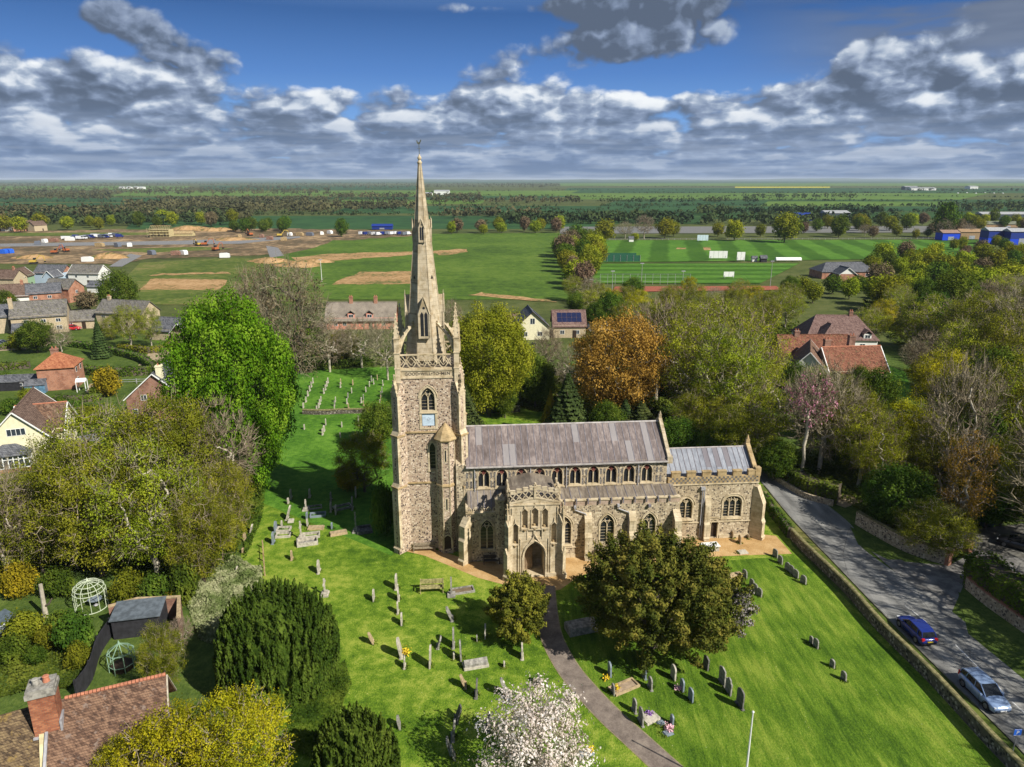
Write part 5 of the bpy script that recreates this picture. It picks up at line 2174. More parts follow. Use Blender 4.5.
ribbon('path', pl, 2.15, M_edge, NZ[0] + .006)
ribbon('path', pl, 1.95, M_path, NZ[0] + .012)
# lane east of the church: tarmac, verge, kerb, centre dashes
road_l = [G(*p) for p in [(692, 438), (740, 458), (764, 486), (792, 520), (832, 562), (880, 612), (930, 662), (985, 716), (1030, 762), (1090, 830)]]
road_r = [G(*p) for p in [(712, 434), (775, 468), (800, 485), (850, 524), (862, 548), (930, 596), (962, 620), (1024, 672), (1080, 720), (1160, 790)]]
zr = NZ[0] + .02
n = 10


def strip2(name, A, B, m, z):
    A = spline(A)
    B = spline(B)
    mb = MB()
    for i in range(len(A) - 1):
        mb.quad((*A[i], z), (*B[i], z), (*B[i + 1], z), (*A[i + 1], z))
    if mb.v:
        pass
    o = mb.build(name, m)
    # face up
    if o.data.polygons[0].normal.z < 0:
        o.data.flip_normals()
    return tag(o, kind='structure')


strip2('road', road_l, road_r, M_road, zr)
near('road', [(858, 540), (905, 562), (948, 566), (975, 552), (1030, 560), (1080, 560), (1080, 585), (1000, 572), (965, 582), (952, 612), (925, 598)], plain('drive_asphalt', (.17, .165, .155), .9, var=.35, scale=.8), z=zr - .004)
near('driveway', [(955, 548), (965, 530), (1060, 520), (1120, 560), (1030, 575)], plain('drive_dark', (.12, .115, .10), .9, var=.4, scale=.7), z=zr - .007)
near('road', [(845, 508), (800, 492), (812, 486), (868, 500)], M_drive, z=zr - .006)
near('driveway', [(885, 425), (902, 425), (888, 395), (872, 392)], plain('drive_grey', (.2, .19, .17), .9), z=zr)
near('garden_lawn', [(872, 392), (915, 400), (905, 372), (868, 358)], G_deep)
verge = [(p[0] - .55, p[1]) for p in road_l[2:]]
ribbon('verge', spline(verge), 1.5, G_fieldr, zr + .004)
kl = spline([(p[0] + .08, p[1]) for p in road_l[2:]])
kb = strip_wall(kl, .14, .14)
tag(kb.build('kerb', plain('kerb_stone', (.15, .145, .12), .9)), kind='structure')
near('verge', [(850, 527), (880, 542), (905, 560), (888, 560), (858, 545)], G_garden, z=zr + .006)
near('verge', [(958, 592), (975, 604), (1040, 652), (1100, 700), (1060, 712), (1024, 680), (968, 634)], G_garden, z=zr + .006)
mk = MB()
for a, b in (((912, 611), (928, 624)), ((955, 645), (1003, 692)), ((905, 606), (909, 609)), ((1012, 702), (1040, 728))):
    A, B = G(*a), G(*b)
    d = Vector((B[0] - A[0], B[1] - A[1])).normalized()
    q = Vector((-d.y, d.x)) * .06
    mk.quad((A[0] - q.x, A[1] - q.y, zr + .005), (B[0] - q.x, B[1] - q.y, zr + .005), (B[0] + q.x, B[1] + q.y, zr + .005), (A[0] + q.x, A[1] + q.y, zr + .005))
o = mk.build('road_marking', plain('road_paint', (.62, .62, .60), .8))
tag(o, kind='structure')
near('road', [(60, 440), (115, 430), (160, 412), (185, 405), (190, 412), (120, 436), (70, 446)], M_road)     # side lane by the brick house
near('driveway', [(138, 366), (160, 362), (172, 350), (150, 352)], M_drive)
near('driveway', [(-10, 352), (45, 348), (50, 343), (-10, 344)], M_drive)
near('driveway', [(86, 393), (110, 392), (112, 384), (90, 384)], M_drive)

# ------------------------------------------------------------------ trees one by one
P_ = plant_px
P_('lush', 247, 490, 292, 122, label='huge domed tree in bright green leaf west of the church tower')
P_('yellowdome', 489, 416, 304, 92, label='round tree in yellow-green leaf just right of the church tower')
P_('copper', 616, 425, 313, 96, label='big round tree in copper-orange leaf behind the nave roof')
P_('goldcone', 550, 436, 391, 24, label='small golden conifer behind the nave roof')
P_('conifer', 567, 440, 374, 44, label='dark pointed conifer behind the nave roof')
P_('conifer', 466, 432, 386, 30, label='dark conifer between the tower and the yellow-green tree')
P_('pink', 800, 486, 374, 50, label='tall magnolia with pink blossom and pale trunk by the chancel')
P_('bare', 818, 478, 362, 74, label='bare white-stemmed tree right beside the pink magnolia')
P_('bare', 946, 505, 356, 76, label='tall bare pale-twigged tree behind the flint wall junction')
P_('spring', 872, 500, 412, 50, label='ivy-stemmed spring tree with pale broken trunk by the lane')
P_('ochre', 955, 545, 425, 52, label='slender pale-trunked birch with ochre leaves above the flint wall end')
P_('olive', 930, 556, 502, 72, label='yellow-green bush spilling over the brick end of the flint wall')
P_('green', 893, 528, 468, 78, label='dark evergreen shrub mass behind the flint wall')
P_('green', 985, 528, 478, 66, label='glossy green laurel beside the driveway')
P_('whiteshrub', 536, 792, 690, 106, label='white-blossoming cherry tree at the bottom of the churchyard')
for i, (x, b, t, w, k) in enumerate([(72, 548, 432, 78, 'olive'), (118, 545, 400, 106, 'spring'), (180, 540, 392, 108, 'olive'), (222, 520, 402, 86, 'bare'), (44, 572, 468, 92, 'olive'),
                                     (102, 576, 446, 108, 'olive'), (158, 580, 440, 104, 'spring'), (205, 584, 486, 70, 'olive'), (10, 584, 468, 76, 'bare'), (238, 496, 420, 66, 'bare'), (228, 548, 462, 60, 'olive'),
                                     (20, 560, 462, 60, 'bare')]):
    P_(k, x, b, t, w, cluster='in the dense trees left of the churchyard')
for i, (x, b, t, w, k) in enumerate([(292, 398, 258, 92, 'brown'), (262, 395, 268, 60, 'brown'), (330, 372, 318, 44, 'bare'), (362, 368, 318, 44, 'bare'), (388, 380, 318, 40, 'bare'), (345, 362, 330, 36, 'olive'),
                                     (310, 372, 322, 40, 'green')]):
    P_(k, x, b, t, w, cluster='between the bright green tree and the tower')
for (x, b, t, w, k) in [(535, 408, 355, 44, 'green'), (548, 372, 326, 30, 'brown'), (520, 400, 348, 36, 'olive'), (570, 396, 345, 40, 'bare'), (592, 380, 330, 34, 'olive'), (505, 418, 382, 30, 'green'), (640, 440, 402, 46, 'conifer'), (606, 440, 402, 40, 'green'), (624, 438, 400, 34, 'conifer'),
                        (515, 345, 322, 22, 'farolive'), (470, 345, 318, 26, 'farbrown'), (452, 350, 300, 30, 'brown')]:
    P_(k, x, b, t, w, cluster='behind the nave roof')
P_('green', 677, 458, 418, 46, label='rounded evergreen bush where the nave meets the chancel')
for (x, b, t, w, k) in [(655, 405, 300, 74, 'bare'), (690, 428, 312, 84, 'spring'), (668, 400, 296, 66, 'olive'), (722, 442, 322, 84, 'spring'), (705, 396, 298, 80, 'spring'), (745, 412, 306, 74, 'spring'), (700, 450, 385, 60, 'olive'),
                        (760, 458, 372, 76, 'spring'), (738, 470, 405, 62, 'olive'), (718, 466, 428, 48, 'green'), (640, 385, 305, 56, 'spring'), (775, 480, 440, 50, 'green'), (700, 395, 350, 60, 'olive'), (740, 390, 340, 60, 'brown')]:
    P_(k, x, b, t, w, cluster='in the spring woodland right of the nave')
for (x, b, t, w, k) in [(838, 470, 378, 70, 'olive'), (858, 490, 402, 60, 'spring'), (905, 478, 400, 66, 'yellowspring'), (985, 480, 362, 86, 'olive'), (1018, 498, 352, 84, 'spring'), (925, 500, 425, 60, 'olive'), (1000, 525, 432, 70, 'olive'), (972, 500, 410, 60, 'green'), (870, 440, 368, 46, 'green'), (822, 440, 372, 44, 'green'), (845, 478, 420, 40, 'green'),
                        (940, 470, 395, 60, 'spring'), (1035, 540, 440, 60, 'olive')]:
    P_(k, x, b, t, w, cluster='in the garden trees beyond the flint wall')
for (x, b, t, w, k) in [(912, 350, 312, 44, 'spring'), (925, 380, 330, 44, 'brown'), (960, 398, 318, 70, 'spring'), (1000, 405, 312, 76, 'olive'), (930, 352, 295, 60, 'spring'), (975, 362, 290, 66, 'olive'), (1015, 372, 285, 70, 'bare'), (950, 330, 270, 50, 'green'), (912, 372, 340, 28, 'brown'), (935, 420, 350, 60, 'yellowspring'), (985, 440, 350, 70, 'green'), (1022, 450, 345, 60, 'yellowspring'), (868, 345, 306, 36, 'spring')]:
    P_(k, x, b, t, w, cluster='right of the red-tiled hall')


def belt(poly, spacing, seed, kinds, hr, cluster, maxn=60):
    rnd = random.Random(seed * 7 + 1)
    for (X, Y) in scatter(poly, spacing, seed, maxn):
        k = rnd.choice(kinds)
        h = rnd.uniform(*hr)
        plant(k, X, Y, h, h * rnd.uniform(.78, 1.05), cluster=cluster)


MIX = ['spring', 'olive', 'bare', 'olive', 'yellowspring', 'spring', 'green', 'spring']
FMIX = ['farolive', 'farspring', 'farbrown', 'farolive', 'far', 'farspring']
belt([(602, 326), (700, 318), (790, 314), (786, 330), (700, 352), (640, 350)], 8.5, 1, MIX, (8, 12), 'in front of the red tennis court', 26)
belt([(612, 302), (700, 297), (800, 296), (790, 308), (700, 312), (606, 316)], 11, 19, MIX, (6, 9), 'along the near side of the red tennis court', 16)
belt([(566, 300), (590, 298), (602, 322), (596, 332), (580, 322)], 7, 2, MIX, (6, 10), 'left of the red tennis court', 10)
belt([(870, 318), (1040, 300), (1060, 322), (980, 330), (880, 336)], 9.5, 3, MIX, (9, 12), 'behind the brown-roofed house', 20)
belt([(870, 296), (1050, 278), (1050, 300), (880, 314)], 11, 4, FMIX, (8, 12), 'right of the cricket pavilion', 26)
belt([(868, 262), (990, 258), (1050, 262), (1050, 276), (875, 292)], 13, 5, FMIX, (8, 11), 'below the blue warehouse', 30)
belt([(960, 243), (1000, 247), (1060, 250), (1060, 258), (940, 256)], 13, 25, FMIX, (5, 8), 'at the foot of the blue warehouse', 12)
belt([(560, 241), (680, 236), (860, 235), (990, 237), (990, 240), (860, 238.5), (680, 239), (562, 244)], 13, 6, FMIX + ['bare'], (5, 17), 'along the far edge of the cricket field', 24)
belt([(556, 252), (590, 244), (600, 262), (590, 290), (574, 292)], 11, 7, FMIX, (8, 13), 'left of the striped cricket field', 26)
belt([(800, 228), (1010, 222), (1030, 232), (940, 236), (800, 234)], 22, 8, ['far', 'farolive', 'farspring', 'farbrown'], (9, 14), 'between the far road and the dark shed', 26)
belt([(0, 229), (60, 226), (240, 224), (240, 227), (60, 231), (0, 234)], 24, 9, FMIX, (10, 15), 'beyond the building site', 28)
belt([(232, 231), (286, 229), (286, 232), (236, 233)], 12, 10, ['far'], (8, 12), 'in the dark clump beside the building site', 10)
belt([(440, 232), (560, 229), (560, 233), (440, 236)], 16, 12, ['farolive', 'farbrown', 'farspring'], (8, 13), 'right of the spire along the green field', 12)
belt([(780, 298), (870, 290), (870, 300), (800, 308)], 11, 13, FMIX, (6, 9), 'in front of the cricket pavilion', 10)
P_('far', 342, 237, 217, 15, label='lone round dark tree left of the spire at the field edge')
for (x, b, t, w, k) in [(792, 408, 362, 36, 'green'), (812, 414, 364, 40, 'spring'), (835, 410, 372, 36, 'olive'), (776, 398, 352, 34, 'spring'), (856, 404, 366, 30, 'green')]:
    P_(k, x, b, t, w, cluster='before the hall')
P_('farspring', 558 + 176, 241, 219, 20, label='rounded yellow-green tree behind the white sight screens')
P_('farolive', 784, 243, 212, 28, label='tall spreading olive tree on the far edge of the cricket field')
P_('far', 943, 238, 200, 26, label='big dark spreading tree left of the blue warehouse')
for (x, b, t, w, k) in [(122, 320, 271, 40, 'green'), (38, 353, 320, 38, 'green'), (62, 352, 326, 24, 'bare'), (102, 358, 318, 15, 'conifer'), (132, 350, 302, 30, 'spring'), (152, 348, 306, 24, 'spring'), (112, 340, 316, 24, 'olive'), (74, 300, 286, 16, 'goldshrub'), (88, 312, 290, 24, 'farbrown'), (10, 322, 290, 24, 'green'), (196, 356, 322, 30, 'brown'), (168, 400, 360, 34, 'green'),
                        (205, 420, 350, 30, 'brown'), (20, 350, 332, 16, 'oliveshrub')]:
    P_(k, x, b, t, w, cluster='in the gardens around the grey-roofed houses')
P_('goldshrub', 109, 396, 366, 27, label='golden-orange bush right of the red brick house')
P_('shrub', 98, 397, 384, 16, label='dark green shrub left of the golden-orange bush')
for (x, b, t, w, k) in [(58, 412, 398, 20, 'shrub'), (75, 416, 400, 26, 'shrub'), (92, 424, 405, 26, 'oliveshrub'), (30, 400, 388, 18, 'oliveshrub'), (12, 414, 398, 20, 'shrub'), (8, 385, 372, 16, 'shrub')]:
    P_(k, x, b, t, w, cluster='around the cream house garden')
# churchyard shrubs
P_('green', 380, 446, 402, 46, label='dark rounded evergreen left of the tower by the rear graves')
P_('olive', 365, 492, 432, 56, label='olive shrub mass left of the tower foot')
P_('goldshrub', 350, 490, 462, 26, label='golden shrub at the foot of the olive shrubs by the tower')
P_('shrub', 385, 535, 480, 26, label='dark evergreen against the tower west wall')
P_('shrub', 500, 412, 400, 22, label='low shrub below the yellow-green tree')
# bottom-left gardens
for (x, b, t, w, k) in [(168, 694, 622, 44, 'olive'), (182, 650, 618, 26, 'bare'), (130, 604, 572, 36, 'oliveshrub'), (78, 652, 612, 40, 'shrub'), (28, 640, 612, 36, 'oliveshrub'), (62, 636, 610, 26, 'shrub'), (14, 662, 636, 34, 'shrub'),
                        (158, 606, 574, 36, 'shrub'), (60, 596, 568, 32, 'shrub'), (22, 596, 564, 36, 'goldshrub'), (186, 600, 562, 32, 'shrub'), (170, 604, 588, 18, 'goldshrub'), (80, 668, 644, 24, 'oliveshrub'), (38, 664, 646, 20, 'shrub'), (48, 648, 628, 24, 'oliveshrub')]:
    P_(k, x, b, t, w, cluster='in the walled garden at lower left')
P_('yellowspring', 182, 826, 714, 112, label='yellow-green bushy tree beside the tiled cottage gable')
P_('yellowspring', 248, 812, 696, 104, label='yellow-green bushy tree below the big columnar yew')
P_('yellowspring', 128, 812, 740, 56, label='low yellow-green bush against the cottage gable')
# trees just right of the frame whose shade falls over the lane
for (X, Y, h) in ((58, 62, 21), (60, 51, 22), (57, 41, 19), (66, 73, 20), (51, 32, 15)):
    plant('bare', X, Y, h, h * .9, cluster='beside the lane past the right edge')


def make_yew(label, px, pbase, ptop, pw, seed, leaf=L_yew, ncol=420, per=95):
    X, Y = G(px, pbase)
    h = height_at(X, Y, ptop)
    w = pw * mpp(X, Y, h / 2)
    rng = np.random.default_rng(seed)
    root = thing('yew_tree', label, 'yew tree', (X, Y, 0))
    f = (np.arange(ncol) + .5) / ncol
    ct = 1 - f * 1.55
    th = PI * (1 + 5 ** .5) * np.arange(ncol) + rng.normal(size=ncol) * .1
    st = np.sqrt(np.maximum(1 - ct ** 2, 0))
    bulge = np.where(ct > 0, 1, 1 - .05 * ct ** 2)
    lob = 1 + .05 * np.sin(3 * th + 1) + .04 * np.sin(7 * th)
    cx = np.cos(th) * st ** .8 * w / 2 * bulge * lob
    cyy = np.sin(th) * st ** .8 * w / 2 * bulge * lob
    zt = h * .42 + np.sign(ct) * np.abs(ct) ** .9 * h * .56 + rng.uniform(-.45, .5, ncol)
    i = np.repeat(np.arange(ncol), per)
    m = len(i)
    t = rng.uniform(0, 1, m)
    L = rng.uniform(1.1, 2.3, ncol)[i]
    an = rng.uniform(0, 2 * PI, m)
    rr = .21 * (1 - t) ** .6 * rng.uniform(.5, 1.1, m) + .02
    # columns lean slightly outward
    ox = np.cos(th)[i] * (t - .5) * .25
    oy = np.sin(th)[i] * (t - .5) * .25
    c = np.stack([cx[i] + np.cos(an) * rr + ox, cyy[i] + np.sin(an) * rr + oy, np.maximum(zt[i] - L * (1 - t), .05)], 1)
    nrm = np.stack([np.cos(an), np.sin(an), np.full(m, .35)], 1) + rng.normal(size=(m, 3)) * .25
    nrm /= np.linalg.norm(nrm, axis=1)[:, None]
    V, F = leaf_quads(c, nrm, rng, .115, .5, up=.7)
    k = 16000
    d = rng.normal(size=(k, 3))
    d /= np.linalg.norm(d, axis=1)[:, None]
    ci = d * np.array([w * .43, w * .43, h * .44]) * rng.uniform(.9, 1, (k, 1)) + np.array([0, 0, h * .46])
    ci[:, 2] = np.maximum(ci[:, 2], .1)
    Vi, Fi = leaf_quads(ci, d, rng, .24)
    V, F = np.concatenate([V, Vi]), np.concatenate([F, Fi + len(V)])
    npmesh('crown', V, F, [leaf], root)
    tb = MB()
    tb.tube([(0, 0, 0), (.1, 0, h * .3), (0, .1, h * .6)], [w * .06, w * .05, w * .02], 8)
    for k in range(7):
        a = k * .9
        tb.tube([(0, 0, h * .1), (math.cos(a) * w * .2, math.sin(a) * w * .2, h * .4), (math.cos(a) * w * .34, math.sin(a) * w * .34, h * .62)], [w * .02, w * .015, .03], 5)
    tb.build('trunk', M_bark, root)
    # shaded inner foliage so that no sky shows between the columns
    return root


make_yew('broad dark yew with upright finger-like sprays, left of the graves', 279, 680, 590, 112, 5, ncol=900, per=75)
make_yew('dark upright yew cut by the bottom edge near the cherry', 356, 800, 716, 82, 6, ncol=620, per=75)


def make_bushyyew(label, px, pbase, ptop, pw, seed, leaf, nb=150, br=.85, nl=42000, ls=.13, dead=False, hm=1.0):
    X, Y = G(px, pbase)
    h = height_at(X, Y, ptop)
    w = pw * mpp(X, Y, h / 2)
    rng = np.random.default_rng(seed)
    root = thing('yew_tree', label, 'yew tree', (X, Y, 0))
    cs, rs = [], []
    for i in range(nb):
        f = (i + .5) / nb
        ph = math.acos(1 - 1.75 * f)
        th = PI * (1 + 5 ** .5) * i
        k = rng.uniform(.72, 1.0) if i % 4 else rng.uniform(.4, .7)
        lob = 1 + .10 * math.sin(2 * th + seed) + .06 * math.sin(5 * th)
        d = (math.cos(th) * math.sin(ph) * lob, math.sin(th) * math.sin(ph) * lob, math.cos(ph))
        r = br * rng.uniform(.7, 1.3)
        cs.append((d[0] * (w / 2 - r * .6) * k, d[1] * (w / 2 - r * .6) * k, h * .46 + d[2] * (h * .5 - r * .6) * k))
        rs.append(r)
    cs, rs = np.array(cs), np.array(rs)
    idx = rng.choice(nb, nl, p=rs ** 2 / (rs ** 2).sum())
    d = rng.normal(size=(nl, 3))
    d /= np.linalg.norm(d, axis=1)[:, None]
    # each lobe reaches outward in pointed sprays
    out = cs[idx] - np.array([0, 0, h * .3])
    out /= np.linalg.norm(out, axis=1)[:, None] + 1e-9
    st = rng.uniform(0, 1, (nl, 1)) ** 2
    c = cs[idx] + d * rs[idx][:, None] * rng.uniform(.4, 1.0, (nl, 1)) * (1 - .6 * st) + out * st * rs[idx][:, None] * 1.5
    c[:, 2] = np.maximum(c[:, 2], .08)
    nrm = d * .8 + out * .3 + rng.normal(size=(nl, 3)) * .4
    nrm /= np.linalg.norm(nrm, axis=1)[:, None]
    V, F = leaf_quads(c, nrm, rng, ls)
    mi = np.zeros(nl, int)
    if dead:    # a bare grey side with exposed branches
        m = (c[:, 0] > w * .20) & (c[:, 1] < w * .1) & (np.abs(c[:, 2] - h * .45) < h * .2) & (rng.uniform(0, 1, nl) < .75)
        mi[m] = 1
    npmesh('crown', V, F, [leaf, leafmat('dead_twigs', [(.13, .12, .11), (.24, .22, .20), (.36, .33, .31)], .05)], root, mi)
    tb = MB()
    tb.tube([(0, 0, 0), (.1, 0, h * .3), (0, .1, h * .6)], [w * .05, w * .04, w * .02], 8)
    for k in range(9):
        a = k * .7
        tb.tube([(0, 0, h * .1), (math.cos(a) * w * .2, math.sin(a) * w * .2, h * .35), (math.cos(a) * w * .36, math.sin(a) * w * .36, h * .5)], [w * .018, w * .012, .03], 5)
    tb.build('trunk', M_bark, root)
    return root


make_bushyyew('wide bronze-green yew standing in front of the aisle', 652, 645, 532, 146, 3, L_yewbrown, nb=210, nl=60000, dead=False)
make_bushyyew('lower yew with a bare grey side, right of the wide bronze yew', 708, 632, 568, 74, 8, L_yewbrown, nb=70, nl=20000, dead=True)
make_bushyyew('small round olive yew in front of the porch', 517, 636, 577, 63, 4, leafmat('leaf_olive_yew', [(.06, .07, .012), (.13, .135, .018), (.24, .22, .03)], .15, .6, .05), nb=80, nl=22000, br=.6, ls=.11)

# ground cover and shrubbery
undergrowth('undergrowth', [(-30, 520), (60, 470), (262, 470), (262, 500), (238, 556), (200, 588), (140, 582), (100, 574), (40, 572), (-60, 588)], 36000, 2.0, L_ivy, .20, 3)
undergrowth('undergrowth', [(640, 410), (700, 380), (760, 390), (790, 470), (770, 476), (690, 436)], 22000, 2.6, L_ivy, .24, 4)
undergrowth('undergrowth', [(800, 480), (850, 505), (905, 545), (960, 545), (962, 522), (1060, 515), (1100, 380), (920, 420), (880, 430), (800, 420)], 52000, 2.2, L_ivy, .22, 5)
undergrowth('undergrowth', [(290, 372), (405, 366), (405, 352), (300, 345)], 12000, 2.2, L_ivy, .24, 6)
undergrowth('undergrowth', [(455, 395), (600, 425), (650, 440), (660, 400), (600, 380), (470, 365)], 24000, 1.6, L_ivy, .24, 7)
undergrowth('undergrowth', [(600, 345), (800, 325), (790, 370), (760, 395), (640, 400), (590, 380)], 24000, 2.6, L_ivy, .34, 8, scale=.25)
undergrowth('undergrowth', [(905, 350), (1060, 320), (1090, 400), (930, 420)], 20000, 2.6, L_ivy, .34, 9, scale=.25)
undergrowth('undergrowth', [(860, 305), (1050, 270), (1060, 320), (900, 350)], 20000, 3.0, L_ivy, .5, 10, scale=.15)
undergrowth('undergrowth', [(858, 264), (1050, 254), (1050, 270), (870, 300)], 14000, 3.5, L_ivy, .6, 11, scale=.1)
undergrowth('long_grass', [(196, 570), (235, 560), (262, 570), (262, 600), (232, 650), (200, 640), (186, 600)], 14000, .9, leafmat('dry_grass', [(.10, .13, .04), (.20, .22, .10), (.34, .34, .20)], .2, .5), .20, 12, up=.8)
undergrowth('undergrowth', [(238, 500), (268, 470), (262, 520), (246, 560)], 5000, .8, L_green, .14, 14)
undergrowth('undergrowth', [(-10, 634), (30, 628), (80, 640), (92, 660), (70, 690), (-20, 700)], 8000, 1.0, L_ivy, .12, 16)
undergrowth('undergrowth', [(300, 700), (345, 660), (352, 690), (310, 760), (280, 740)], 9000, .7, L_lime if False else L_green, .10, 15)


def far_woods(name, rects, leafm, seed, hm=(8, 14), dens=1.0, q=9, size=.17):
    """far-off woodland and hedgerow trees read as one mass; rects: (x0,x1,y0,y1,count) in picture ground rows"""
    rng = np.random.default_rng(seed)
    Cs, Hs = [], []
    for (x0, x1, y0, y1, n) in rects:
        n = int(n * dens)
        px = rng.uniform(x0, x1, n)
        # spread evenly over rows as they show
        py = rng.uniform(y0, y1, n)
        for a, b in zip(px, py):
            Cs.append(G(a, b))
        Hs += list(rng.uniform(hm[0], hm[1], n))
    Cs = np.array(Cs)
    Hs = np.array(Hs)
    m = len(Cs)
    i = np.repeat(np.arange(m), q)
    d = rng.normal(size=(len(i), 3))
    d /= np.linalg.norm(d, axis=1)[:, None]
    H = Hs[i][:, None]
    c = np.concatenate([Cs[i], np.zeros((len(i), 1))], 1) + d * np.concatenate([H * .5, H * .5, H * .42], 1) * rng.uniform(.5, 1, (len(i), 1))
    c[:, 2] += H[:, 0] * .5
    c[:, 2] = np.maximum(c[:, 2], .5)
    nrm = d + rng.normal(size=d.shape) * .3
    nrm /= np.linalg.norm(nrm, axis=1)[:, None]
    V, F = leaf_quads(c, nrm, rng, 1.0)
    s = (H * size)
    ctr = np.repeat(c, 4, 0)
    V = ctr + (V - ctr) * np.repeat(s, 4, 0)
    o = npmesh(name, V, F, [leafm])
    o['kind'] = 'stuff'
    return o


LW1 = leafmat('woodland_brown', [(.045, .05, .026), (.085, .085, .04), (.14, .13, .06)], .15, .012, 0)
LW2 = leafmat('woodland_green', [(.025, .045, .022), (.045, .07, .028), (.09, .115, .04)], .15, .01, 0)
far_woods('distant_woodland', [(-60, 1090, 179.9, 181.4, 1000), (-60, 420, 181.5, 185, 700), (-60, 110, 186, 201, 700), (110, 330, 188, 195, 500), (160, 330, 200, 203, 200), (420, 560, 181.5, 188, 350), (330, 480, 195.5, 199, 200), (-60, 250, 211.5, 222, 700), (124, 330, 204, 214, 420), (330, 420, 204, 212, 130),
                               (430, 580, 200.5, 204, 130), (440, 540, 215.5, 218, 60), (240, 420, 186.5, 189, 160)], LW1, 31, q=15)
HR = []
hr_ = random.Random(3)
for (x0, x1, y, n, dy) in ((-60, 560, 185.4, 160, 0), (100, 600, 190.4, 150, 1), (-60, 420, 197.2, 120, 1.5), (160, 700, 199.8, 170, .5), (-60, 130, 202.4, 40, 0), (420, 1080, 186.9, 260, 0), (540, 1080, 189.6, 220, .8), (600, 1000, 193.2, 150, 0), (470, 1080, 196.6, 170, 1), (560, 1080, 201.2, 200, .6), (600, 1080, 206.2, 180, .3),
                        (430, 720, 209.5, 80, 1.5), (700, 1080, 211.8, 150, .6), (560, 700, 213.6, 50, 0), (250, 560, 215.3, 110, 0), (480, 700, 224.2, 70, 0), (420, 560, 206.5, 40, 1)):
    for k in range(12):
        a_, b_ = x0 + (x1 - x0) * k / 12, x0 + (x1 - x0) * (k + 1) / 12
        yy = y + dy * math.sin(k * .9 + x0)
        HR.append((a_, b_ + 2, yy - .14, yy + .14, n / 12 * hr_.choice((.4, 1, 1, 1.5))))
far_woods('hedgerow_trees', [(a, b, c, d, n * 1.6) for a, b, c, d, n in HR], LW2, 35, hm=(2.5, 6.5), q=10, size=.22)
far_woods('distant_woodland', [(-60, 420, 182.5, 186, 300), (900, 1080, 191, 192, 60), (930, 1080, 208, 211.5, 110), (700, 880, 213, 216.5, 130), (0, 230, 215, 226, 300),
                               (500, 690, 220.5, 224, 170), (700, 900, 222, 226, 100), (600, 760, 202.4, 203.1, 50), (740, 860, 197.5, 199, 60), (480, 560, 184, 186, 90)], LW2, 32, q=15)
# low wooded rise along the skyline
hb = MB()
hn = 160
hrn = np.random.default_rng(8)
for (Y0, amp, wd) in ((15500, 34, 30000), (21000, 62, 42000)):
    ph = hrn.uniform(0, 6, 6)
    P0 = []
    for i in range(hn + 1):
        x = -wd / 2 + wd * i / hn
        z = amp * (.55 + .25 * math.sin(x / 2600 + ph[0]) + .18 * math.sin(x / 900 + ph[1]) + .07 * math.sin(x / 240 + ph[2])) + hrn.uniform(-3, 5)
        P0.append((x, z))
    for (x, z), (x2, z2) in zip(P0[:-1], P0[1:]):
        hb.quad((x, Y0 - 1500, -2), (x2, Y0 - 1500, -2), (x2, Y0, z2), (x, Y0, z))
        hb.quad((x, Y0, z), (x2, Y0, z2), (x2, Y0 + 2500, -2), (x, Y0 + 2500, -2))
tag(hb.build('hills', G_darker), kind='structure')
# air: an even thin haze over the whole country
hz_ = MB()
hz_.box(-43000, 43000, -500, 61000, -3, 75)
hm_ = bpy.data.materials.new('haze')
hm_.use_nodes = True
hn_ = NT(hm_.node_tree)
hn_.n.clear()
ho_ = hn_.new('ShaderNodeOutputMaterial')
hv_ = hn_.new('ShaderNodeVolumePrincipled')
hv_.inputs['Density'].default_value = 5e-5
hv_.inputs['Color'].default_value = (.72, .84, 1.0, 1)
hn_.l.new(hv_.outputs[0], ho_.inputs[1])
tag(hz_.build('haze', hm_), kind='stuff')
label_clusters_later = True

# ------------------------------------------------------------------ walls and boundaries
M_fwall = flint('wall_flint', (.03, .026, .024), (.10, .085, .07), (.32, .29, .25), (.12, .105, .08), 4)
M_brickred = brick('red_brick', (.34, .12, .06), (.46, .19, .10))
M_brickbrown = brick('brown_brick', (.22, .09, .055), (.30, .13, .08))
M_coping = plain('mossy_coping', (.20, .18, .08), .95, var=.4, scale=3)
wl = spline([G(*p) for p in [(764, 500), (778, 522), (800, 548), (845, 592), (880, 632), (930, 682), (985, 742), (1030, 790), (1080, 850)]])
w_ = thing('boundary_wall', 'long low flint wall between the churchyard grass and the lane', 'wall')
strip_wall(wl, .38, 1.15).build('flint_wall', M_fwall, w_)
cp = strip_wall(wl, .46, 1.30, z0=1.152, cap=.07)
cp.build('coping', M_coping, w_)
A = [G(*p) for p in [(856, 524), (880, 538), (905, 551), (930, 560), (944, 564)]]
w_ = thing('garden_wall', 'curved flint garden wall ending in a red brick pier by the drive', 'wall')
strip_wall(spline(A), .4, 1.7).build('flint_wall', M_flint_warm, w_)
strip_wall(spline(A), .46, 1.82, z0=1.702).build('coping', M_coping, w_)
q = MB(Mz(A[-1][0] + .25, A[-1][1] - .1, 0, .5))
q.box(-.35, .35, -.3, .3, 0, 1.95)
q.build('brick_pier', M_brickred, w_)
B = [G(*p) for p in [(966, 588), (985, 604), (1010, 622), (1060, 658), (1110, 700)]]
w_ = thing('garden_wall', 'flint wall with brick patches under the big clipped hedge at the right edge', 'wall')
strip_wall(spline(B), .4, 1.25).build('flint_wall', M_flint_warm, w_)
strip_wall(spline(B), .46, 1.36, z0=1.252).build('coping', M_brickred, w_)
Bh = [(p[0] + 1.5, p[1] + 1.0) for p in B]
hedge(spline(Bh, 4), 3.2, 3.6, L_green, 'tall rounded hedge behind the flint wall at the right edge', dens=150, size=.15)
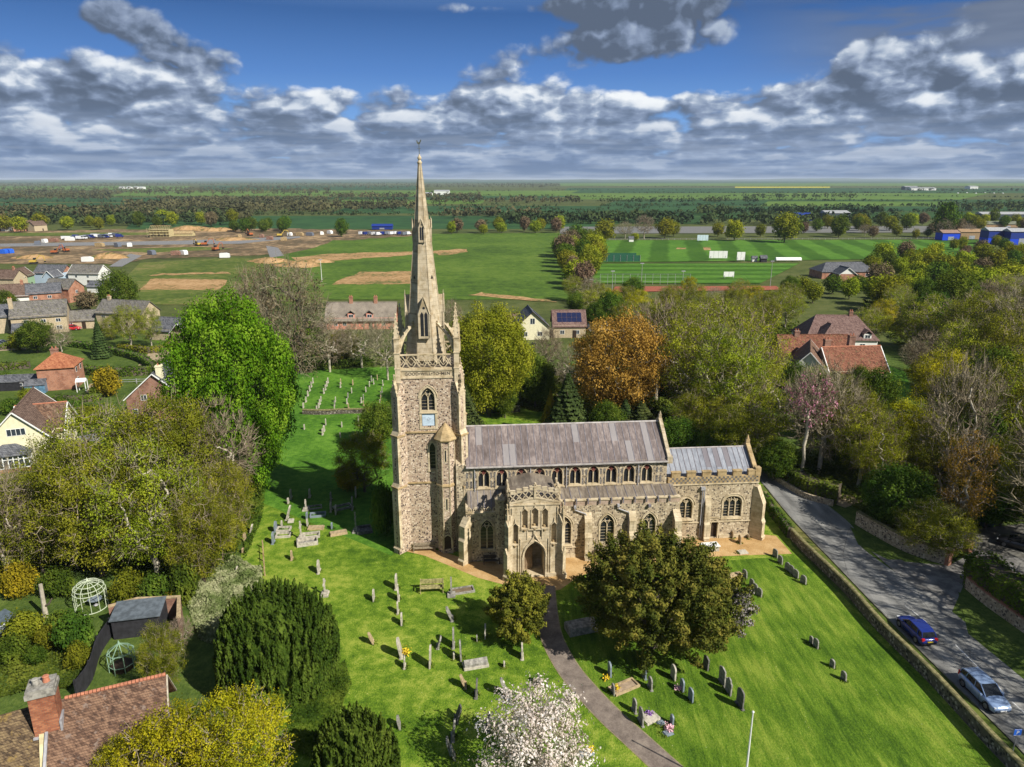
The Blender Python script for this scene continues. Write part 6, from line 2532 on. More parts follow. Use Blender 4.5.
hl = [G(*p) for p in [(772, 470), (790, 483), (812, 495), (838, 502)]]
hedge(spline(hl, 4), 2.6, 2.6, L_ivy, 'bulging hedge along the bend of the lane beyond the chancel', dens=140, size=.17)
w_ = thing('garden_wall', 'pale low wall below the hedge on the lane bend', 'wall')
strip_wall(spline([(p[0] - 1.2, p[1] - 1.2) for p in hl]), .3, .8).build('flint_wall', M_flint_warm, w_)
# hedge between chancel end and lane
hedge(spline([G(*p) for p in [(764, 503), (778, 523), (790, 538)]], 4), .8, 1.5, L_green, 'narrow dark hedge strip by the chancel corner', dens=200, size=.12)
# rear graveyard wall and bank
w_ = thing('graveyard_wall', 'low mossy flint wall crossing the rear graveyard', 'wall')
rw = spline([G(*p) for p in [(303, 414), (322, 414.5), (345, 413.5), (372, 413), (392, 412)]])
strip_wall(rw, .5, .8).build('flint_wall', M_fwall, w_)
strip_wall(rw, .6, .92, z0=.802).build('coping', M_coping, w_)
w_ = thing('graveyard_wall', 'short flint wall with brick posts behind the tower', 'wall')
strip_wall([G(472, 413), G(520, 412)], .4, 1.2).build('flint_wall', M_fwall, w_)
q = MB()
for px in (483, 500):
    X, Y = G(px, 412.4)
    q = MB()
    q.box(X - .4, X + .4, Y - .3, Y + .3, 0, 1.6)
    q.build('brick_pier', M_brickred, w_)
# garden hedges by the houses
for pts, w, h, lab in (([(70, 346), (105, 352), (140, 361), (156, 372)], 1.6, 1.7, 'long dark curved hedge behind the brick house'),
                       ([(84, 374), (120, 376), (152, 374)], 1.8, 1.9, 'straight clipped hedge right of the brick house'),
                       ([(120, 350), (150, 353), (168, 350), (174, 344)], 1.5, 1.6, 'pale green hedge curling in front of the birches'),
                       ([(0, 370), (30, 368)], 1.5, 1.6, 'dark hedge behind the black sheds'),
                       ([(55, 402), (80, 402), (102, 399)], 1.8, 1.3, 'low bright hedge in front of the brick house'),
                       ([(0, 350), (25, 346)], 1.4, 1.6, 'dark hedge beside the black parked car'),
                       ([(178, 366), (196, 378), (214, 392)], 3.0, 3.0, 'dark hedge beside the white-edged brown house')):
    hedge(spline([G(*p) for p in pts], 5), w, h, L_green if 'pale' not in lab else L_olive, lab, dens=40, size=.24)
for (a, b, lab) in (((560, 262), (606, 308), 'wire fence along the diagonal edge of the green field'), ((100, 385), (155, 383), 'white post fence beyond the golden bush'), ((592, 240.2), (940, 239), 'white rail along the far edge of the cricket field')):
    A_, B_ = G(*a), G(*b)
    f = thing('post_fence', lab, 'fence')
    L = math.dist(A_, B_)
    n = min(60, int(L / 3.2))
    q = MB()
    for s in (.5, .95):
        q.tube([(A_[0], A_[1], s), (B_[0], B_[1], s)], .05, 4)
    q.build('rail', M_pipe, f)
    for i in range(n + 1):
        t = i / n
        q = MB()
        X, Y = A_[0] + (B_[0] - A_[0]) * t, A_[1] + (B_[1] - A_[1]) * t
        q.box(X - .07, X + .07, Y - .07, Y + .07, 0, 1.15)
        q.build('post', M_pipe, f)
# churchyard edge posts at the left
ep = thing('post_fence', 'leaning wooden fence at the edge of the long grass', 'fence')
E0, E1 = G(265, 576), G(263, 548)
for i in range(5):
    t = i / 4
    q = MB()
    X, Y = E0[0] + (E1[0] - E0[0]) * t, E0[1] + (E1[1] - E0[1]) * t
    q.box(X - .06, X + .06, Y - .06, Y + .06, 0, 1.0)
    q.build('post', M_ochre, ep)
q = MB()
q.tube([(E0[0], E0[1], .7), (E1[0], E1[1], .7)], .04, 4)
q.build('rail', M_ochre, ep)

# ------------------------------------------------------------------ graves
S_grey = plain('grave_grey', (.26, .25, .22), .9, var=.4, scale=3)
S_pale = plain('grave_pale', (.42, .39, .32), .9, var=.3, scale=3)
S_warm = plain('grave_lichen', (.38, .29, .17), .9, var=.3, scale=3)
S_dark = plain('grave_dark', (.13, .125, .115), .85, var=.4, scale=3)
S_blue = plain('grave_slate_blue', (.19, .23, .27), .5, .5, var=.15, scale=3)
SM = dict(grey=S_grey, pale=S_pale, ochre=S_warm, dark=S_dark, bluish=S_blue)
F_yel = plain('yellow_flowers', (.75, .55, .03), .8, var=.3, scale=9)
F_pink = plain('pink_flowers', (.75, .45, .52), .8, var=.3, scale=9)
F_purple = plain('violet_flowers', (.30, .16, .45), .8, var=.3, scale=9)


def slab_profile(w, h, top):
    if top == 'round':
        return [(-w / 2, 0), (w / 2, 0), (w / 2, h - w * .35)] + [(w / 2 * math.cos(a), h - w * .35 + w * .35 * math.sin(a)) for a in [PI / 6 * i for i in range(1, 6)]] + [(-w / 2, h - w * .35)]
    if top == 'shoulder':
        return [(-w / 2, 0), (w / 2, 0), (w / 2, h * .8), (w * .32, h * .8), (w * .30, h * .86)] + [(w * .3 * math.cos(a), h * .86 + h * .14 * math.sin(a)) for a in [PI / 5 * i for i in range(1, 5)]] + [(-w * .3, h * .86), (-w * .32, h * .8), (-w / 2, h * .8)]
    return [(-w / 2, 0), (w / 2, 0), (w / 2, h * .88), (0, h), (-w / 2, h * .88)]


grnd = random.Random(77)


def headstone(px, py, hp, col, where, tilt=0.0, top=None, w=None, yaw=0.0, desc=None, label=None):
    X, Y = G(px, py)
    h = max(.55, hp * mpp(X, Y) / math.cos(R(30)) * .98)
    w = w or min(.95, max(.45, h * grnd.uniform(.55, .72)))
    top = top or grnd.choice(['round', 'round', 'shoulder', 'peak'])
    o = thing('headstone', None, 'headstone', (X, Y, 0), TH + yaw + grnd.uniform(-.06, .06))
    tilt += grnd.uniform(-.04, .04)
    o.rotation_euler = (grnd.uniform(-.05, .05), tilt, o.rotation_euler[2])
    mb = MB()
    t = grnd.uniform(.10, .15)
    mb.prism([(a, b) for a, b in slab_profile(w, h, top)], 'x', -t / 2, t / 2)
    mb.v = [(x, y, z - .12 if z < .01 else z) for x, y, z in mb.v]
    mb.build('slab', SM[col], o)
    if h > 1.0 and grnd.random() < .6:
        q = MB()
        q.box(-t * 1.1, t * 1.1, -w * .6, w * .6, -.1, .13)
        q.build('plinth', SM[col], o)
    d = desc or '%s %s headstone' % ({'ochre': 'lichen-yellow', 'bluish': 'bluish slate', 'pale': 'pale', 'grey': 'grey', 'dark': 'dark'}[col], {'round': 'round-topped', 'shoulder': 'shouldered', 'peak': 'pointed'}[top])
    if label:
        o['label'] = label
    else:
        in_cluster(where, o, d)
    o['group'] = 'headstones in the churchyard'
    return o


W1 = 'on the lawn left of the path'
for a in [(374, 600, 11, 'pale'), (396.3, 588, 14, 'pale'), (398.6, 599, 12, 'pale'), (398, 612.7, 11, 'pale'), (401.7, 624, 11, 'pale'), (373.7, 643, 12, 'ochre', -.35), (401.7, 656, 19, 'pale', -.18), (404.5, 667, 11, 'pale'),
          (430, 666, 21, 'pale'), (437.7, 647, 11, 'grey', .25), (453.5, 646, 18, 'grey'), (461, 659, 19, 'grey'), (454, 658.5, 7, 'pale'), (452, 619, 13, 'grey', -.35), (485, 637, 13, 'pale'), (477, 641, 6, 'grey')]:
    headstone(a[0], a[1], a[2], a[3], W1, *a[4:])
W2 = 'on the lower lawn above the cherry'
for a in [(465.5, 686, 13, 'ochre', -.35), (476, 695, 16, 'dark', .05, 'round', 1.0), (508, 694, 18, 'grey', -.35), (510, 701, 8, 'grey'), (400, 727, 12, 'grey', -.15), (456, 720, 15, 'dark', .3), (452.6, 738, 20, 'grey', .1), (451, 753, 17, 'grey', -.2), (455, 758, 14, 'grey', -.3), (487.4, 729, 17, 'dark', .12), (522, 657, 15, 'pale'),
          (538.4, 684, 9, 'dark')]:
    headstone(a[0], a[1], a[2], a[3], W2, *a[4:])
W3 = 'right of the path below the wide yew'
for a in [(609.6, 675, 13, 'bluish'), (613, 694, 11, 'grey'), (644.3, 678, 11, 'bluish'), (650, 688.5, 12, 'grey'), (673, 678.5, 14, 'pale'), (681.7, 690.6, 12, 'bluish'), (690.5, 700.6, 13, 'bluish'), (634, 711.4, 13, 'grey'), (640.7, 723, 16, 'grey'), (671.4, 724, 10, 'bluish')]:
    headstone(a[0], a[1], a[2], a[3], W3, 0, 'round', None, .12)
W4 = 'left of the flagpole'
for a in [(705.4, 668.6, 13, 'dark'), (722, 683.5, 17, 'grey'), (728, 693, 16, 'grey'), (739.5, 706.5, 19, 'dark')]:
    headstone(a[0], a[1], a[2], a[3], W4, 0, None, None, .15)
W5 = 'in the row nearest the lane'
for a in [(775, 557), (780, 563.5), (787, 570.5), (791, 573.6), (795.5, 577.5), (803, 583.5)]:
    headstone(a[0], a[1], 8, 'grey', W5, 0, 'round', .75, .25)
W6 = 'in the four-stone row on the right lawn'
for a in [(744.6, 577.6), (751.6, 587), (755, 591.6), (759, 596)]:
    headstone(a[0], a[1], 8, 'grey', W6, 0, 'round', .7, .25)
W7 = 'standing alone on the open right lawn'
for a in [(811, 643, 7), (815.5, 647.5, 9), (832, 667, 8), (843.4, 680, 9)]:
    headstone(a[0], a[1], a[2], 'grey', W7, 0, 'round', None, .2)
W8 = 'on the gravel by the chancel'
for a in [(732, 538, 7, 'ochre'), (739.4, 543, 8, 'ochre'), (748, 538.5, 4, 'ochre'), (705, 559, 9, 'dark'), (733, 594, 6, 'ochre')]:
    headstone(a[0], a[1], a[2], a[3], W8, 0, 'round')
W9 = 'in the shade left of the tower'
for a in [(291, 498.5, 9, 'pale'), (288.5, 504, 6, 'pale'), (309.7, 497, 8, 'pale'), (287, 519, 14, 'pale', .25), (281.8, 527.6, 7, 'pale'), (276, 531.4, 10, 'bluish'), (273.3, 543, 11, 'bluish'), (307.7, 526, 7, 'pale'), (307, 519, 7, 'bluish'), (331, 500.5, 8, 'grey'),
          (331, 511.5, 9, 'pale'), (336, 514, 9, 'pale'), (352.5, 509, 12, 'grey'), (356, 497, 10, 'pale'), (332, 528.5, 6, 'bluish'), (292, 559.5, 9, 'ochre'), (319, 572, 12, 'pale')]:
    headstone(a[0], a[1], a[2], a[3], W9, *a[4:])
W10 = 'along the left churchyard edge'
for a in [(250.4, 533, 9, 'pale', .3), (245, 541, 8, 'ochre'), (231.8, 537, 7, 'ochre'), (233, 527.6, 6, 'ochre'), (239.4, 515, 8, 'ochre', .4), (243.6, 505, 5, 'pale'), (236, 573, 7, 'pale', .3), (243, 553, 5, 'ochre')]:
    headstone(a[0], a[1], a[2], a[3], W10, *a[4:])
W11 = 'in the rear graveyard'
for i, (x, y) in enumerate([(313, 383), (311.5, 387), (310, 391), (308, 396), (306, 402), (303.5, 408), (328, 383), (327, 386.5), (325.5, 390), (324, 393.5), (321, 401.5), (320, 404.5), (319, 408), (317, 411),
                            (340.5, 387.5), (341, 384), (335.6, 402), (334.8, 406), (334.6, 410), (353, 385), (351.8, 393), (348, 398), (347, 403.7), (348.5, 408.5), (369.5, 386.5), (371.6, 381), (373.8, 384), (377.5, 380), (366, 392),
                            (363.6, 399.4), (361.4, 402.6), (363.6, 405.7), (383, 385.4), (382, 392.4), (381, 396.7), (380.7, 400.4), (380, 404.7)]):
    headstone(x, y, 5, ('pale', 'grey', 'pale', 'ochre')[i % 4] if x > 330 else 'pale', W11, 0, None)
W12 = 'between the low wall and the dark evergreen'
for a in [(326, 425, 6), (324.4, 431.6, 6), (322.7, 434.8, 6), (342, 427, 5), (358.7, 422, 6), (359, 426, 6), (340.5, 437.5, 5), (304.5, 429.5, 5), (497, 432, 6)]:
    headstone(a[0], a[1], a[2], 'pale', W12)
headstone(587.6, 588, 13, 'ochre', '', label='brown headstone at the left edge of the wide yew')
headstone(598.6, 568, 8, 'grey', '', label='small grey headstone beside the gravel path right of the porch')
headstone(504, 667, 6, 'pale', '', label='tiny pale stone right of the low coped tomb')


def kerbgrave(pa, pb, wid, col, label, fill=None, name='kerbed_grave', ledger=False, h=.22):
    A_, B_ = G(*pa), G(*pb)
    L = math.dist(A_, B_)
    a = math.atan2(B_[1] - A_[1], B_[0] - A_[0])
    o = thing(name, label, 'grave', (A_[0], A_[1], 0), a)
    q = MB()
    if ledger:
        q.box(0, L, -wid / 2, wid / 2, 0, h)
        q.box(.06, L - .06, -wid / 2 + .06, wid / 2 - .06, h, h + .08)
        q.build('slab', SM[col], o)
    else:
        for y in (-wid / 2, wid / 2):
            q.box(0, L, y - .07, y + .07, 0, h)
        q.box(.002, .14, -wid / 2 + .072, wid / 2 - .072, 0, h)
        q.box(L - .14, L - .002, -wid / 2 + .072, wid / 2 - .072, 0, h)
        q.build('kerb', SM[col], o)
        if fill:
            q = MB()
            q.box(.142, L - .142, -wid / 2 + .072, wid / 2 - .072, 0, .1)
            q.build('filling', fill, o)
    return o


kerbgrave((451, 593), (474, 589.5), 1.0, 'grey', 'kerbed grave with small end stone below the wooden bench', plain('grave_soil', (.16, .12, .07), .95))
kerbgrave((612, 693), (636, 683), 1.0, 'ochre', 'brown kerbed grave with yellow flowers right of the path', plain('grave_gravel', (.33, .25, .17), .95))
kerbgrave((277, 530.5), (291, 530), 1.0, 'pale', 'pale kerbed grave beside the upper bluish headstone', h=.3)
kerbgrave((276, 536.5), (291, 535.5), 1.0, 'pale', 'pale kerbed grave beside the lower bluish headstone', h=.3)
kerbgrave((302, 537.5), (320, 535.5), 1.0, 'pale', 'white kerbed grave behind the pedestal cross', h=.35)
kerbgrave((297, 545), (318, 542), 1.3, 'pale', 'broad white stone kerb grave below the pedestal cross', S_grey, h=.5)
kerbgrave((308, 529), (324, 528.5), .9, 'ochre', 'brown ledger slab above the white kerb graves', ledger=True)
kerbgrave((330, 535.5), (347, 532.5), 1.0, 'ochre', 'low brown ledger slab in the sun left of the tower', ledger=True)
kerbgrave((310, 516.5), (326, 515), 1.0, 'bluish', 'bluish kerbed grave in the shade', h=.3)
kerbgrave((334, 510), (351, 506), 1.1, 'grey', 'grey kerbed grave in the shade near the golden shrub', h=.3)
kerbgrave((306, 509), (322, 507), .9, 'grey', 'dark kerbed grave left of the shaded headstones', h=.2)
kerbgrave((357, 532), (372, 530), 1.6, 'dark', 'large dark kerbed plot close to the tower', S_dark, h=.4)
kerbgrave((288, 522), (294, 521.5), .8, 'pale', 'short pale slab under the leaning stone', ledger=True)
kerbgrave((567, 633), (596, 627), 1.5, 'grey', 'broad chest tomb in the shade of the wide yew', ledger=True, name='chest_tomb', h=.7)
kerbgrave((726, 577), (742, 574), .9, 'ochre', 'flat lichened slab on the right lawn', ledger=True, h=.06)
kerbgrave((738, 553), (747, 552), .9, 'pale', 'small flat stone at the gravel edge', ledger=True, h=.08)
kerbgrave((606, 558), (620, 556), 1.0, 'grey', 'low slab by the aisle bench', ledger=True, h=.1)
# coped tomb lying on the lawn
A_, B_ = G(464, 668), G(487, 664)
o = thing('coped_tomb', 'low coped grey tomb lying on the lawn', 'tomb', (A_[0], A_[1], 0), math.atan2(B_[1] - A_[1], B_[0] - A_[0]))
L = math.dist(A_, B_)
q = MB()
q.box(-.08, L + .08, -.48, .48, 0, .25)
q.build('base', S_pale, o)
q = MB()
q.prism([(-.38, .252), (.38, .252), (.38, .5), (0, .78), (-.38, .5)], 'x', 0, L)
q.build('lid', S_grey, o)
# white box tomb by the chancel
A_, B_ = G(702, 551), G(717, 549.5)
L = math.dist(A_, B_)
o = thing('chest_tomb', 'white chest tomb beside the chancel gravel', 'tomb', (A_[0], A_[1], 0), math.atan2(B_[1] - A_[1], B_[0] - A_[0]))
q = MB()
q.box(0, L, -.45, .45, 0, .62)
for x in (0.05, L - .05):
    for y in (-.42, .42):
        q.box(x - .08, x + .08, y - .06, y + .06, 0, .64)
q.build('base', S_pale, o)
q = MB()
q.box(-.12, L + .12, -.56, .56, .65, .75)
q.build('lid', M_white, o)


def cross(px, py, hpx, label, steps=2, m=None, arm=.45, ring=False):
    X, Y = G(px, py)
    h = hpx * mpp(X, Y) / math.cos(R(30))
    o = thing('grave_cross', label, 'cross', (X, Y, 0), TH + PI / 2)
    q = MB()
    z = 0
    for k in range(steps):
        s = .5 - .14 * k
        q.box(-s, s, -s * .8, s * .8, z, z + .2)
        z += .202
    q.build('plinth', m, o)
    q = MB()
    q.box(-.09, .09, -.08, .08, z, h)
    q.box(-arm, arm, -.07, .07, h * .68, h * .68 + .18)
    if ring:
        q.tube([(.28 * math.cos(t), 0, h * .68 + .09 + .28 * math.sin(t)) for t in [i * PI / 6 for i in range(13)]], .05, 4)
    q.build('cross', m, o)
    return o


cross(301.3, 539, 17, 'white stone cross on a stepped pedestal left of the tower', 3, S_pale)
cross(306, 510, 10, 'squat pale cross in the shade left of the tower', 2, S_pale, .3)
cross(356, 532, 19, 'tall stone cross on steps against the dark plot', 3, S_grey)
cross(451.4, 595.5, 18, 'grey stone cross leaning at the foot of the kerbed grave', 1, S_grey, .35)
cross(325, 595, 16, 'white cross with outspread arms behind the finger-sprayed yew', 2, S_pale, .5)
# flowers and plaques


def flowers(px, py, m, label, r=.28, n=26):
    X, Y = G(px, py)
    rng = np.random.default_rng(int(px * 3 + py))
    c = rng.normal(size=(n * 4, 3)) * r * .45
    c[:, 2] = np.abs(c[:, 2]) + .12
    nrm = rng.normal(size=(n * 4, 3))
    nrm /= np.linalg.norm(nrm, axis=1)[:, None]
    V, F = leaf_quads(c, nrm, rng, .07, 1.0)
    o = thing('flower_posy', label, 'flowers', (X, Y, 0))
    npmesh('blooms', V, F, [m], o)
    q = MB()
    q.lathe([(.10, 0), (.13, .1), (.14, .22)], 8)
    q.build('pot', S_grey, o)


flowers(605.8, 680, F_yel, 'yellow flowers on the grass below the left bluish headstone')
flowers(617, 690, F_yel, 'yellow flowers inside the brown kerbed grave')
flowers(405.5, 654, F_gold if False else F_yel, 'tall yellow flowers beside the leaning pale headstone', .5, 40)
flowers(669, 730, F_pink, 'pink and white flowers on the small plaque', .4, 40)
flowers(678, 690, F_pink, 'pale flowers beside the bluish headstone below the yew')
flowers(649, 715, F_purple, 'violet and white flowers on the white grave slab')
flowers(590, 752, F_yel, 'yellow and pink flowers beside the plaque right of the cherry')
kerbgrave((643, 722), (657, 715), 1.1, 'pale', 'white grave slab laid with flowers right of the path', ledger=True, h=.08)
kerbgrave((658, 725), (664, 722), .5, 'bluish', 'small slate plaque flat in the grass', ledger=True, h=.05)
kerbgrave((664, 735), (672, 732), .6, 'bluish', 'small slate plaque under the pink flowers', ledger=True, h=.05)
kerbgrave((577, 757), (584, 753), .5, 'bluish', 'left of two slate plaques beside the cherry tree', ledger=True, h=.05)
kerbgrave((586, 756), (593, 752), .5, 'bluish', 'right of two slate plaques beside the cherry tree', ledger=True, h=.05)


# ------------------------------------------------------------------ benches
def bench(px, py, label, m, rz=0.0, w=1.7, back=True, XY=None, h=1.0):
    X, Y = XY or G(px, py)
    o = thing('bench', label, 'bench', (X, Y, 0), rz)
    q = MB()
    for k in range(4):
        q.box(-w / 2, w / 2, -.24 + k * .13, -.14 + k * .13, .43, .47)
    q.build('seat', m, o)
    q = MB()
    if back:
        for k in range(3):
            q.box(-w / 2, w / 2, .27, .31, .56 + k * .14, .66 + k * .14)
    q.build('backrest', m, o)
    for sx in (-1, 1):
        for sy in (-.2, .29):
            q = MB()
            q.box(sx * w / 2 - .04, sx * w / 2 + .04, sy - .035, sy + .035, 0, .98 if sy > 0 else .64)
            q.build('leg', m, o)
        q = MB()
        q.box(sx * w / 2 - .045, sx * w / 2 + .045, -.27, .3, .64, .69)
        q.build('armrest', m, o)
    return o


M_wood = plain('weathered_oak', (.24, .20, .14), .85, var=.35, scale=5)
M_greenwood = plain('mossy_bench_wood', (.30, .27, .12), .9, var=.4, scale=4)
X, Y = G(432, 592)
b = bench(0, 0, 'large mossy wooden double-rail frame seat on the open lawn', M_greenwood, TH, 2.1, XY=(X, Y))
b.scale = (1.1, 1.5, 1.35)
bench(0, 0, 'dark wooden bench in the shade between tower corner and porch', plain('dark_wood', (.07, .06, .05), .8), TH, 1.7, XY=CL(11.0, -3.3))
bench(0, 0, 'grey wooden bench at the foot of the tower', M_wood, TH, 2.4, XY=CL(3.5, .1))
bench(0, 0, 'brown wooden bench against the aisle wall between two buttresses', plain('brown_wood', (.12, .085, .05), .8), TH, 2.2, XY=CL(23.6, -3.25))

# flagpole (its foot is below the frame)
X, Y = 15.9, 39.0
fp = thing('flagpole', 'white flagpole rising from the lower right lawn', 'flagpole', (X, Y, 0))
q = MB()
q.tube([(0, 0, 0), (0, 0, 3.5), (0, 0, 7.15)], [.085, .07, .045], 8)
q.build('pole', M_white, fp)
q = MB()
q.lathe([(.02, 7.13), (.08, 7.18), (.09, 7.24), (.04, 7.3)], 8)
q.build('finial', M_white, fp)
q = MB()
q.lathe([(.16, 0), (.16, .18), (.1, .24)], 8)
q.build('base', M_pipe, fp)


# ------------------------------------------------------------------ cars
M_tyre = plain('tyre', (.018, .018, .018), .85)
M_rim = plain('rim', (.45, .45, .47), .3, .5, metallic=.8)
M_cglass = plain('car_glass', (.015, .018, .022), .08, .6, var=.05)
M_lamp = plain('headlight_glass', (.65, .68, .70), .15, .6, var=.05)
M_red = plain('tail_light', (.55, .02, .02), .25, .5, var=.05)
M_plateY = plain('yellow_plate', (.75, .55, .03), .5, var=.02)
M_plateW = plain('white_plate', (.75, .75, .72), .5, var=.02)


def car(label, loc, rz, paint, L=4.3, Wd=1.78, H=1.5, estate=False, group=None, detail=True):
    o = thing('parked_car', label, 'car', (loc[0], loc[1], zr if Y < 100 else .02), rz, group)
    hw = Wd / 2
    # stations: x, sill z, belt z, half width, bonnet crown z
    st = [(-.5, .42, .70, .70, .74), (-.485, .30, .82, .84, .88), (-.42, .22, .92, .95, .96), (-.30, .20, .95, 1.0, .98), (0, .19, .93, 1.0, .97), (.16, .19, .92, 1.0, .96),
          (.26, .20, .90, .99, .96), (.36, .21, .82, .97, .89), (.44, .22, .73, .90, .80), (.485, .28, .62, .78, .67), (.5, .38, .54, .66, .57)]
    vs, fs = [], []
    ring = []
    for (x, zs, zb, hwf, zc) in st:
        w = hw * hwf
        k = H / 1.5
        sec = [(-w * .90, zs), (-w, zs + .12), (-w * 1.0, zb * .62), (-w * .97, zb - .04), (-w * .86, zb + .0), (-w * .45, zc), (w * .45, zc), (w * .86, zb), (w * .97, zb - .04), (w, zb * .62), (w, zs + .12), (w * .90, zs)]
        vs += [(x * L, y, z * (1 if z < .5 else k)) for y, z in sec]
    m = 12
    for i in range(len(st) - 1):
        for j in range(m):
            jj = (j + 1) % m
            fs.append((i * m + j, (i + 1) * m + j, (i + 1) * m + jj, i * m + jj))
    fs.append(tuple(range(m)))
    fs.append(tuple(range((len(st) - 1) * m, len(st) * m))[::-1])
    q = MB()
    q.add(vs, [f[::-1] for f in fs])
    body = q.build('body', paint, o, smooth=True)
    # cabin: glass house with painted roof and pillars
    xr = -.47 if estate else -.45
    cab = [(xr, .93, .80), (xr + .06, H - .14, .70) if not estate else (xr + .045, H - .12, .72), (-.28, H - .02, .73), (-.05, H, .745), (.06, H - .03, .735), (.25, .93, .86)]
    vs = []
    for (x, z, wf) in cab:
        vs += [(x * L, -hw * wf, z), (x * L, hw * wf, z)]
    low = [(xr * L, -hw * .86, .9), (xr * L, hw * .86, .9), (.27 * L, -hw * .88, .88), (.27 * L, hw * .88, .88)]
    q = MB()
    # side windows as polygons
    sideL = [(x * L, -hw * wf - .0, z) for (x, z, wf) in cab]
    sideR = [(x * L, hw * wf, z) for (x, z, wf) in cab]
    q.add(sideL + sideR, [tuple(range(6))[::-1], tuple(range(6, 12)), (0, 1, 7, 6), (1, 2, 8, 7), (2, 3, 9, 8), (3, 4, 10, 9), (4, 5, 11, 10), (5, 0, 6, 11)], 0)
    q.build('window_glass', M_cglass, o)
    q = MB()
    z = .018
    rp = [1, 2, 3, 4]
    for a, b in zip(rp[:-1], rp[1:]):
        q.add([(cab[a][0] * L, -hw * cab[a][2], cab[a][1] + z), (cab[a][0] * L, hw * cab[a][2], cab[a][1] + z), (cab[b][0] * L, hw * cab[b][2], cab[b][1] + z), (cab[b][0] * L, -hw * cab[b][2], cab[b][1] + z),
               (cab[a][0] * L, -hw * cab[a][2] * 1.02, cab[a][1] - .07), (cab[a][0] * L, hw * cab[a][2] * 1.02, cab[a][1] - .07), (cab[b][0] * L, hw * cab[b][2] * 1.02, cab[b][1] - .07), (cab[b][0] * L, -hw * cab[b][2] * 1.02, cab[b][1] - .07)],
              [(0, 3, 2, 1), (0, 4, 7, 3), (1, 2, 6, 5)], 0)
    for s in (-1, 1):
        for (a, b) in ((0, 1), (4, 5)):
            q.tube([(cab[a][0] * L, s * hw * cab[a][2], cab[a][1]), (cab[b][0] * L, s * hw * cab[b][2], cab[b][1])], .045, 5)
        q.tube([(-.06 * L, s * hw * .75, H - .02), (-.05 * L, s * hw * .87, .95)], .035, 4)
        q.tube([(-.27 * L, s * hw * .73, H - .04), (-.30 * L, s * hw * .86, .95)], .05, 4)
    q.build('roof', paint, o)
    for sx in (-.305, .305):
        for s in (-1, 1):
            q = MB(Matrix.Translation((sx * L, s * (hw - .09), .32)) @ Matrix.Rotation(PI / 2, 4, 'X'))
            q.lathe([(.20, -.10), (.31, -.10), (.325, -.06), (.325, .06), (.31, .10), (.20, .10)], 18)
            wo = q.build('wheel', M_tyre, o)
            q = MB(Matrix.Translation((sx * L, s * (hw - .03), .32)) @ Matrix.Rotation(PI / 2, 4, 'X'))
            q.lathe([(.05, -.045), (.2, -.05), (.22, -.03), (.22, .03), (.2, .05), (.05, .045)], 14)
            q.build('rim', M_rim, wo)
            if detail:      # dark arch
                q = MB()
                q.tube([(sx * L + .37 * math.cos(t), s * (hw - .005), .32 + .37 * math.sin(t)) for t in [i * PI / 8 for i in range(9)]], .035, 4)
                q.build('wheel_arch', M_tyre, o)
    for s in (-1, 1):
        q = MB()
        q.box(.445 * L, .478 * L, min(s * hw * .42, s * hw * .80), max(s * hw * .42, s * hw * .80), .55, .70)
        q.build('headlight', M_lamp, o)
        q = MB()
        q.box(-.494 * L, -.452 * L, min(s * hw * .55, s * hw * .86), max(s * hw * .55, s * hw * .86), .66, .88 if not estate else 1.05)
        q.build('tail_light', M_red, o)
        q = MB()
        q.box(.16 * L, .195 * L, min(s * hw * .98, s * hw * 1.15), max(s * hw * .98, s * hw * 1.15), .90, 1.02)
        q.build('door_mirror', paint, o)
    q = MB()
    q.box(-.51 * L, -.495 * L, -.26, .26, .55, .66)
    q.build('number_plate', M_plateY, o)
    q = MB()
    q.box(.497 * L, .507 * L, -.26, .26, .40, .50)
    q.build('number_plate', M_plateW, o)
    if detail:
        q = MB()
        for s in (-1, 1):
            for x in (.13, -.08, -.27):
                q.tube([(x * L, s * (hw + .004), .28), (x * L, s * (hw + .004), .6), (x * L - .04, s * (hw * .975), .88)], .009, 4)
            q.box(-.3 * L, .3 * L, min(s * (hw - .03), s * (hw + .012)), max(s * (hw - .03), s * (hw + .012)), .2, .27)
        q.build('door_seam', M_tyre, o)
        for s in (-1, 1):
            for x in (-.03, -.22):
                q = MB()
                q.box(x * L - .09, x * L + .09, min(s * hw * .96, s * (hw + .02)), max(s * hw * .96, s * (hw + .02)), .76, .79)
                q.build('door_handle', paint, o)
        q = MB()
        q.box(.485 * L, .499 * L, -.42, .42, .50, .60)
        q.box(-.505 * L, -.49 * L, -.6, .6, .32, .45)
        q.build('grille', M_tyre, o)
    return o


P_silver = plain('silver_blue_paint', (.30, .42, .64), .25, .6, var=.04, metallic=.35, coat=.6)
P_blue = plain('deep_blue_paint', (.012, .03, .22), .22, .6, var=.04, metallic=.2, coat=.7)
A_ = G(951, 684)
B_ = G(990, 716)
mid = G(973, 702)
ang = math.atan2(-(42 - 84), 0) if False else math.atan2(42.0 - 84.3, 36.3 - 32.9)
car('silver-blue estate car parked on the lane by the wall', (38.75, 49.0), ang, P_silver, 4.35, 1.78, 1.52, True)
car('dark blue hatchback parked facing away on the lane', (37.75, 57.4), ang + PI, P_blue, 4.1, 1.74, 1.45)
P_red = plain('red_paint', (.45, .02, .03), .3, .5, var=.04, coat=.5)
P_blk = plain('black_paint', (.015, .015, .018), .3, .5, var=.04, coat=.5)
P_wht = plain('white_car_paint', (.70, .72, .74), .3, .5, var=.04, coat=.5)
P_gry = plain('grey_car_paint', (.14, .16, .2), .3, .5, var=.04, coat=.5)
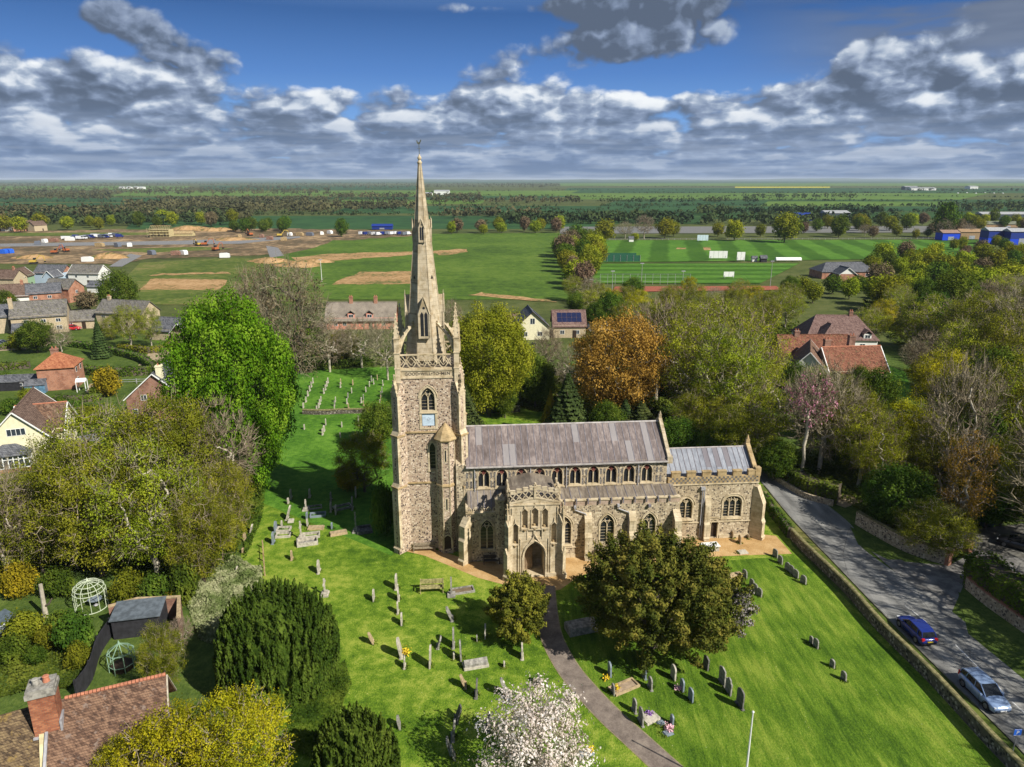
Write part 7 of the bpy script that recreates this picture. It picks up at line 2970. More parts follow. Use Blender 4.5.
for (px, py, rz, m, lab) in ((73, 330, .1, P_red, 'red car parked beside the stone house with the tall chimney'), (16, 345, .2, P_blk, 'black car parked on the pale drive at the left edge'), (2, 346, .2, P_gry, 'grey car cut by the left edge on the pale drive'),
                             (915, 424, -.1, P_wht, 'white car half hidden by trees on the grey drive'), (171, 338, -1.2, P_blue, 'blue car in front of the brown-gabled garage'), (1018, 548, 2.4, P_blk, 'black car in the shaded drive at the right edge')):
    car(lab, G(px, py), rz, m, detail=False)


# vans and cars in the far compound
def van(px, py, m, label_desc, rz, cluster, cab=None):
    X, Y = G(px, py)
    o = thing('van', None, 'van', (X, Y, .5), rz, 'vehicles ' + cluster)
    q = MB()
    q.prism([(-2.6, .45), (2.5, .45), (2.55, 1.1), (1.75, 1.35), (1.15, 2.35), (-2.6, 2.4)], 'y', -.98, .98)
    q.build('body', m, o)
    q = MB()
    q.prism([(1.2, 1.4), (1.80, 1.4), (1.25, 2.25), (1.0, 2.25)], 'y', -.99, .99)
    q.build('window_glass', M_cglass, o)
    for sx in (-1.6, 1.7):
        for s in (-1, 1):
            q = MB(Matrix.Translation((sx, s * .86, .36)) @ Matrix.Rotation(PI / 2, 4, 'X'))
            q.lathe([(.1, -.13), (.36, -.12), (.36, .12), (.1, .13)], 10)
            q.build('wheel', M_tyre, o)
    in_cluster(cluster, o, label_desc)


vr = random.Random(5)
vm = [(P_wht, 'white van'), (P_blue, 'blue van'), (P_gry, 'grey van'), (P_wht, 'white van')]
for i in range(16):
    m, d = vm[(i * 7) % 4]
    van(66 + i * 3.6, 240 - i * .18 + vr.uniform(-.8, .8), m, d, vr.uniform(-.4, .4), 'in the row on the building site')
for i in range(12):
    m, d = vm[(i * 5) % 4]
    van(361 + i * 4.3, 235.5 + vr.uniform(-.5, .5), m, d, vr.uniform(.8, 1.4), 'in the car park left of the spire')
for i in range(6):
    van(958 + i * 9, 193.5 + vr.uniform(-.3, .3), P_wht, 'white lorry', .1, 'far beyond the blue warehouse')

# ------------------------------------------------------------------ parking sign
X, Y = G(1013, 752)
o = thing('parking_sign', 'small square blue parking sign on a post beside the wall', 'road sign', (X, Y, 0), 0)
q = MB()
q.tube([(0, .03, 0), (0, .03, 2.0)], .035, 6)
q.build('post', M_pipe, o)
q = MB()
q.box(-.27, .27, -.02, .0, 1.5, 2.06)
bp = q.build('panel', plain('sign_blue', (.02, .13, .60), .4, var=.02), o)
q = MB()
for a in ((-.24, .24, 2.02, 2.04), (-.24, .24, 1.52, 1.54)):
    q.box(a[0], a[1], -.026, -.02, a[2], a[3])
q.build('border', M_white, bp)
text_into(bp, 'letter', 'P', .42, Matrix.Translation((0, -.024, 1.63)) @ Matrix.Rotation(PI / 2, 4, 'X'), M_white, .004)

# brick bin pier and dustbins by the drive
X, Y = G(967, 552)
o = thing('brick_pier', 'short red brick gate pier at the drive mouth', 'gate pier', (X, Y, 0), .4)
q = MB()
q.box(-.35, .35, -.35, .35, 0, 1.3)
q.build('pier', M_brickred, o)
q = MB()
q.box(-.42, .42, -.42, .42, 1.302, 1.42)
q.build('cap', M_ochre, o)
for i, px in enumerate((983, 990)):
    X, Y = G(px, 527)
    o = thing('wheelie_bin', '%s of two dark green wheelie bins by the shaded drive' % ('left', 'right')[i], 'bin', (X, Y, 0), .2)
    q = MB()
    q.frustum(4, .33, .41, .08, .98, 0, 0, PI / 4)
    q.build('body', plain('bin_green', (.02, .06, .045), .5), o)
    q = MB()
    q.box(-.31, .31, -.34, .31, .983, 1.05)
    q.build('lid', plain('bin_lid', (.025, .05, .06), .5), o)
    for s in (-1, 1):
        q = MB(Matrix.Translation((s * .25, .3, .1)) @ Matrix.Rotation(PI / 2, 4, 'Y'))
        q.lathe([(.02, -.03), (.1, -.03), (.1, .03), (.02, .03)], 10)
        q.build('wheel', M_tyre, o)

# ------------------------------------------------------------------ houses
T_brown = tiles('brown_tiles', [(.07, .045, .035), (.13, .085, .065), (.20, .14, .11)])
T_red = tiles('red_tiles', [(.09, .035, .022), (.18, .07, .042), (.29, .13, .08)], moss=(.13, .11, .05))
T_orange = tiles('orange_tiles', [(.24, .08, .04), (.36, .13, .065), (.46, .20, .10)])
T_slate = tiles('slate', [(.06, .065, .075), (.10, .105, .12), (.16, .165, .18)], .2, .25)
T_grey = tiles('grey_concrete_tiles', [(.09, .085, .08), (.15, .14, .13), (.21, .20, .18)], .3, .3, (.12, .12, .05))
T_plum = tiles('plum_tiles', [(.10, .06, .055), (.17, .105, .09), (.24, .16, .14)])
T_mott = tiles('mottled_tiles', [(.06, .036, .026), (.13, .075, .05), (.23, .14, .09)], .10, .16, (.20, .15, .12))
T_moss = tiles('mossy_tiles', [(.05, .035, .022), (.11, .075, .045), (.21, .15, .08)], .10, .16, (.22, .15, .05))


def fmat_thatch(nt, P):
    n = nt.noise(nt.mapping(P, (6, 6, .8)), 2, 4, .7)
    n2 = nt.noise(P, .6, 4, .6)
    f = nt.math('ADD', nt.math('MULTIPLY', n, .5), nt.math('MULTIPLY', n2, .5))
    return {'c': nt.ramp(f, [(.36, (.14, .12, .10)), (.5, (.22, .19, .155)), (.64, (.30, .26, .21))]), 'h': n}


M_thatch = mat('thatch', fmat_thatch, .95, .1, (.5, .05))
W_cream = plain('cream_render', (.70, .66, .46), .9, var=.08)
W_buff = plain('buff_stone', (.44, .36, .24), .9, var=.18, scale=3)
W_white = plain('white_render', (.72, .72, .68), .9, var=.06)
W_pink = plain('pink_render', (.62, .26, .18), .9, var=.12)
W_green = plain('green_boards', (.28, .42, .26), .8, var=.06)
W_blueg = plain('pale_blue_boards', (.38, .48, .58), .8, var=.06)
W_black = plain('black_boards', (.025, .025, .03), .8, var=.3)
M_frame = M_white
M_wglass = plain('house_glass', (.03, .04, .055), .12, .6, var=.2)
M_solar = plain('solar_glass', (.012, .018, .06), .2, .6, var=.2)
M_ridge_red = plain('ridge_red', (.42, .17, .10), .85, var=.2, scale=4)


def hwin(par, x, z, w, h, y, M=None, lights=0, name='window', frame=None, fw=.07):
    q = MB(M)
    q.box(x - w / 2, x + w / 2, y - .03, y + .02, z, z + h)
    f = q.build(name, frame or M_frame, par)
    q = MB(M)
    n = lights or max(1, round(w / .62))
    for i in range(n):
        a = x - w / 2 + fw + (w - fw) * i / n
        q.box(a, a + (w - fw) / n - fw, y - .036, y - .031, z + fw, z + h - fw)
    q.build('pane', M_wglass, f)
    return f


def house(label, loc, rz, L, D, eave, ridge, wall, roof, gable=None, chim=(), wins=(), ends=(), name='house', hip=0.0, door=True, over=.35, bargem=None, cat='house', solar=None, ridgem=None, dormers=()):
    """ridge along local X; front is -Y. wins: (x,z,w,h) on the front; ends: (side,y,z,w,h)"""
    o = thing(name, label, cat, (loc[0], loc[1], .03), rz)
    q = MB()
    q.box(-L / 2, L / 2, -D / 2, D / 2, 0, eave)
    if not hip:
        q.prism([(-D / 2, eave + .002), (D / 2, eave + .002), (0, ridge - .12)], 'x', -L / 2, L / 2, 1)
    q.build('wall', [wall, gable or wall], o)
    k = (ridge - eave) / (D / 2)
    e = over
    q = MB()
    hx = hip
    for s in (-1, 1):
        a = (-L / 2 - e, s * (D / 2 + e), eave - k * e)
        b = (L / 2 + e, s * (D / 2 + e), eave - k * e)
        c_ = (L / 2 + (e if not hip else -hx), 0, ridge)
        d_ = (-L / 2 - (e if not hip else -hx), 0, ridge)
        pts = [a, b, c_, d_] if s < 0 else [b, a, d_, c_]
        q.add(pts + [(p[0], p[1], p[2] - .16) for p in pts], [(0, 1, 2, 3), (7, 6, 5, 4), (4, 5, 1, 0), (5, 6, 2, 1), (6, 7, 3, 2), (7, 4, 0, 3)])
        if hip:
            pts = [(s * (L / 2 + e), -s * -1 * 0 - (D / 2 + e) * s, eave - k * e), (s * (L / 2 + e), (D / 2 + e) * s, eave - k * e), (s * (L / 2 - hx), 0, ridge)]
            q.add(pts, [(0, 1, 2)])
    rf = q.build('roof', roof, o)
    q = MB()
    q.tube([(-L / 2 - (e if not hip else -hx), 0, ridge + .02), (L / 2 + (e if not hip else -hx), 0, ridge + .02)], .12, 6)
    q.build('ridge', ridgem or roof, rf)
    if not hip and bargem:
        for s in (-1, 1):
            q = MB()
            for t in (-1, 1):
                q.tube([(s * (L / 2 + e + .02), t * (D / 2 + e), eave - k * e - .08), (s * (L / 2 + e + .02), 0, ridge - .08)], .11, 4)
            q.build('bargeboard', bargem, rf)
    for (x, y, w, h, m) in chim:
        zb = ridge - abs(y) * k - .5
        q = MB()
        q.box(x - w / 2, x + w / 2, y - w * .35, y + w * .35, zb, ridge + h, 0)
        q.box(x - w / 2 - .07, x + w / 2 + .07, y - w * .35 - .07, y + w * .35 + .07, ridge + h - .3, ridge + h - .1, 0)
        cm_ = q.build('chimney', m, rf)
        for dx in (-.25, .25):
            q = MB()
            q.lathe([(.13, ridge + h), (.11, ridge + h + .35), (.13, ridge + h + .4)], 8, x + dx * w, y)
            q.build('chimney_pot', M_ridge_red, cm_)
    for (x, z, w, h) in wins:
        hwin(o, x, z, w, h, -D / 2 - .002)
    for (s, y, z, w, h) in ends:
        M = Matrix.Rotation(s * PI / 2, 4, 'Z')
        hwin(o, y, z, w, h, -L / 2 - .002, M)
    if door:
        q = MB()
        q.box(-.5 + L * .15, .5 + L * .15, -D / 2 - .05, -D / 2 + .02, 0, 2.05)
        q.build('door', M_oak, o)
    for (x, w, h) in dormers:
        y0 = -D / 2 + .1
        zb = eave - .2
        q = MB()
        q.box(x - w / 2, x + w / 2, y0, y0 + 2.2, zb, zb + h)
        d_ = q.build('dormer', wall, o)
        q = MB()
        for s in (-1, 1):
            pts = [(x + s * (w / 2 + .2), y0 - .3, zb + h - .1), (x + s * (w / 2 + .2), y0 + 3, zb + h - .1), (x, y0 + 3, zb + h + w * .45), (x, y0 - .3, zb + h + w * .45)]
            if s > 0:
                pts = pts
            q.add(pts + [(p[0], p[1], p[2] + .2) for p in pts], [(0, 1, 2, 3), (7, 6, 5, 4), (4, 5, 1, 0), (5, 6, 2, 1), (6, 7, 3, 2), (7, 4, 0, 3)])
        q.build('dormer_roof', roof, d_)
        hwin(d_, x, zb + .35, w * .7, h * .6, y0 - .01)
    if solar:
        (x0, x1, t0, t1, side) = solar
        q = MB()
        nx = max(2, int((x1 - x0) / 1.1))
        for i in range(nx):
            for j in range(2):
                xa = x0 + (x1 - x0) * i / nx + .04
                xb = x0 + (x1 - x0) * (i + 1) / nx - .04
                ta = t0 + (t1 - t0) * j / 2 + .01
                tb = t0 + (t1 - t0) * (j + 1) / 2 - .01

                def pt(x, t):
                    return (x, side * (D / 2) * (1 - t), eave + (ridge - eave) * t + .07)
                pts = [pt(xa, ta), pt(xb, ta), pt(xb, tb), pt(xa, tb)]
                q.add(pts + [(p[0], p[1], p[2] - .05) for p in pts], [(0, 1, 2, 3), (4, 5, 1, 0), (5, 6, 2, 1), (6, 7, 3, 2), (7, 4, 0, 3)])
        q.build('solar_panels', M_solar, rf)
    return o


# estate at upper left; foot points read off the ground
H = house
H('stone house with tall front chimney and mossy grey roof', G(44, 331), .42, 13, 8, 5, 8.6, W_buff, T_grey, chim=((-6.3, -1.5, 1.0, 1.2, W_buff),), wins=((-3, 3.0, 1.2, 1), (1, 3.0, 1.2, 1), (4.5, 3.0, 1.2, 1), (-1.5, .9, 1.4, 1.1), (4.5, .9, 1.4, 1.1)), ends=((-1, 0, 3, 1, 1),))
H('low grey-roofed garage wing between two stone houses', G(82, 327), .30, 9, 6, 2.6, 4.8, W_buff, T_grey, door=True, wins=((-2, .9, 1.2, 1),))
H('lean-to garage with small pitched roof beside the stone house', G(27, 338), .42, 5, 4.5, 2.4, 4.0, W_buff, T_slate, wins=((-1, .8, 1.0, 1),))
H('long stone house with grey roof and buff right gable', G(130, 327), -.22, 15, 7.5, 4.8, 7.8, W_buff, T_grey, wins=((-5, 2.9, 1.2, 1), (-1.5, 2.9, 1.2, 1), (3, 2.9, 1.2, 1), (-3, .8, 1.4, 1.1)), chim=((-5.5, 0, .9, 1.0, W_buff),))
H('dark-roofed garage with low eaves behind the big green tree', G(176, 338), -.2, 9.5, 6.5, 2.8, 5.6, W_buff, T_slate, wins=())
H('brown-boarded gable of the garage facing the drive', G(186, 341), -.2 + PI / 2, 5, 4.5, 2.9, 5.2, W_buff, T_slate, gable=M_oak, door=False, bargem=M_white)
H('house with green boarded gable and red door', G(23, 288), 1.75, 8, 6, 5, 7.8, W_green, T_brown, gable=W_green, bargem=M_white, ends=((-1, 0, 5.0, .9, .9), (-1, -1.5, 3, .9, .9)))
H('brown-roofed house at the far left behind the green gable', G(8, 290), -.1, 12, 7, 5, 7.8, W_buff, T_brown, chim=((4, 0, .8, 1, M_brickred),))
H('dark-roofed house with pale blue gable', G(56, 284), -.1, 12, 7, 5, 7.8, W_blueg, T_slate, gable=M_brickred, wins=((-1, 3, 1, 1), (2, 3, 1, 1)))
H('pale blue boarded gable projecting from the dark-roofed house', G(55, 288), PI / 2 - .1, 5, 4.5, 4.8, 7.0, W_blueg, T_slate, bargem=M_white, door=False, ends=((-1, 0, 3, 1, 1),))
H('white-ended grey-roofed house nearest the building site', G(91, 284), -.12, 13, 7.5, 4.8, 7.8, W_white, T_grey, bargem=M_white, wins=((-3, 3, 1, 1), (2, 3, 1, 1)))
H('low grey outbuilding right of the white-ended house', G(102, 292), -.12, 8, 5, 2.5, 4.2, W_white, T_slate)
H('brick house with dark roof and small white windows', G(47, 306), .50, 9.5, 7, 5, 7.6, M_brickred, T_slate, wins=((-2.5, 3, 1.1, 1), (1.5, 3, 1.1, 1), (-2.5, .9, 1.1, 1)), ends=((-1, 0, 3, 1, 1),))
H('brick-gabled house with grey roof behind the stone house', G(66, 301), -.2, 10, 7, 5, 7.8, M_brickred, T_grey, wins=((-2, 3, 1.1, 1),), ends=((1, 0, 3, 1, 1),))
H('white-walled house with broad brown roof at the left edge', G(12, 308), .42, 12, 9, 4.4, 7.8, W_white, T_brown, wins=((-2, 2.6, 1.1, 1), (2, 2.6, 1.1, 1)), chim=((4, 0, .8, 1, M_brickred),))
H('grey-roofed house cut by the left edge behind the parked cars', G(-6, 332), .4, 9, 7, 4.8, 7.5, W_buff, T_slate, wins=((2, 3, 1.1, 1),))
# red brick cottage with hipped roof
H('square red brick cottage with hipped orange tiled roof', G(63.5, 386), .28, 6.6, 6.4, 4.9, 7.0, M_brickred, T_orange, chim=((-.6, .4, 1.3, .9, M_brickbrown),), hip=2.6, ends=((1, -1.5, 3.2, .9, 1.0), (1, 1.3, 3.2, .9, 1.0), (1, -1.5, .9, .9, 1.2)), door=False, ridgem=M_ridge_red)
X, Y = G(83, 391)
o = thing('porch_canopy', 'white porch on the right side of the brick cottage', 'porch', (X, Y, 0), .28)
q = MB()
q.prism([(-.9, 2.1), (.9, 2.1), (0, 2.7)], 'x', -.9, .9)
q.build('roof', M_white, o)
for sx in (-.8, .8):
    for sy in (-.8, .8):
        q = MB()
        q.box(sx - .06, sx + .06, sy - .06, sy + .06, 0, 2.1)
        q.build('post', M_white, o)
for (px, py, rz, L, D, e, r, lab, m) in ((7, 389, .15, 6.5, 3.5, 2.0, 2.8, 'left black weatherboarded shed behind the cream house', W_black), (24, 388, .15, 6, 3.2, 2.0, 2.8, 'middle black shed with a white window', W_black), (38, 392, .3, 3.5, 2.8, 1.9, 2.6, 'small glass-sided shed against the brick cottage', plain('blue_glass', (.10, .20, .30), .2, .5))):
    H(lab, G(px, py), rz, L, D, e, r, m, T_slate, name='garden_shed', cat='shed', wins=((0, .8, 1.4, .7),) if 'white' in lab else (), door=False, over=.15)
# cream house
H('cream rendered house with brown tiled roof and triple white window', (-74.85, 103.75), R(111.7), 13.2, 8.4, 4.4, 8.6, W_cream, T_brown, bargem=M_white, ends=((-1, 0, 4.9, 2.4, 1.1),), door=False)
H('cream side wing with red-brown tiled roof and skylight', (-73.0, 104.9), R(19), 6.4, 7.6, 4.4, 7.5, W_cream, T_mott, bargem=M_white, ends=((1, 0, 3.4, .9, .9),), door=False, ridgem=M_ridge_red, dormers=((1.2, .8, 1.0),))
cX, cY = G(7, 470)
o = thing('conservatory', 'white-framed conservatory with blue slate hipped roof', 'conservatory', (cX + .6, cY + .6, .03), R(21))
q = MB()
q.box(-2.6, 2.6, -1.8, 1.8, 0, .6, 0)
q.build('brick_base', M_brickred, o)
q = MB()
q.box(-2.55, 2.55, -1.75, 1.75, .602, 2.5)
q.build('glazing', M_wglass, o)
q = MB()
for i in range(9):
    x = -2.6 + 5.2 * i / 8
    q.box(x - .06, x + .06, -1.82, -1.74, .6, 2.5)
for z in (.6, 1.9, 2.45):
    q.box(-2.64, 2.64, -1.84, -1.72, z, z + .1)
for i in range(6):
    y = -1.8 + 3.6 * i / 5
    q.box(2.56, 2.66, y - .06, y + .06, .6, 2.5)
q.build('frame', M_white, o)
q = MB()
q.add([(-2.9, -2.1, 2.55), (2.9, -2.1, 2.55), (2.9, 2.1, 2.55), (-2.9, 2.1, 2.55), (-.8, 0, 3.8), (.8, 0, 3.8)], [(0, 1, 5, 4), (1, 2, 5), (2, 3, 4, 5), (3, 0, 4), (3, 2, 1, 0)])
q.build('roof', T_slate, o)
# brown house with white bargeboards in the trees
bX, bY = G(158, 430)
H('brown brick house with white bargeboards half hidden by trees', (-63.2, 123.2), R(-80), 9, 9.6, 4.4, 8.6, M_brickbrown, T_slate, bargem=M_white, ends=((1, -1.9, 3.8, 1.0, 1.0), (1, -3.6, 1.4, .9, .9)), chim=((3.4, .9, 1.3, 1.2, W_cream),), door=False, dormers=())
# thatched pink cottages
tX, tY = G(361, 329)
tc_ = H('long pink cottage with thatched roof and two red chimneys', (tX, tY + 3), .03, 19, 7, 3.2, 7.2, W_pink, M_thatch, chim=((-3, 0, 1.0, 1.6, M_brickred), (4, 0, 1.0, 1.6, M_brickred)), wins=((-7, 1, 1.1, 1), (-4.5, 1, 1, 1), (6.5, 1, 1, 1)), dormers=((-2.6, 1.9, 1.5), (2.6, 1.9, 1.5)), over=.6)
# solar houses
H('cream gabled house with black roof beyond the yellow-green tree', G(530, 336), R(96), 10, 9, 3.6, 7.6, W_cream, T_slate, ends=((-1, -2, 1, 1.4, 1.2), (-1, 2, 1, 1.4, 1.2), (-1, 0, 4.2, 1.3, 1.6)), bargem=M_oak, door=False, solar=(-2, 2, .35, .8, -1))
H('brown-roofed wing left of the cream gabled house', G(516, 333), R(5), 6, 6, 2.8, 5.4, W_cream, T_plum, door=False)
H('house with a wide blue solar array on its brown roof', G(568, 335), R(2), 8.6, 7.4, 3.4, 6.9, W_buff, T_plum, solar=(-3.3, 3.3, .2, .82, -1), wins=((-2, 1, 1.2, 1.1), (2, 1, 1.2, 1.1)))
H('low white outbuilding right of the solar house', G(600, 330), R(3), 6.5, 3.5, 2.6, 3.8, W_white, T_slate, name='shed', cat='shed', wins=((1, .9, .9, .9),))
# brown-roofed big house and the red-tiled hall, right
H('large house with wide hipped plum-brown roof among trees', G(832, 348), -.06, 17, 11, 3.6, 8.4, W_white, T_plum, hip=3.5, chim=((3.5, 0, .9, 1.0, M_brickbrown),), wins=((-5, 1.2, 1.3, 1.2), (5, 1.2, 1.3, 1.2)), dormers=((6.0, 1.8, 1.4),))
H('projecting hipped bay of the plum-roofed house', G(826, 352), R(92), 7, 7, 3.6, 7.2, W_white, T_plum, hip=2.5, door=False)
H('red-tiled hall range with mottled roof facing the trees', G(846, 385), .10, 12, 8, 4.0, 8.2, W_buff, T_red, chim=((-5.0, .5, 1.3, 1.5, M_brickbrown), (1.2, 2.2, 1.3, 1.8, M_brickbrown)), bargem=M_white, ridgem=M_ridge_red)
H('dark red cross wing left of the mottled hall roof', G(806, 384), R(68), 12, 7, 4.4, 8.2, W_white, T_mott, bargem=M_white, door=False)
H('rear red-tiled range behind the hall chimneys', G(808, 372), .02, 15, 6.5, 4.6, 8.4, M_brickred, T_red, chim=((-3.5, 0, 1.1, .9, M_brickbrown),), door=False)
H('orange-tiled outbuilding left of the hall', G(782, 372), .5, 6, 5, 3, 5.6, M_brickred, T_orange, door=False)
# cricket pavilion
H('slate-roofed cricket pavilion with white gable over brick', G(842, 277), .05, 24, 12, 3.2, 6.4, M_brickred, T_slate, hip=4, name='pavilion', cat='pavilion', wins=((-8, 1, 2, 1.2), (8, 1, 2, 1.2)))
H('white-gabled front bay of the cricket pavilion', G(843, 280), PI / 2, 8, 7, 3.0, 5.6, M_brickred, T_slate, gable=W_white, bargem=M_white, name='pavilion', cat='pavilion', door=False)


# sight screens, covers, goals, nets, lamps
def panel_on_legs(px, py, w, h, m, label, name='sight_screen', cat='sight screen', rz=0.0, n=4):
    X, Y = G(px, py)
    o = thing(name, label, cat, (X, Y, .5), rz)
    q = MB()
    for i in range(n):
        q.box(-w / 2 + w * i / n + .06, -w / 2 + w * (i + 1) / n - .06, -.08, .08, .5, h)
    q.build('panel', m, o)
    for s in (-1, 1):
        q = MB()
        q.tube([(s * w * .4, 1.2, 0), (s * w * .4, .1, h * .8)], .07, 4)
        q.tube([(s * w * .4, -.9, 0), (s * w * .4, .1, h * .5)], .07, 4)
        q.build('leg', M_pipe, o)
    return o


panel_on_legs(718, 260, 9.5, 4.2, M_white, 'wide white sight screen on the near side of the cricket field', rz=-.05)
panel_on_legs(740.5, 262, 4.2, 4.6, M_white, 'narrow white sight screen right of the wide one', n=2)
panel_on_legs(702.5, 242, 7.5, 4.2, plain('pale_blue_screen', (.50, .62, .68), .6, var=.05), 'pale blue sight screen on the far side of the cricket field')
panel_on_legs(728.5, 279, 4.5, 2.6, M_white, 'white goal frame in front of the tennis court', 'goal', 'goal', n=2)
X, Y = G(788, 262)
o = thing('pitch_cover', 'long low white pitch cover on the near boundary', 'pitch cover', (X, Y, .5), 0)
q = MB()
q.prism([(-1.2, .5), (1.2, .5), (1.0, 1.4), (0, 1.9), (-1.0, 1.4)], 'x', -6.5, 6.5)
q.build('canopy', M_white, o)
for x in (-5.5, -2, 2, 5.5):
    for s in (-1, 1):
        q = MB(Matrix.Translation((x, s, .25)) @ Matrix.Rotation(PI / 2, 4, 'X'))
        q.lathe([(.05, -.08), (.25, -.08), (.25, .08), (.05, .08)], 10)
        q.build('wheel', M_tyre, o)
H('dark scorers hut beside the narrow sight screen', G(763, 262), 0, 3, 2.5, 2.3, 3.4, W_black, T_slate, name='scorers_hut', cat='hut', door=False)
H('small white hut by the boundary right of the sight screens', G(754, 261.5), 0, 2.4, 2, 2, 2.8, W_white, T_slate, name='garden_shed', cat='shed', door=False)
H('tiny white hut left of the far trees by the cricket field', G(631, 242), 0, 3, 2.5, 2.6, 3.8, W_white, T_slate, name='garden_shed', cat='shed', door=False)
M_net = plain('green_netting', (.02, .10, .06), .9)
A_, B_ = G(594, 262), G(640, 262)
o = thing('cricket_nets', 'dark green practice net enclosure at the left of the cricket field', 'cricket nets', (0, 0, 0))
q = MB()
q.box(A_[0], B_[0], A_[1], A_[1] + .1, .2, 3.4)
q.box(A_[0], B_[0], A_[1] + 12, A_[1] + 12.1, .2, 3.4)
q.build('netting', M_net, o)
for i in range(8):
    q = MB()
    x = A_[0] + (B_[0] - A_[0]) * i / 7
    q.tube([(x, A_[1] - .1, 0), (x, A_[1] - .1, 3.6)], .08, 5)
    q.build('post', M_pipe, o)
def lamp_post(px, py, h, label, m=None):
    X, Y = G(px, py)
    o = thing('floodlight_post', label, 'lamp post', (X, Y, 0))
    q = MB()
    q.tube([(0, 0, 0), (0, 0, h)], [.13, .07], 6)
    q.build('post', m or M_pipe, o)
    q = MB()
    q.box(-.7, .7, -.2, .2, h, h + .3)
    q.build('lamp_head', M_pipe, o)


for px, py, h in ((612, 293, 8), (641, 290, 10), (770, 287, 10), (682, 293, 8)):
    X, Y = G(px, py)
    lamp_post(px, py, h, 'placeholder')
    in_cluster('around the red tennis court', C.objects['floodlight_post' if len([o for o in C.objects if o.name.startswith('floodlight_post')]) == 1 else 'floodlight_post.%03d' % (len([o for o in C.objects if o.name.startswith('floodlight_post')]) - 1)], 'slim grey floodlight post')
lamp_post(591, 300, 7, 'tall rusty red pole at the field corner', plain('rust_red', (.30, .06, .04), .8))
lamp_post(322, 282, 9, 'thin white pole standing in the green field', M_white)
o = thing('court_fence', 'tall wire fence on posts along the near pitch', 'fence')
A_, B_ = G(600, 284.5), G(690, 284.5)
for z in (1.2, 3.0, 4.2):
    q = MB()
    q.tube([(A_[0], A_[1], z), (B_[0], B_[1], z)], .045, 4)
    q.build('rail', M_pipe, o)
for i in range(13):
    x = A_[0] + (B_[0] - A_[0]) * i / 12
    q = MB()
    q.tube([(x, A_[1], 0), (x, A_[1], 4.3)], .07, 5)
    q.build('post', M_pipe, o)


# ------------------------------------------------------------------ industrial sheds and distant buildings
def shed(label, x0, x1, ybase, hp, depth, wall, roof, stripes=(), name='warehouse', low=None, cat='warehouse'):
    A_, B_ = G(x0, ybase), G(x1, ybase)
    m = mpp(A_[0], A_[1])
    w = B_[0] - A_[0]
    h = hp * m / math.cos(R(8))
    o = thing(name, label, cat, ((A_[0] + B_[0]) / 2, A_[1] + depth / 2, .5))
    q = MB()
    q.box(-w / 2, w / 2, -depth / 2, depth / 2, 0, h * .45 if low else h, 1 if low else 0)
    if low:
        q.box(-w / 2, w / 2, -depth / 2, depth / 2, h * .452, h, 0)
    q.build('wall', [wall, low or wall], o)
    q = MB()
    q.prism([(-depth / 2 - .5, h + .02), (depth / 2 + .5, h + .02), (0, h + 1.6 + depth * .04)], 'x', -w / 2 - .4, w / 2 + .4)
    q.build('roof', roof, o)
    for i in range(max(1, int(w / 14))):
        q = MB()
        x = -w / 2 + w * (i + .5) / max(1, int(w / 14))
        q.box(x - 2, x + 2, -depth / 2 - .1, -depth / 2 + .02, .1, min(4.2, h * .5))
        q.build('door', plain('roller_door', (.3, .32, .36), .5), o)
    return o


P_ind = plain('dark_blue_cladding', (.012, .035, .22), .5, var=.1)
P_ind2 = plain('bright_blue_cladding', (.01, .06, .62), .5, var=.08)
P_tan = plain('tan_cladding', (.30, .20, .11), .7)
P_ltroof = plain('pale_sheet_roof', (.34, .35, .36), .6)
P_brroof = plain('brown_sheet_roof', (.26, .17, .13), .8)
shed('left bay of the blue warehouse with brown roof edge', 942, 959, 241, 7, 9, P_ind2, P_brroof)
shed('tan middle bay between two blue warehouses', 960, 983, 240, 7, 9, P_tan, P_tan)
shed('big two-tone blue warehouse bay', 987, 1008, 245, 13, 9, P_ind, P_ltroof, low=P_ind2)
shed('blue warehouse bay cut by the right edge', 1009, 1080, 246, 13, 9, P_ind, P_ltroof, low=P_ind2)
shed('long low shed with pale roof beyond the blue warehouse', 982, 1040, 220, 5, 16, plain('dark_cladding', (.05, .07, .09), .6), P_ltroof)
shed('wide low olive-roofed shed right of the big dark tree', 972, 1020, 228, 3, 16, P_tan, plain('olive_roof', (.16, .17, .12), .9))
shed('dark office building with pale window band', 826, 850, 221, 7, 22, plain('dark_cladding', (.05, .07, .09), .6), P_ltroof, name='office_building', cat='office')
shed('low blue building left of the dark office', 797, 814, 221, 5, 18, P_ind, P_ind, name='office_building', cat='office')
shed('far white farm sheds behind the spire tip', 434, 449, 195, 3.6, 30, M_white, P_ltroof, name='farm_shed', cat='farm shed')
shed('small white far building left of the farm sheds', 421, 432, 195.5, 2, 20, W_white, P_ltroof, name='farm_shed', cat='farm shed')
shed('distant dark-roofed barn on the right skyline fields', 905, 918, 190, 3, 30, plain('dark_cladding', (.05, .07, .09), .6), P_ltroof, name='barn', cat='barn')
shed('distant long pale barn on the right skyline fields', 911, 936, 190.5, 2, 30, W_white, P_ltroof, name='barn', cat='barn')
shed('distant white barn by the horizon at far right', 970, 978, 189, 2.2, 40, W_white, P_ltroof, name='barn', cat='barn')
for i, x in enumerate((119, 126, 133, 139)):
    o = shed('', x, x + 3.4, 189.2, 2.0, 30, M_white, P_ltroof, name='distant_building', cat='building')
    in_cluster('among the woods on the left horizon', o, 'tiny white building')
for i, x in enumerate((2, 12, 22, 30, 38)):
    X, Y = G(x, 231 - (i % 2))
    o = H('', (X, Y), .3 * i, 11, 8, 5, 8, (W_white, W_buff, M_brickred)[i % 3], T_brown)
    in_cluster('beyond the building site at the left edge', o, 'small brown-roofed house')
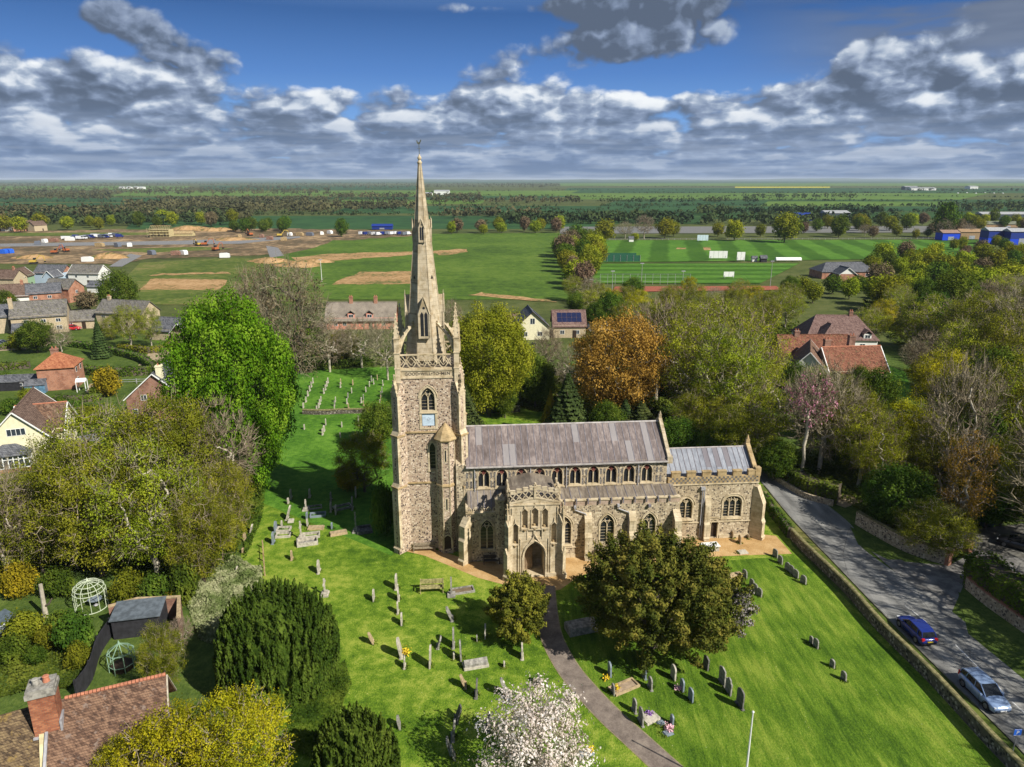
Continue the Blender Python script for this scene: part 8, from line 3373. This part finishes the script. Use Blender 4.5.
shed('low blue and red portakabin row by the car park left of the spire', 372, 392, 230, 3, 6, P_ind, P_ind, name='site_cabin', cat='site cabin')
# half-built house on the site
X, Y = G(162, 237)
o = thing('half_built_house', 'half-built house with pale blockwork and yellow scaffolding', 'house', (X, Y, .3), .05)
q = MB()
q.box(-7, 7, -4.5, 4.5, 0, 5.2)
q.build('wall', plain('blockwork', (.50, .42, .22), .9), o)
q = MB()
for i in range(12):
    x = -7 + 14 * i / 11
    for s in (-1, 1):
        q.tube([(x, s * 4.5, 5.2), (x, 0, 8)], .12, 4)
q.box(-7, 7, -.08, .08, 7.9, 8.1)
q.build('roof_timbers', M_ochre, o)
q = MB()
for i in range(8):
    x = -8 + 16 * i / 7
    q.tube([(x, -5.6, 0), (x, -5.6, 6.6)], .08, 4)
for z in (1.8, 3.8, 5.8):
    q.box(-8, 8, -5.7, -4.7, z, z + .1)
q.build('scaffolding', plain('scaffold', (.45, .40, .22), .7), o)
for x in (-4, 0, 4):
    q = MB()
    q.box(x - .7, x + .7, -4.56, -4.48, .9, 2.2)
    q.build('window', M_wglass, o)
X, Y = G(183, 236)
H('low unfinished row of walls right of the half-built house', (X, Y), .05, 16, 6, 2.2, 3.6, plain('blockwork', (.50, .42, .22), .9), M_ochre, door=False, name='half_built_house')


def heap(px, py, r, h, m, label):
    X, Y = G(px, py)
    o = thing('spoil_heap', label, 'earth heap', (X, Y, 0))
    rng = np.random.default_rng(int(px))
    q = MB()
    n, k = 18, 6
    vs = []
    for j in range(k):
        t = j / (k - 1)
        for i in range(n):
            a = 2 * PI * i / n
            rr = r * (1 - t) * (1 + .18 * math.sin(3 * a + px) + .1 * rng.normal() * (1 - t)) + .05
            vs.append((rr * math.cos(a) * 1.6, rr * math.sin(a), h * (1 - (1 - t) ** 1.6) + (.12 * rng.normal() if 0 < j < k - 1 else 0)))
    fs = [(j * n + i, j * n + (i + 1) % n, (j + 1) * n + (i + 1) % n, (j + 1) * n + i) for j in range(k - 1) for i in range(n)]
    fs.append(tuple(range((k - 1) * n, k * n)))
    q.add(vs, fs)
    q.build('earth', m, o, smooth=True)
    return o


for (px, py, r, h) in ((110, 258, 7, 3.0), (189, 229.5, 12, 3.5), (212, 231, 8, 3), (224, 231, 8, 3), (300, 266, 8, 2.5), (318, 262, 6, 2), (233, 240, 10, 2.0), (270, 262, 7, 2.4), (35, 258, 7, 2)):
    in_cluster('on the building site', heap(px, py, r, h, G_soil, None), 'orange-brown spoil heap')


def excavator(px, py, m, desc, rz, s=1.0):
    X, Y = G(px, py)
    o = thing('excavator', None, 'excavator', (X, Y, .2), rz, 'excavators on the building site', (s, s, s))
    for t in (-1, 1):
        q = MB()
        q.prism([(-1.9, .15), (-1.6, 0), (1.6, 0), (1.9, .15), (1.9, .7), (1.6, .9), (-1.6, .9), (-1.9, .7)], 'y', t * 1.1 - .28, t * 1.1 + .28)
        q.build('track', M_tyre, o)
    q = MB()
    q.box(-2.0, 1.2, -1.3, 1.3, .95, 2.0)
    q.build('body', m, o)
    q = MB()
    q.box(-.2, 1.2, .2, 1.25, 2.002, 3.1)
    q.build('cab', M_cglass, o)
    q = MB()
    q.tube([(1.0, -.3, 1.6), (3.2, -.3, 4.4), (5.2, -.3, 4.0)], .24, 4)
    q.build('boom', m, o)
    q = MB()
    q.tube([(5.2, -.3, 4.2), (5.7, -.3, 1.4)], .18, 4)
    q.build('arm', m, o)
    q = MB()
    q.prism([(5.2, .6), (6.1, .8), (6.0, 1.5), (5.5, 1.5)], 'y', -.8, .2)
    q.build('bucket', M_tyre, o)
    in_cluster('on the building site', o, desc)


P_or = plain('machine_orange', (.40, .12, .04), .6, var=.25)
P_yl = plain('machine_yellow', (.50, .35, .06), .6, var=.25)
excavator(55, 254, P_or, 'orange excavator', .2, .9)
excavator(66, 252, P_or, 'orange excavator', 2.8, .9)
excavator(34, 264, P_yl, 'yellow excavator', .3, .9)
excavator(205, 246, P_or, 'orange excavator', .2, 1.0)
excavator(198, 246, P_yl, 'yellow excavator', 2.5, .9)
excavator(216, 251, P_or, 'orange excavator', 1.2, 1.0)
excavator(280, 237, P_yl, 'yellow excavator', .4, 1.1)
excavator(250, 236, P_or, 'orange excavator', 2.4, 1.1)
M_tarp = plain('blue_tarpaulin', (.02, .12, .60), .6, var=.2)
sr = random.Random(9)
for i, (px, py) in enumerate([(4, 254), (9, 253.5), (152, 255), (130, 247), (176, 255.5), (184, 255), (284, 241), (38, 245), (45, 243), (54, 242), (88, 262), (100, 247), (118, 247), (225, 258), (262, 238), (290, 236), (300, 236), (310, 236), (322, 235), (270, 240), (330, 234), (240, 238), (62, 249), (70, 241)]):
    X, Y = G(px, py)
    m, d = [(M_tarp, 'blue tarpaulin-covered stack'), (M_white, 'white site cabin'), (M_ochre, 'pale timber stack'), (P_gry, 'grey site cabin'), (M_white, 'white site cabin'), (M_brickbrown, 'brown brick stack')][(1 + i % 5) if i > 1 else 0]
    o = thing('material_stack', None, 'site store', (X, Y, .3), sr.uniform(-.5, .5))
    w = sr.uniform(2.5, 6)
    q = MB()
    q.prism([(-w / 2, 0), (w / 2, 0), (w / 2 - .1, 1.9), (w * .2, 2.4), (-w / 2 + .1, 2.3)], 'y', -1.3, 1.3)
    q.build('cover', m, o)
    q = MB()
    q.box(-w / 2 - .1, w / 2 + .1, -1.35, 1.35, -.2, .02)
    q.build('base', M_oak, o)
    in_cluster('on the building site', o, d)

# ------------------------------------------------------------------ cottage and gardens, lower left
# tiled cottage: ridge from (68,697) to (160,675) at about 6.6 m
r0_ = G(70, 697, 6.6)
r1_ = G(163, 675, 6.6)
aa = math.atan2(r1_[1] - r0_[1], r1_[0] - r0_[0])
Lr = math.dist(r0_, r1_)
LL = Lr + 0.2
o = thing('cottage', 'brick cottage with mottled red-brown tiled roof and big chimney at lower left', 'cottage', (r0_[0], r0_[1], 0), aa)
q = MB()
q.box(0, LL - .5, -6.2, 3.6, 0, 2.6)
q.prism([(-6.2, 2.603), (3.6, 2.603), (0, 6.35)], 'x', .0, LL - .5)
q.build('wall', M_brickred, o)
q = MB()
for (ya, za, s) in ((-6.6, 2.3, -1), (4.0, 2.3, 1)):
    pts = [(-1.3, ya, za), (LL, ya, za), (LL, 0, 6.6), (-1.3, 0, 6.6)]
    if s > 0:
        pts = [pts[1], pts[0], pts[3], pts[2]]
    q.add(pts + [(p[0], p[1], p[2] - .2) for p in pts], [(0, 1, 2, 3), (7, 6, 5, 4), (4, 5, 1, 0), (5, 6, 2, 1), (6, 7, 3, 2), (7, 4, 0, 3)])
rf = q.build('roof', T_mott, o)
q = MB()
n = 26
for i in range(n):
    q.tube([(-.3 + (LL + .3) * i / n, 0, 6.62), (-.3 + (LL + .3) * (i + 1) / n - .04, 0, 6.62)], .13, 7)
q.build('ridge_tiles', M_ridge_red, rf)
q = MB()
q.tube([(LL + .03, -6.6, 2.2), (LL + .03, 0, 6.5), (LL + .03, 4.0, 2.2)], .09, 4)
q.build('bargeboard', M_palebark, rf)
hwin(o, -1.2, 3.4, .55, 1.0, -LL + .45, Matrix.Rotation(PI / 2, 4, 'Z') @ Matrix.Rotation(0, 4, 'Z'), 1)
q = MB()
q.tube([(LL - .35, -2.4, 5.0), (LL - .35, -2.4, 1.0)], .05, 6)
q.build('drainpipe', M_pipe, o)
# chimney: base on the slope near the left end
CX0, CX1, CY0, CY1 = -1.95, -.45, -1.7, -.3
q = MB()
q.box(CX0, CX1, CY0, CY1, 3.0, 8.6)
chm = q.build('chimney', brick('old_brick', (.26, .085, .045), (.42, .17, .085), (.17, .13, .10), .13, .30), o)
q = MB()
q.box(CX0 - .12, CX1 + .12, CY0 - .12, CY1 + .12, 8.3, 8.62)
q.box(CX0 - .05, CX1 + .05, CY0 - .05, CY1 + .05, 8.603, 8.85)
q.build('chimney_cap', S_grey, chm)
for (x, y, m) in ((-1.5, -1.0, S_grey), (-.9, -.9, M_ridge_red)):
    q = MB()
    q.lathe([(.22, 8.85), (.18, 9.2), (.22, 9.25), (.15, 9.3)], 10, x, y)
    q.build('chimney_pot', m, chm)
q = MB()
q.box(CX0 - .1, CX1 + .16, CY0 - .14, CY0 - .004, 4.6, 5.35)
q.box(CX1 + .004, CX1 + .14, CY0 - .1, CY1, 4.9, 6.2)
q.tube([(-1.25, CY0 - .1, 5.6), (-1.25, -6.5, 2.55)], .12, 4)
q.build('lead_flashing', M_pipe, chm)
# mossy-roofed neighbour to the left, with pale verge between
o2 = thing('cottage', 'cottage with mossy brown tiled roof left of the big brick chimney', 'cottage', (r0_[0] - 1.2, r0_[1] - .2, 0), aa + .10)
q = MB()
q.box(-14, -.9, -6.2, 3.6, 0, 2.6)
q.prism([(-6.2, 2.603), (3.6, 2.603), (0, 6.3)], 'x', -14, -.9)
q.build('wall', M_brickred, o2)
q = MB()
for (ya, za, s) in ((-6.8, 2.2, -1), (4.0, 2.2, 1)):
    pts = [(-14.5, ya, za), (-.75, ya, za), (-.75, 0, 6.5), (-14.5, 0, 6.5)]
    if s > 0:
        pts = [pts[1], pts[0], pts[3], pts[2]]
    q.add(pts + [(p[0], p[1], p[2] - .25) for p in pts], [(0, 1, 2, 3), (7, 6, 5, 4), (4, 5, 1, 0), (5, 6, 2, 1), (6, 7, 3, 2), (7, 4, 0, 3)])
rf2 = q.build('roof', T_moss, o2)
q = MB()
q.box(-.72, -.35, -6.8, 0, 2.15, 2.3)
q.add([(-.73, -6.9, 2.3), (-.35, -6.9, 2.3), (-.35, 0, 6.75), (-.73, 0, 6.75), (-.73, -6.9, 2.0), (-.35, -6.9, 2.0), (-.35, 0, 6.4), (-.73, 0, 6.4)], [(0, 1, 2, 3), (7, 6, 5, 4), (4, 5, 1, 0), (5, 6, 2, 1), (6, 7, 3, 2), (7, 4, 0, 3)])
q.build('parapet', plain('cream_coping', (.55, .48, .28), .9), rf2)

# flat-roofed outbuilding with brick wall, black fence, greenhouse
A_ = G(114, 640)
B_ = G(163, 634)
o = thing('garden_shed', 'flat felt-roofed outbuilding with brick edge in the cottage garden', 'shed', (A_[0], A_[1], 0), math.atan2(B_[1] - A_[1], B_[0] - A_[0]))
L = math.dist(A_, B_)
q = MB()
q.box(0, L, 0, 2.6, 0, 2.1)
q.build('wall', W_black, o)
q = MB()
q.add([(-.1, -.25, 2.15), (L + .05, -.25, 2.15), (L + .05, 2.5, 2.5), (-.1, 2.5, 2.5), (-.1, -.25, 2.05), (L + .05, -.25, 2.05), (L + .05, 2.5, 2.4), (-.1, 2.5, 2.4)], [(0, 1, 2, 3), (7, 6, 5, 4), (4, 5, 1, 0), (5, 6, 2, 1), (6, 7, 3, 2), (7, 4, 0, 3)])
q.build('roof', plain('blue_felt', (.10, .12, .14), .7, var=.3), o)
w_ = thing('garden_wall', 'old brick wall behind the flat-roofed outbuilding', 'wall')
wl_ = [G(112, 628), G(140, 620), G(182, 618), G(182, 640)]
strip_wall(wl_, .3, 2.3).build('brick_wall', M_brickbrown, w_)
strip_wall(wl_, .38, 2.42, z0=2.302).build('coping', S_warm, w_)
w_ = thing('board_fence', 'black board fence along the cottage garden', 'fence')
fl = [G(112, 636), G(100, 655), G(92, 680), G(78, 700)]
strip_wall(spline(fl, 5), .08, 1.8).build('boards', W_black, w_)
for p in fl:
    q = MB()
    q.box(p[0] - .07, p[0] + .07, p[1] - .07, p[1] + .07, 0, 1.95)
    q.build('post', W_black, w_)
X, Y = G(123, 668)
o = thing('greenhouse', 'small green-framed octagonal greenhouse with plants inside', 'greenhouse', (X, Y, 0), .3)
q = MB()
pts = [(1.05 * math.cos(a), 1.05 * math.sin(a)) for a in [PI / 8 + i * PI / 4 for i in range(8)]]
for i, p in enumerate(pts):
    n_ = pts[(i + 1) % 8]
    q.tube([(p[0], p[1], 0), (p[0], p[1], 1.75)], .04, 4)
    q.tube([(p[0], p[1], 1.75), (n_[0], n_[1], 1.75)], .04, 4)
    q.tube([(p[0], p[1], .6), (n_[0], n_[1], .6)], .03, 4)
    q.tube([(p[0], p[1], 1.75), (0, 0, 2.55)], .04, 4)
q.frustum(8, .12, .02, 2.5, 2.8, 0, 0)
q.build('frame', plain('frame_green', (.22, .34, .24), .6), o)
q = MB()
q.lathe([(.9, 0), (.9, .45), (.2, .5)], 8)
q.build('planter', M_oak, o)
# wire dome gazebo
X, Y = G(92, 607)
o = thing('gazebo', 'pale green wire dome gazebo on the garden lawn', 'gazebo', (X, Y, 0))
q = MB()
rg = 1.45
for i in range(12):
    a = 2 * PI * i / 12
    c_, s_ = math.cos(a), math.sin(a)
    q.tube([(rg * c_, rg * s_, 0), (rg * c_, rg * s_, 1.9), (rg * .93 * c_, rg * .93 * s_, 2.3), (rg * .68 * c_, rg * .68 * s_, 2.65), (rg * .35 * c_, rg * .35 * s_, 2.85), (0, 0, 2.95)], .03, 4)
for z, k in ((1.9, 1.0), (2.3, .93), (2.65, .68), (.05, 1.0)):
    q.tube([(rg * k * math.cos(t), rg * k * math.sin(t), z) for t in [2 * PI * i / 24 for i in range(25)]], .04, 4)
q.build('frame', plain('pale_green_metal', (.50, .56, .42), .6, var=.08), o)
q = MB()
q.lathe([(.03, 2.9), (.12, 3.0), (.08, 3.12), (.02, 3.3)], 8)
q.build('finial', plain('pale_green_metal', (.50, .56, .42), .6), o)
X, Y = G(96, 605)
o = thing('round_table', 'round slate-grey table inside the gazebo', 'table', (X, Y, 0))
q = MB()
q.lathe([(.62, .68), (.65, .70), (.65, .74), (.6, .75)], 16)
q.build('tabletop', S_blue, o)
q = MB()
q.lathe([(.3, 0), (.08, .1), (.06, .68)], 8)
q.build('leg', M_pipe, o)
# pollarded dead trunk
X, Y = G(46, 617)
o = thing('dead_trunk', 'pale bare cut tree trunk with one stub branch on the garden lawn', 'tree stump', (X, Y, 0))
q = MB()
q.tube([(0, 0, 0), (.05, 0, 1.4), (.12, 0, 3.6)], [.26, .2, .17], 8)
q.build('trunk', M_palebark, o)
q = MB()
q.tube([(.05, 0, 1.2), (.6, -.1, 1.5), (1.0, -.1, 2.1)], [.13, .11, .06], 6)
q.build('branch', M_bark, o)
# cold frame at the left edge
X, Y = G(4, 628)
o = thing('cold_frame', 'low glazed garden frame with white bars at the left edge', 'cold frame', (X, Y, 0), -.5)
q = MB()
q.box(-1.6, 1.6, -1.0, 1.0, 0, .5)
q.build('base', W_black, o)
q = MB()
q.add([(-1.6, -1.05, .52), (1.6, -1.05, .52), (1.6, 1.05, 1.0), (-1.6, 1.05, 1.0)], [(0, 1, 2, 3)])
q.build('lid', plain('slate_glass', (.10, .13, .15), .3), o)
q = MB()
for x in (.7, 1.2):
    q.tube([(x, -1.1, .58), (x, 1.1, 1.06)], .05, 4)
q.build('bar', M_white, o)
# two people standing in the garden beyond the tower
for i, (px, py) in enumerate(((532.5, 348.5), (534.6, 348.8))):
    X, Y = G(px, py)
    o = thing('person', '%s of two people in dark clothes on the lawn of the cream gabled house' % ('left', 'right')[i], 'person', (X, Y, 0), .4 + i * PI, 'people on the lawn')
    me = bpy.data.meshes.new('body')
    V = [(0, 0, .95), (0, 0, 1.2), (0, 0, 1.42), (0, 0, 1.54), (0, 0, 1.70), (.2, 0, 1.40), (.25, .04, 1.12), (.24, .12, .88), (-.2, 0, 1.40), (-.25, .04, 1.12), (-.24, .10, .88), (.1, 0, .88), (.11, .02, .48), (.11, 0, .06), (.12, .14, .03), (-.1, 0, .88), (-.11, .02, .48), (-.11, 0, .06), (-.12, .14, .03)]
    Ed = [(0, 1), (1, 2), (2, 3), (3, 4), (2, 5), (5, 6), (6, 7), (2, 8), (8, 9), (9, 10), (0, 11), (11, 12), (12, 13), (13, 14), (0, 15), (15, 16), (16, 17), (17, 18)]
    Rr_ = [.15, .14, .15, .06, .11, .07, .05, .04, .07, .05, .04, .10, .07, .05, .04, .10, .07, .05, .04]
    me.from_pydata(V, Ed, [])
    me.materials.append(plain('dark_clothes', (.02, .02, .03), .9))
    b = bpy.data.objects.new('body', me)
    C.objects.link(b)
    b.parent = o
    sk = b.modifiers.new('s', 'SKIN')
    for v, r_ in zip(me.skin_vertices[0].data, Rr_):
        v.radius = (r_, r_)
    me.skin_vertices[0].data[0].use_root = True
    b.modifiers.new('sub', 'SUBSURF').levels = 1
tp = []
for o in list(C.objects):
    if o.name.startswith(('headstone', 'kerbed_grave', 'grave_cross', 'flagpole', 'coped_tomb')) and o.parent is None and o.location.y < 110:
        tp.append(o.location[:2])
rg_ = np.random.default_rng(2)
tp = np.repeat(np.array(tp), 60, 0)
an_ = rg_.uniform(0, 2 * PI, len(tp))
tp = tp + np.stack([np.cos(an_), np.sin(an_)], 1) * (.15 + .35 * rg_.uniform(0, 1, (len(tp), 1)))
nm_ = np.stack([np.cos(an_), np.sin(an_), an_ * 0 + .3], 1)
V, F = leaf_quads(np.concatenate([tp, rg_.uniform(.02, .12, (len(tp), 1))], 1), nm_, rg_, .11, .35, up=.8)
npmesh('grass_tufts', V, F, [L_green])['kind'] = 'stuff'
label_clusters()
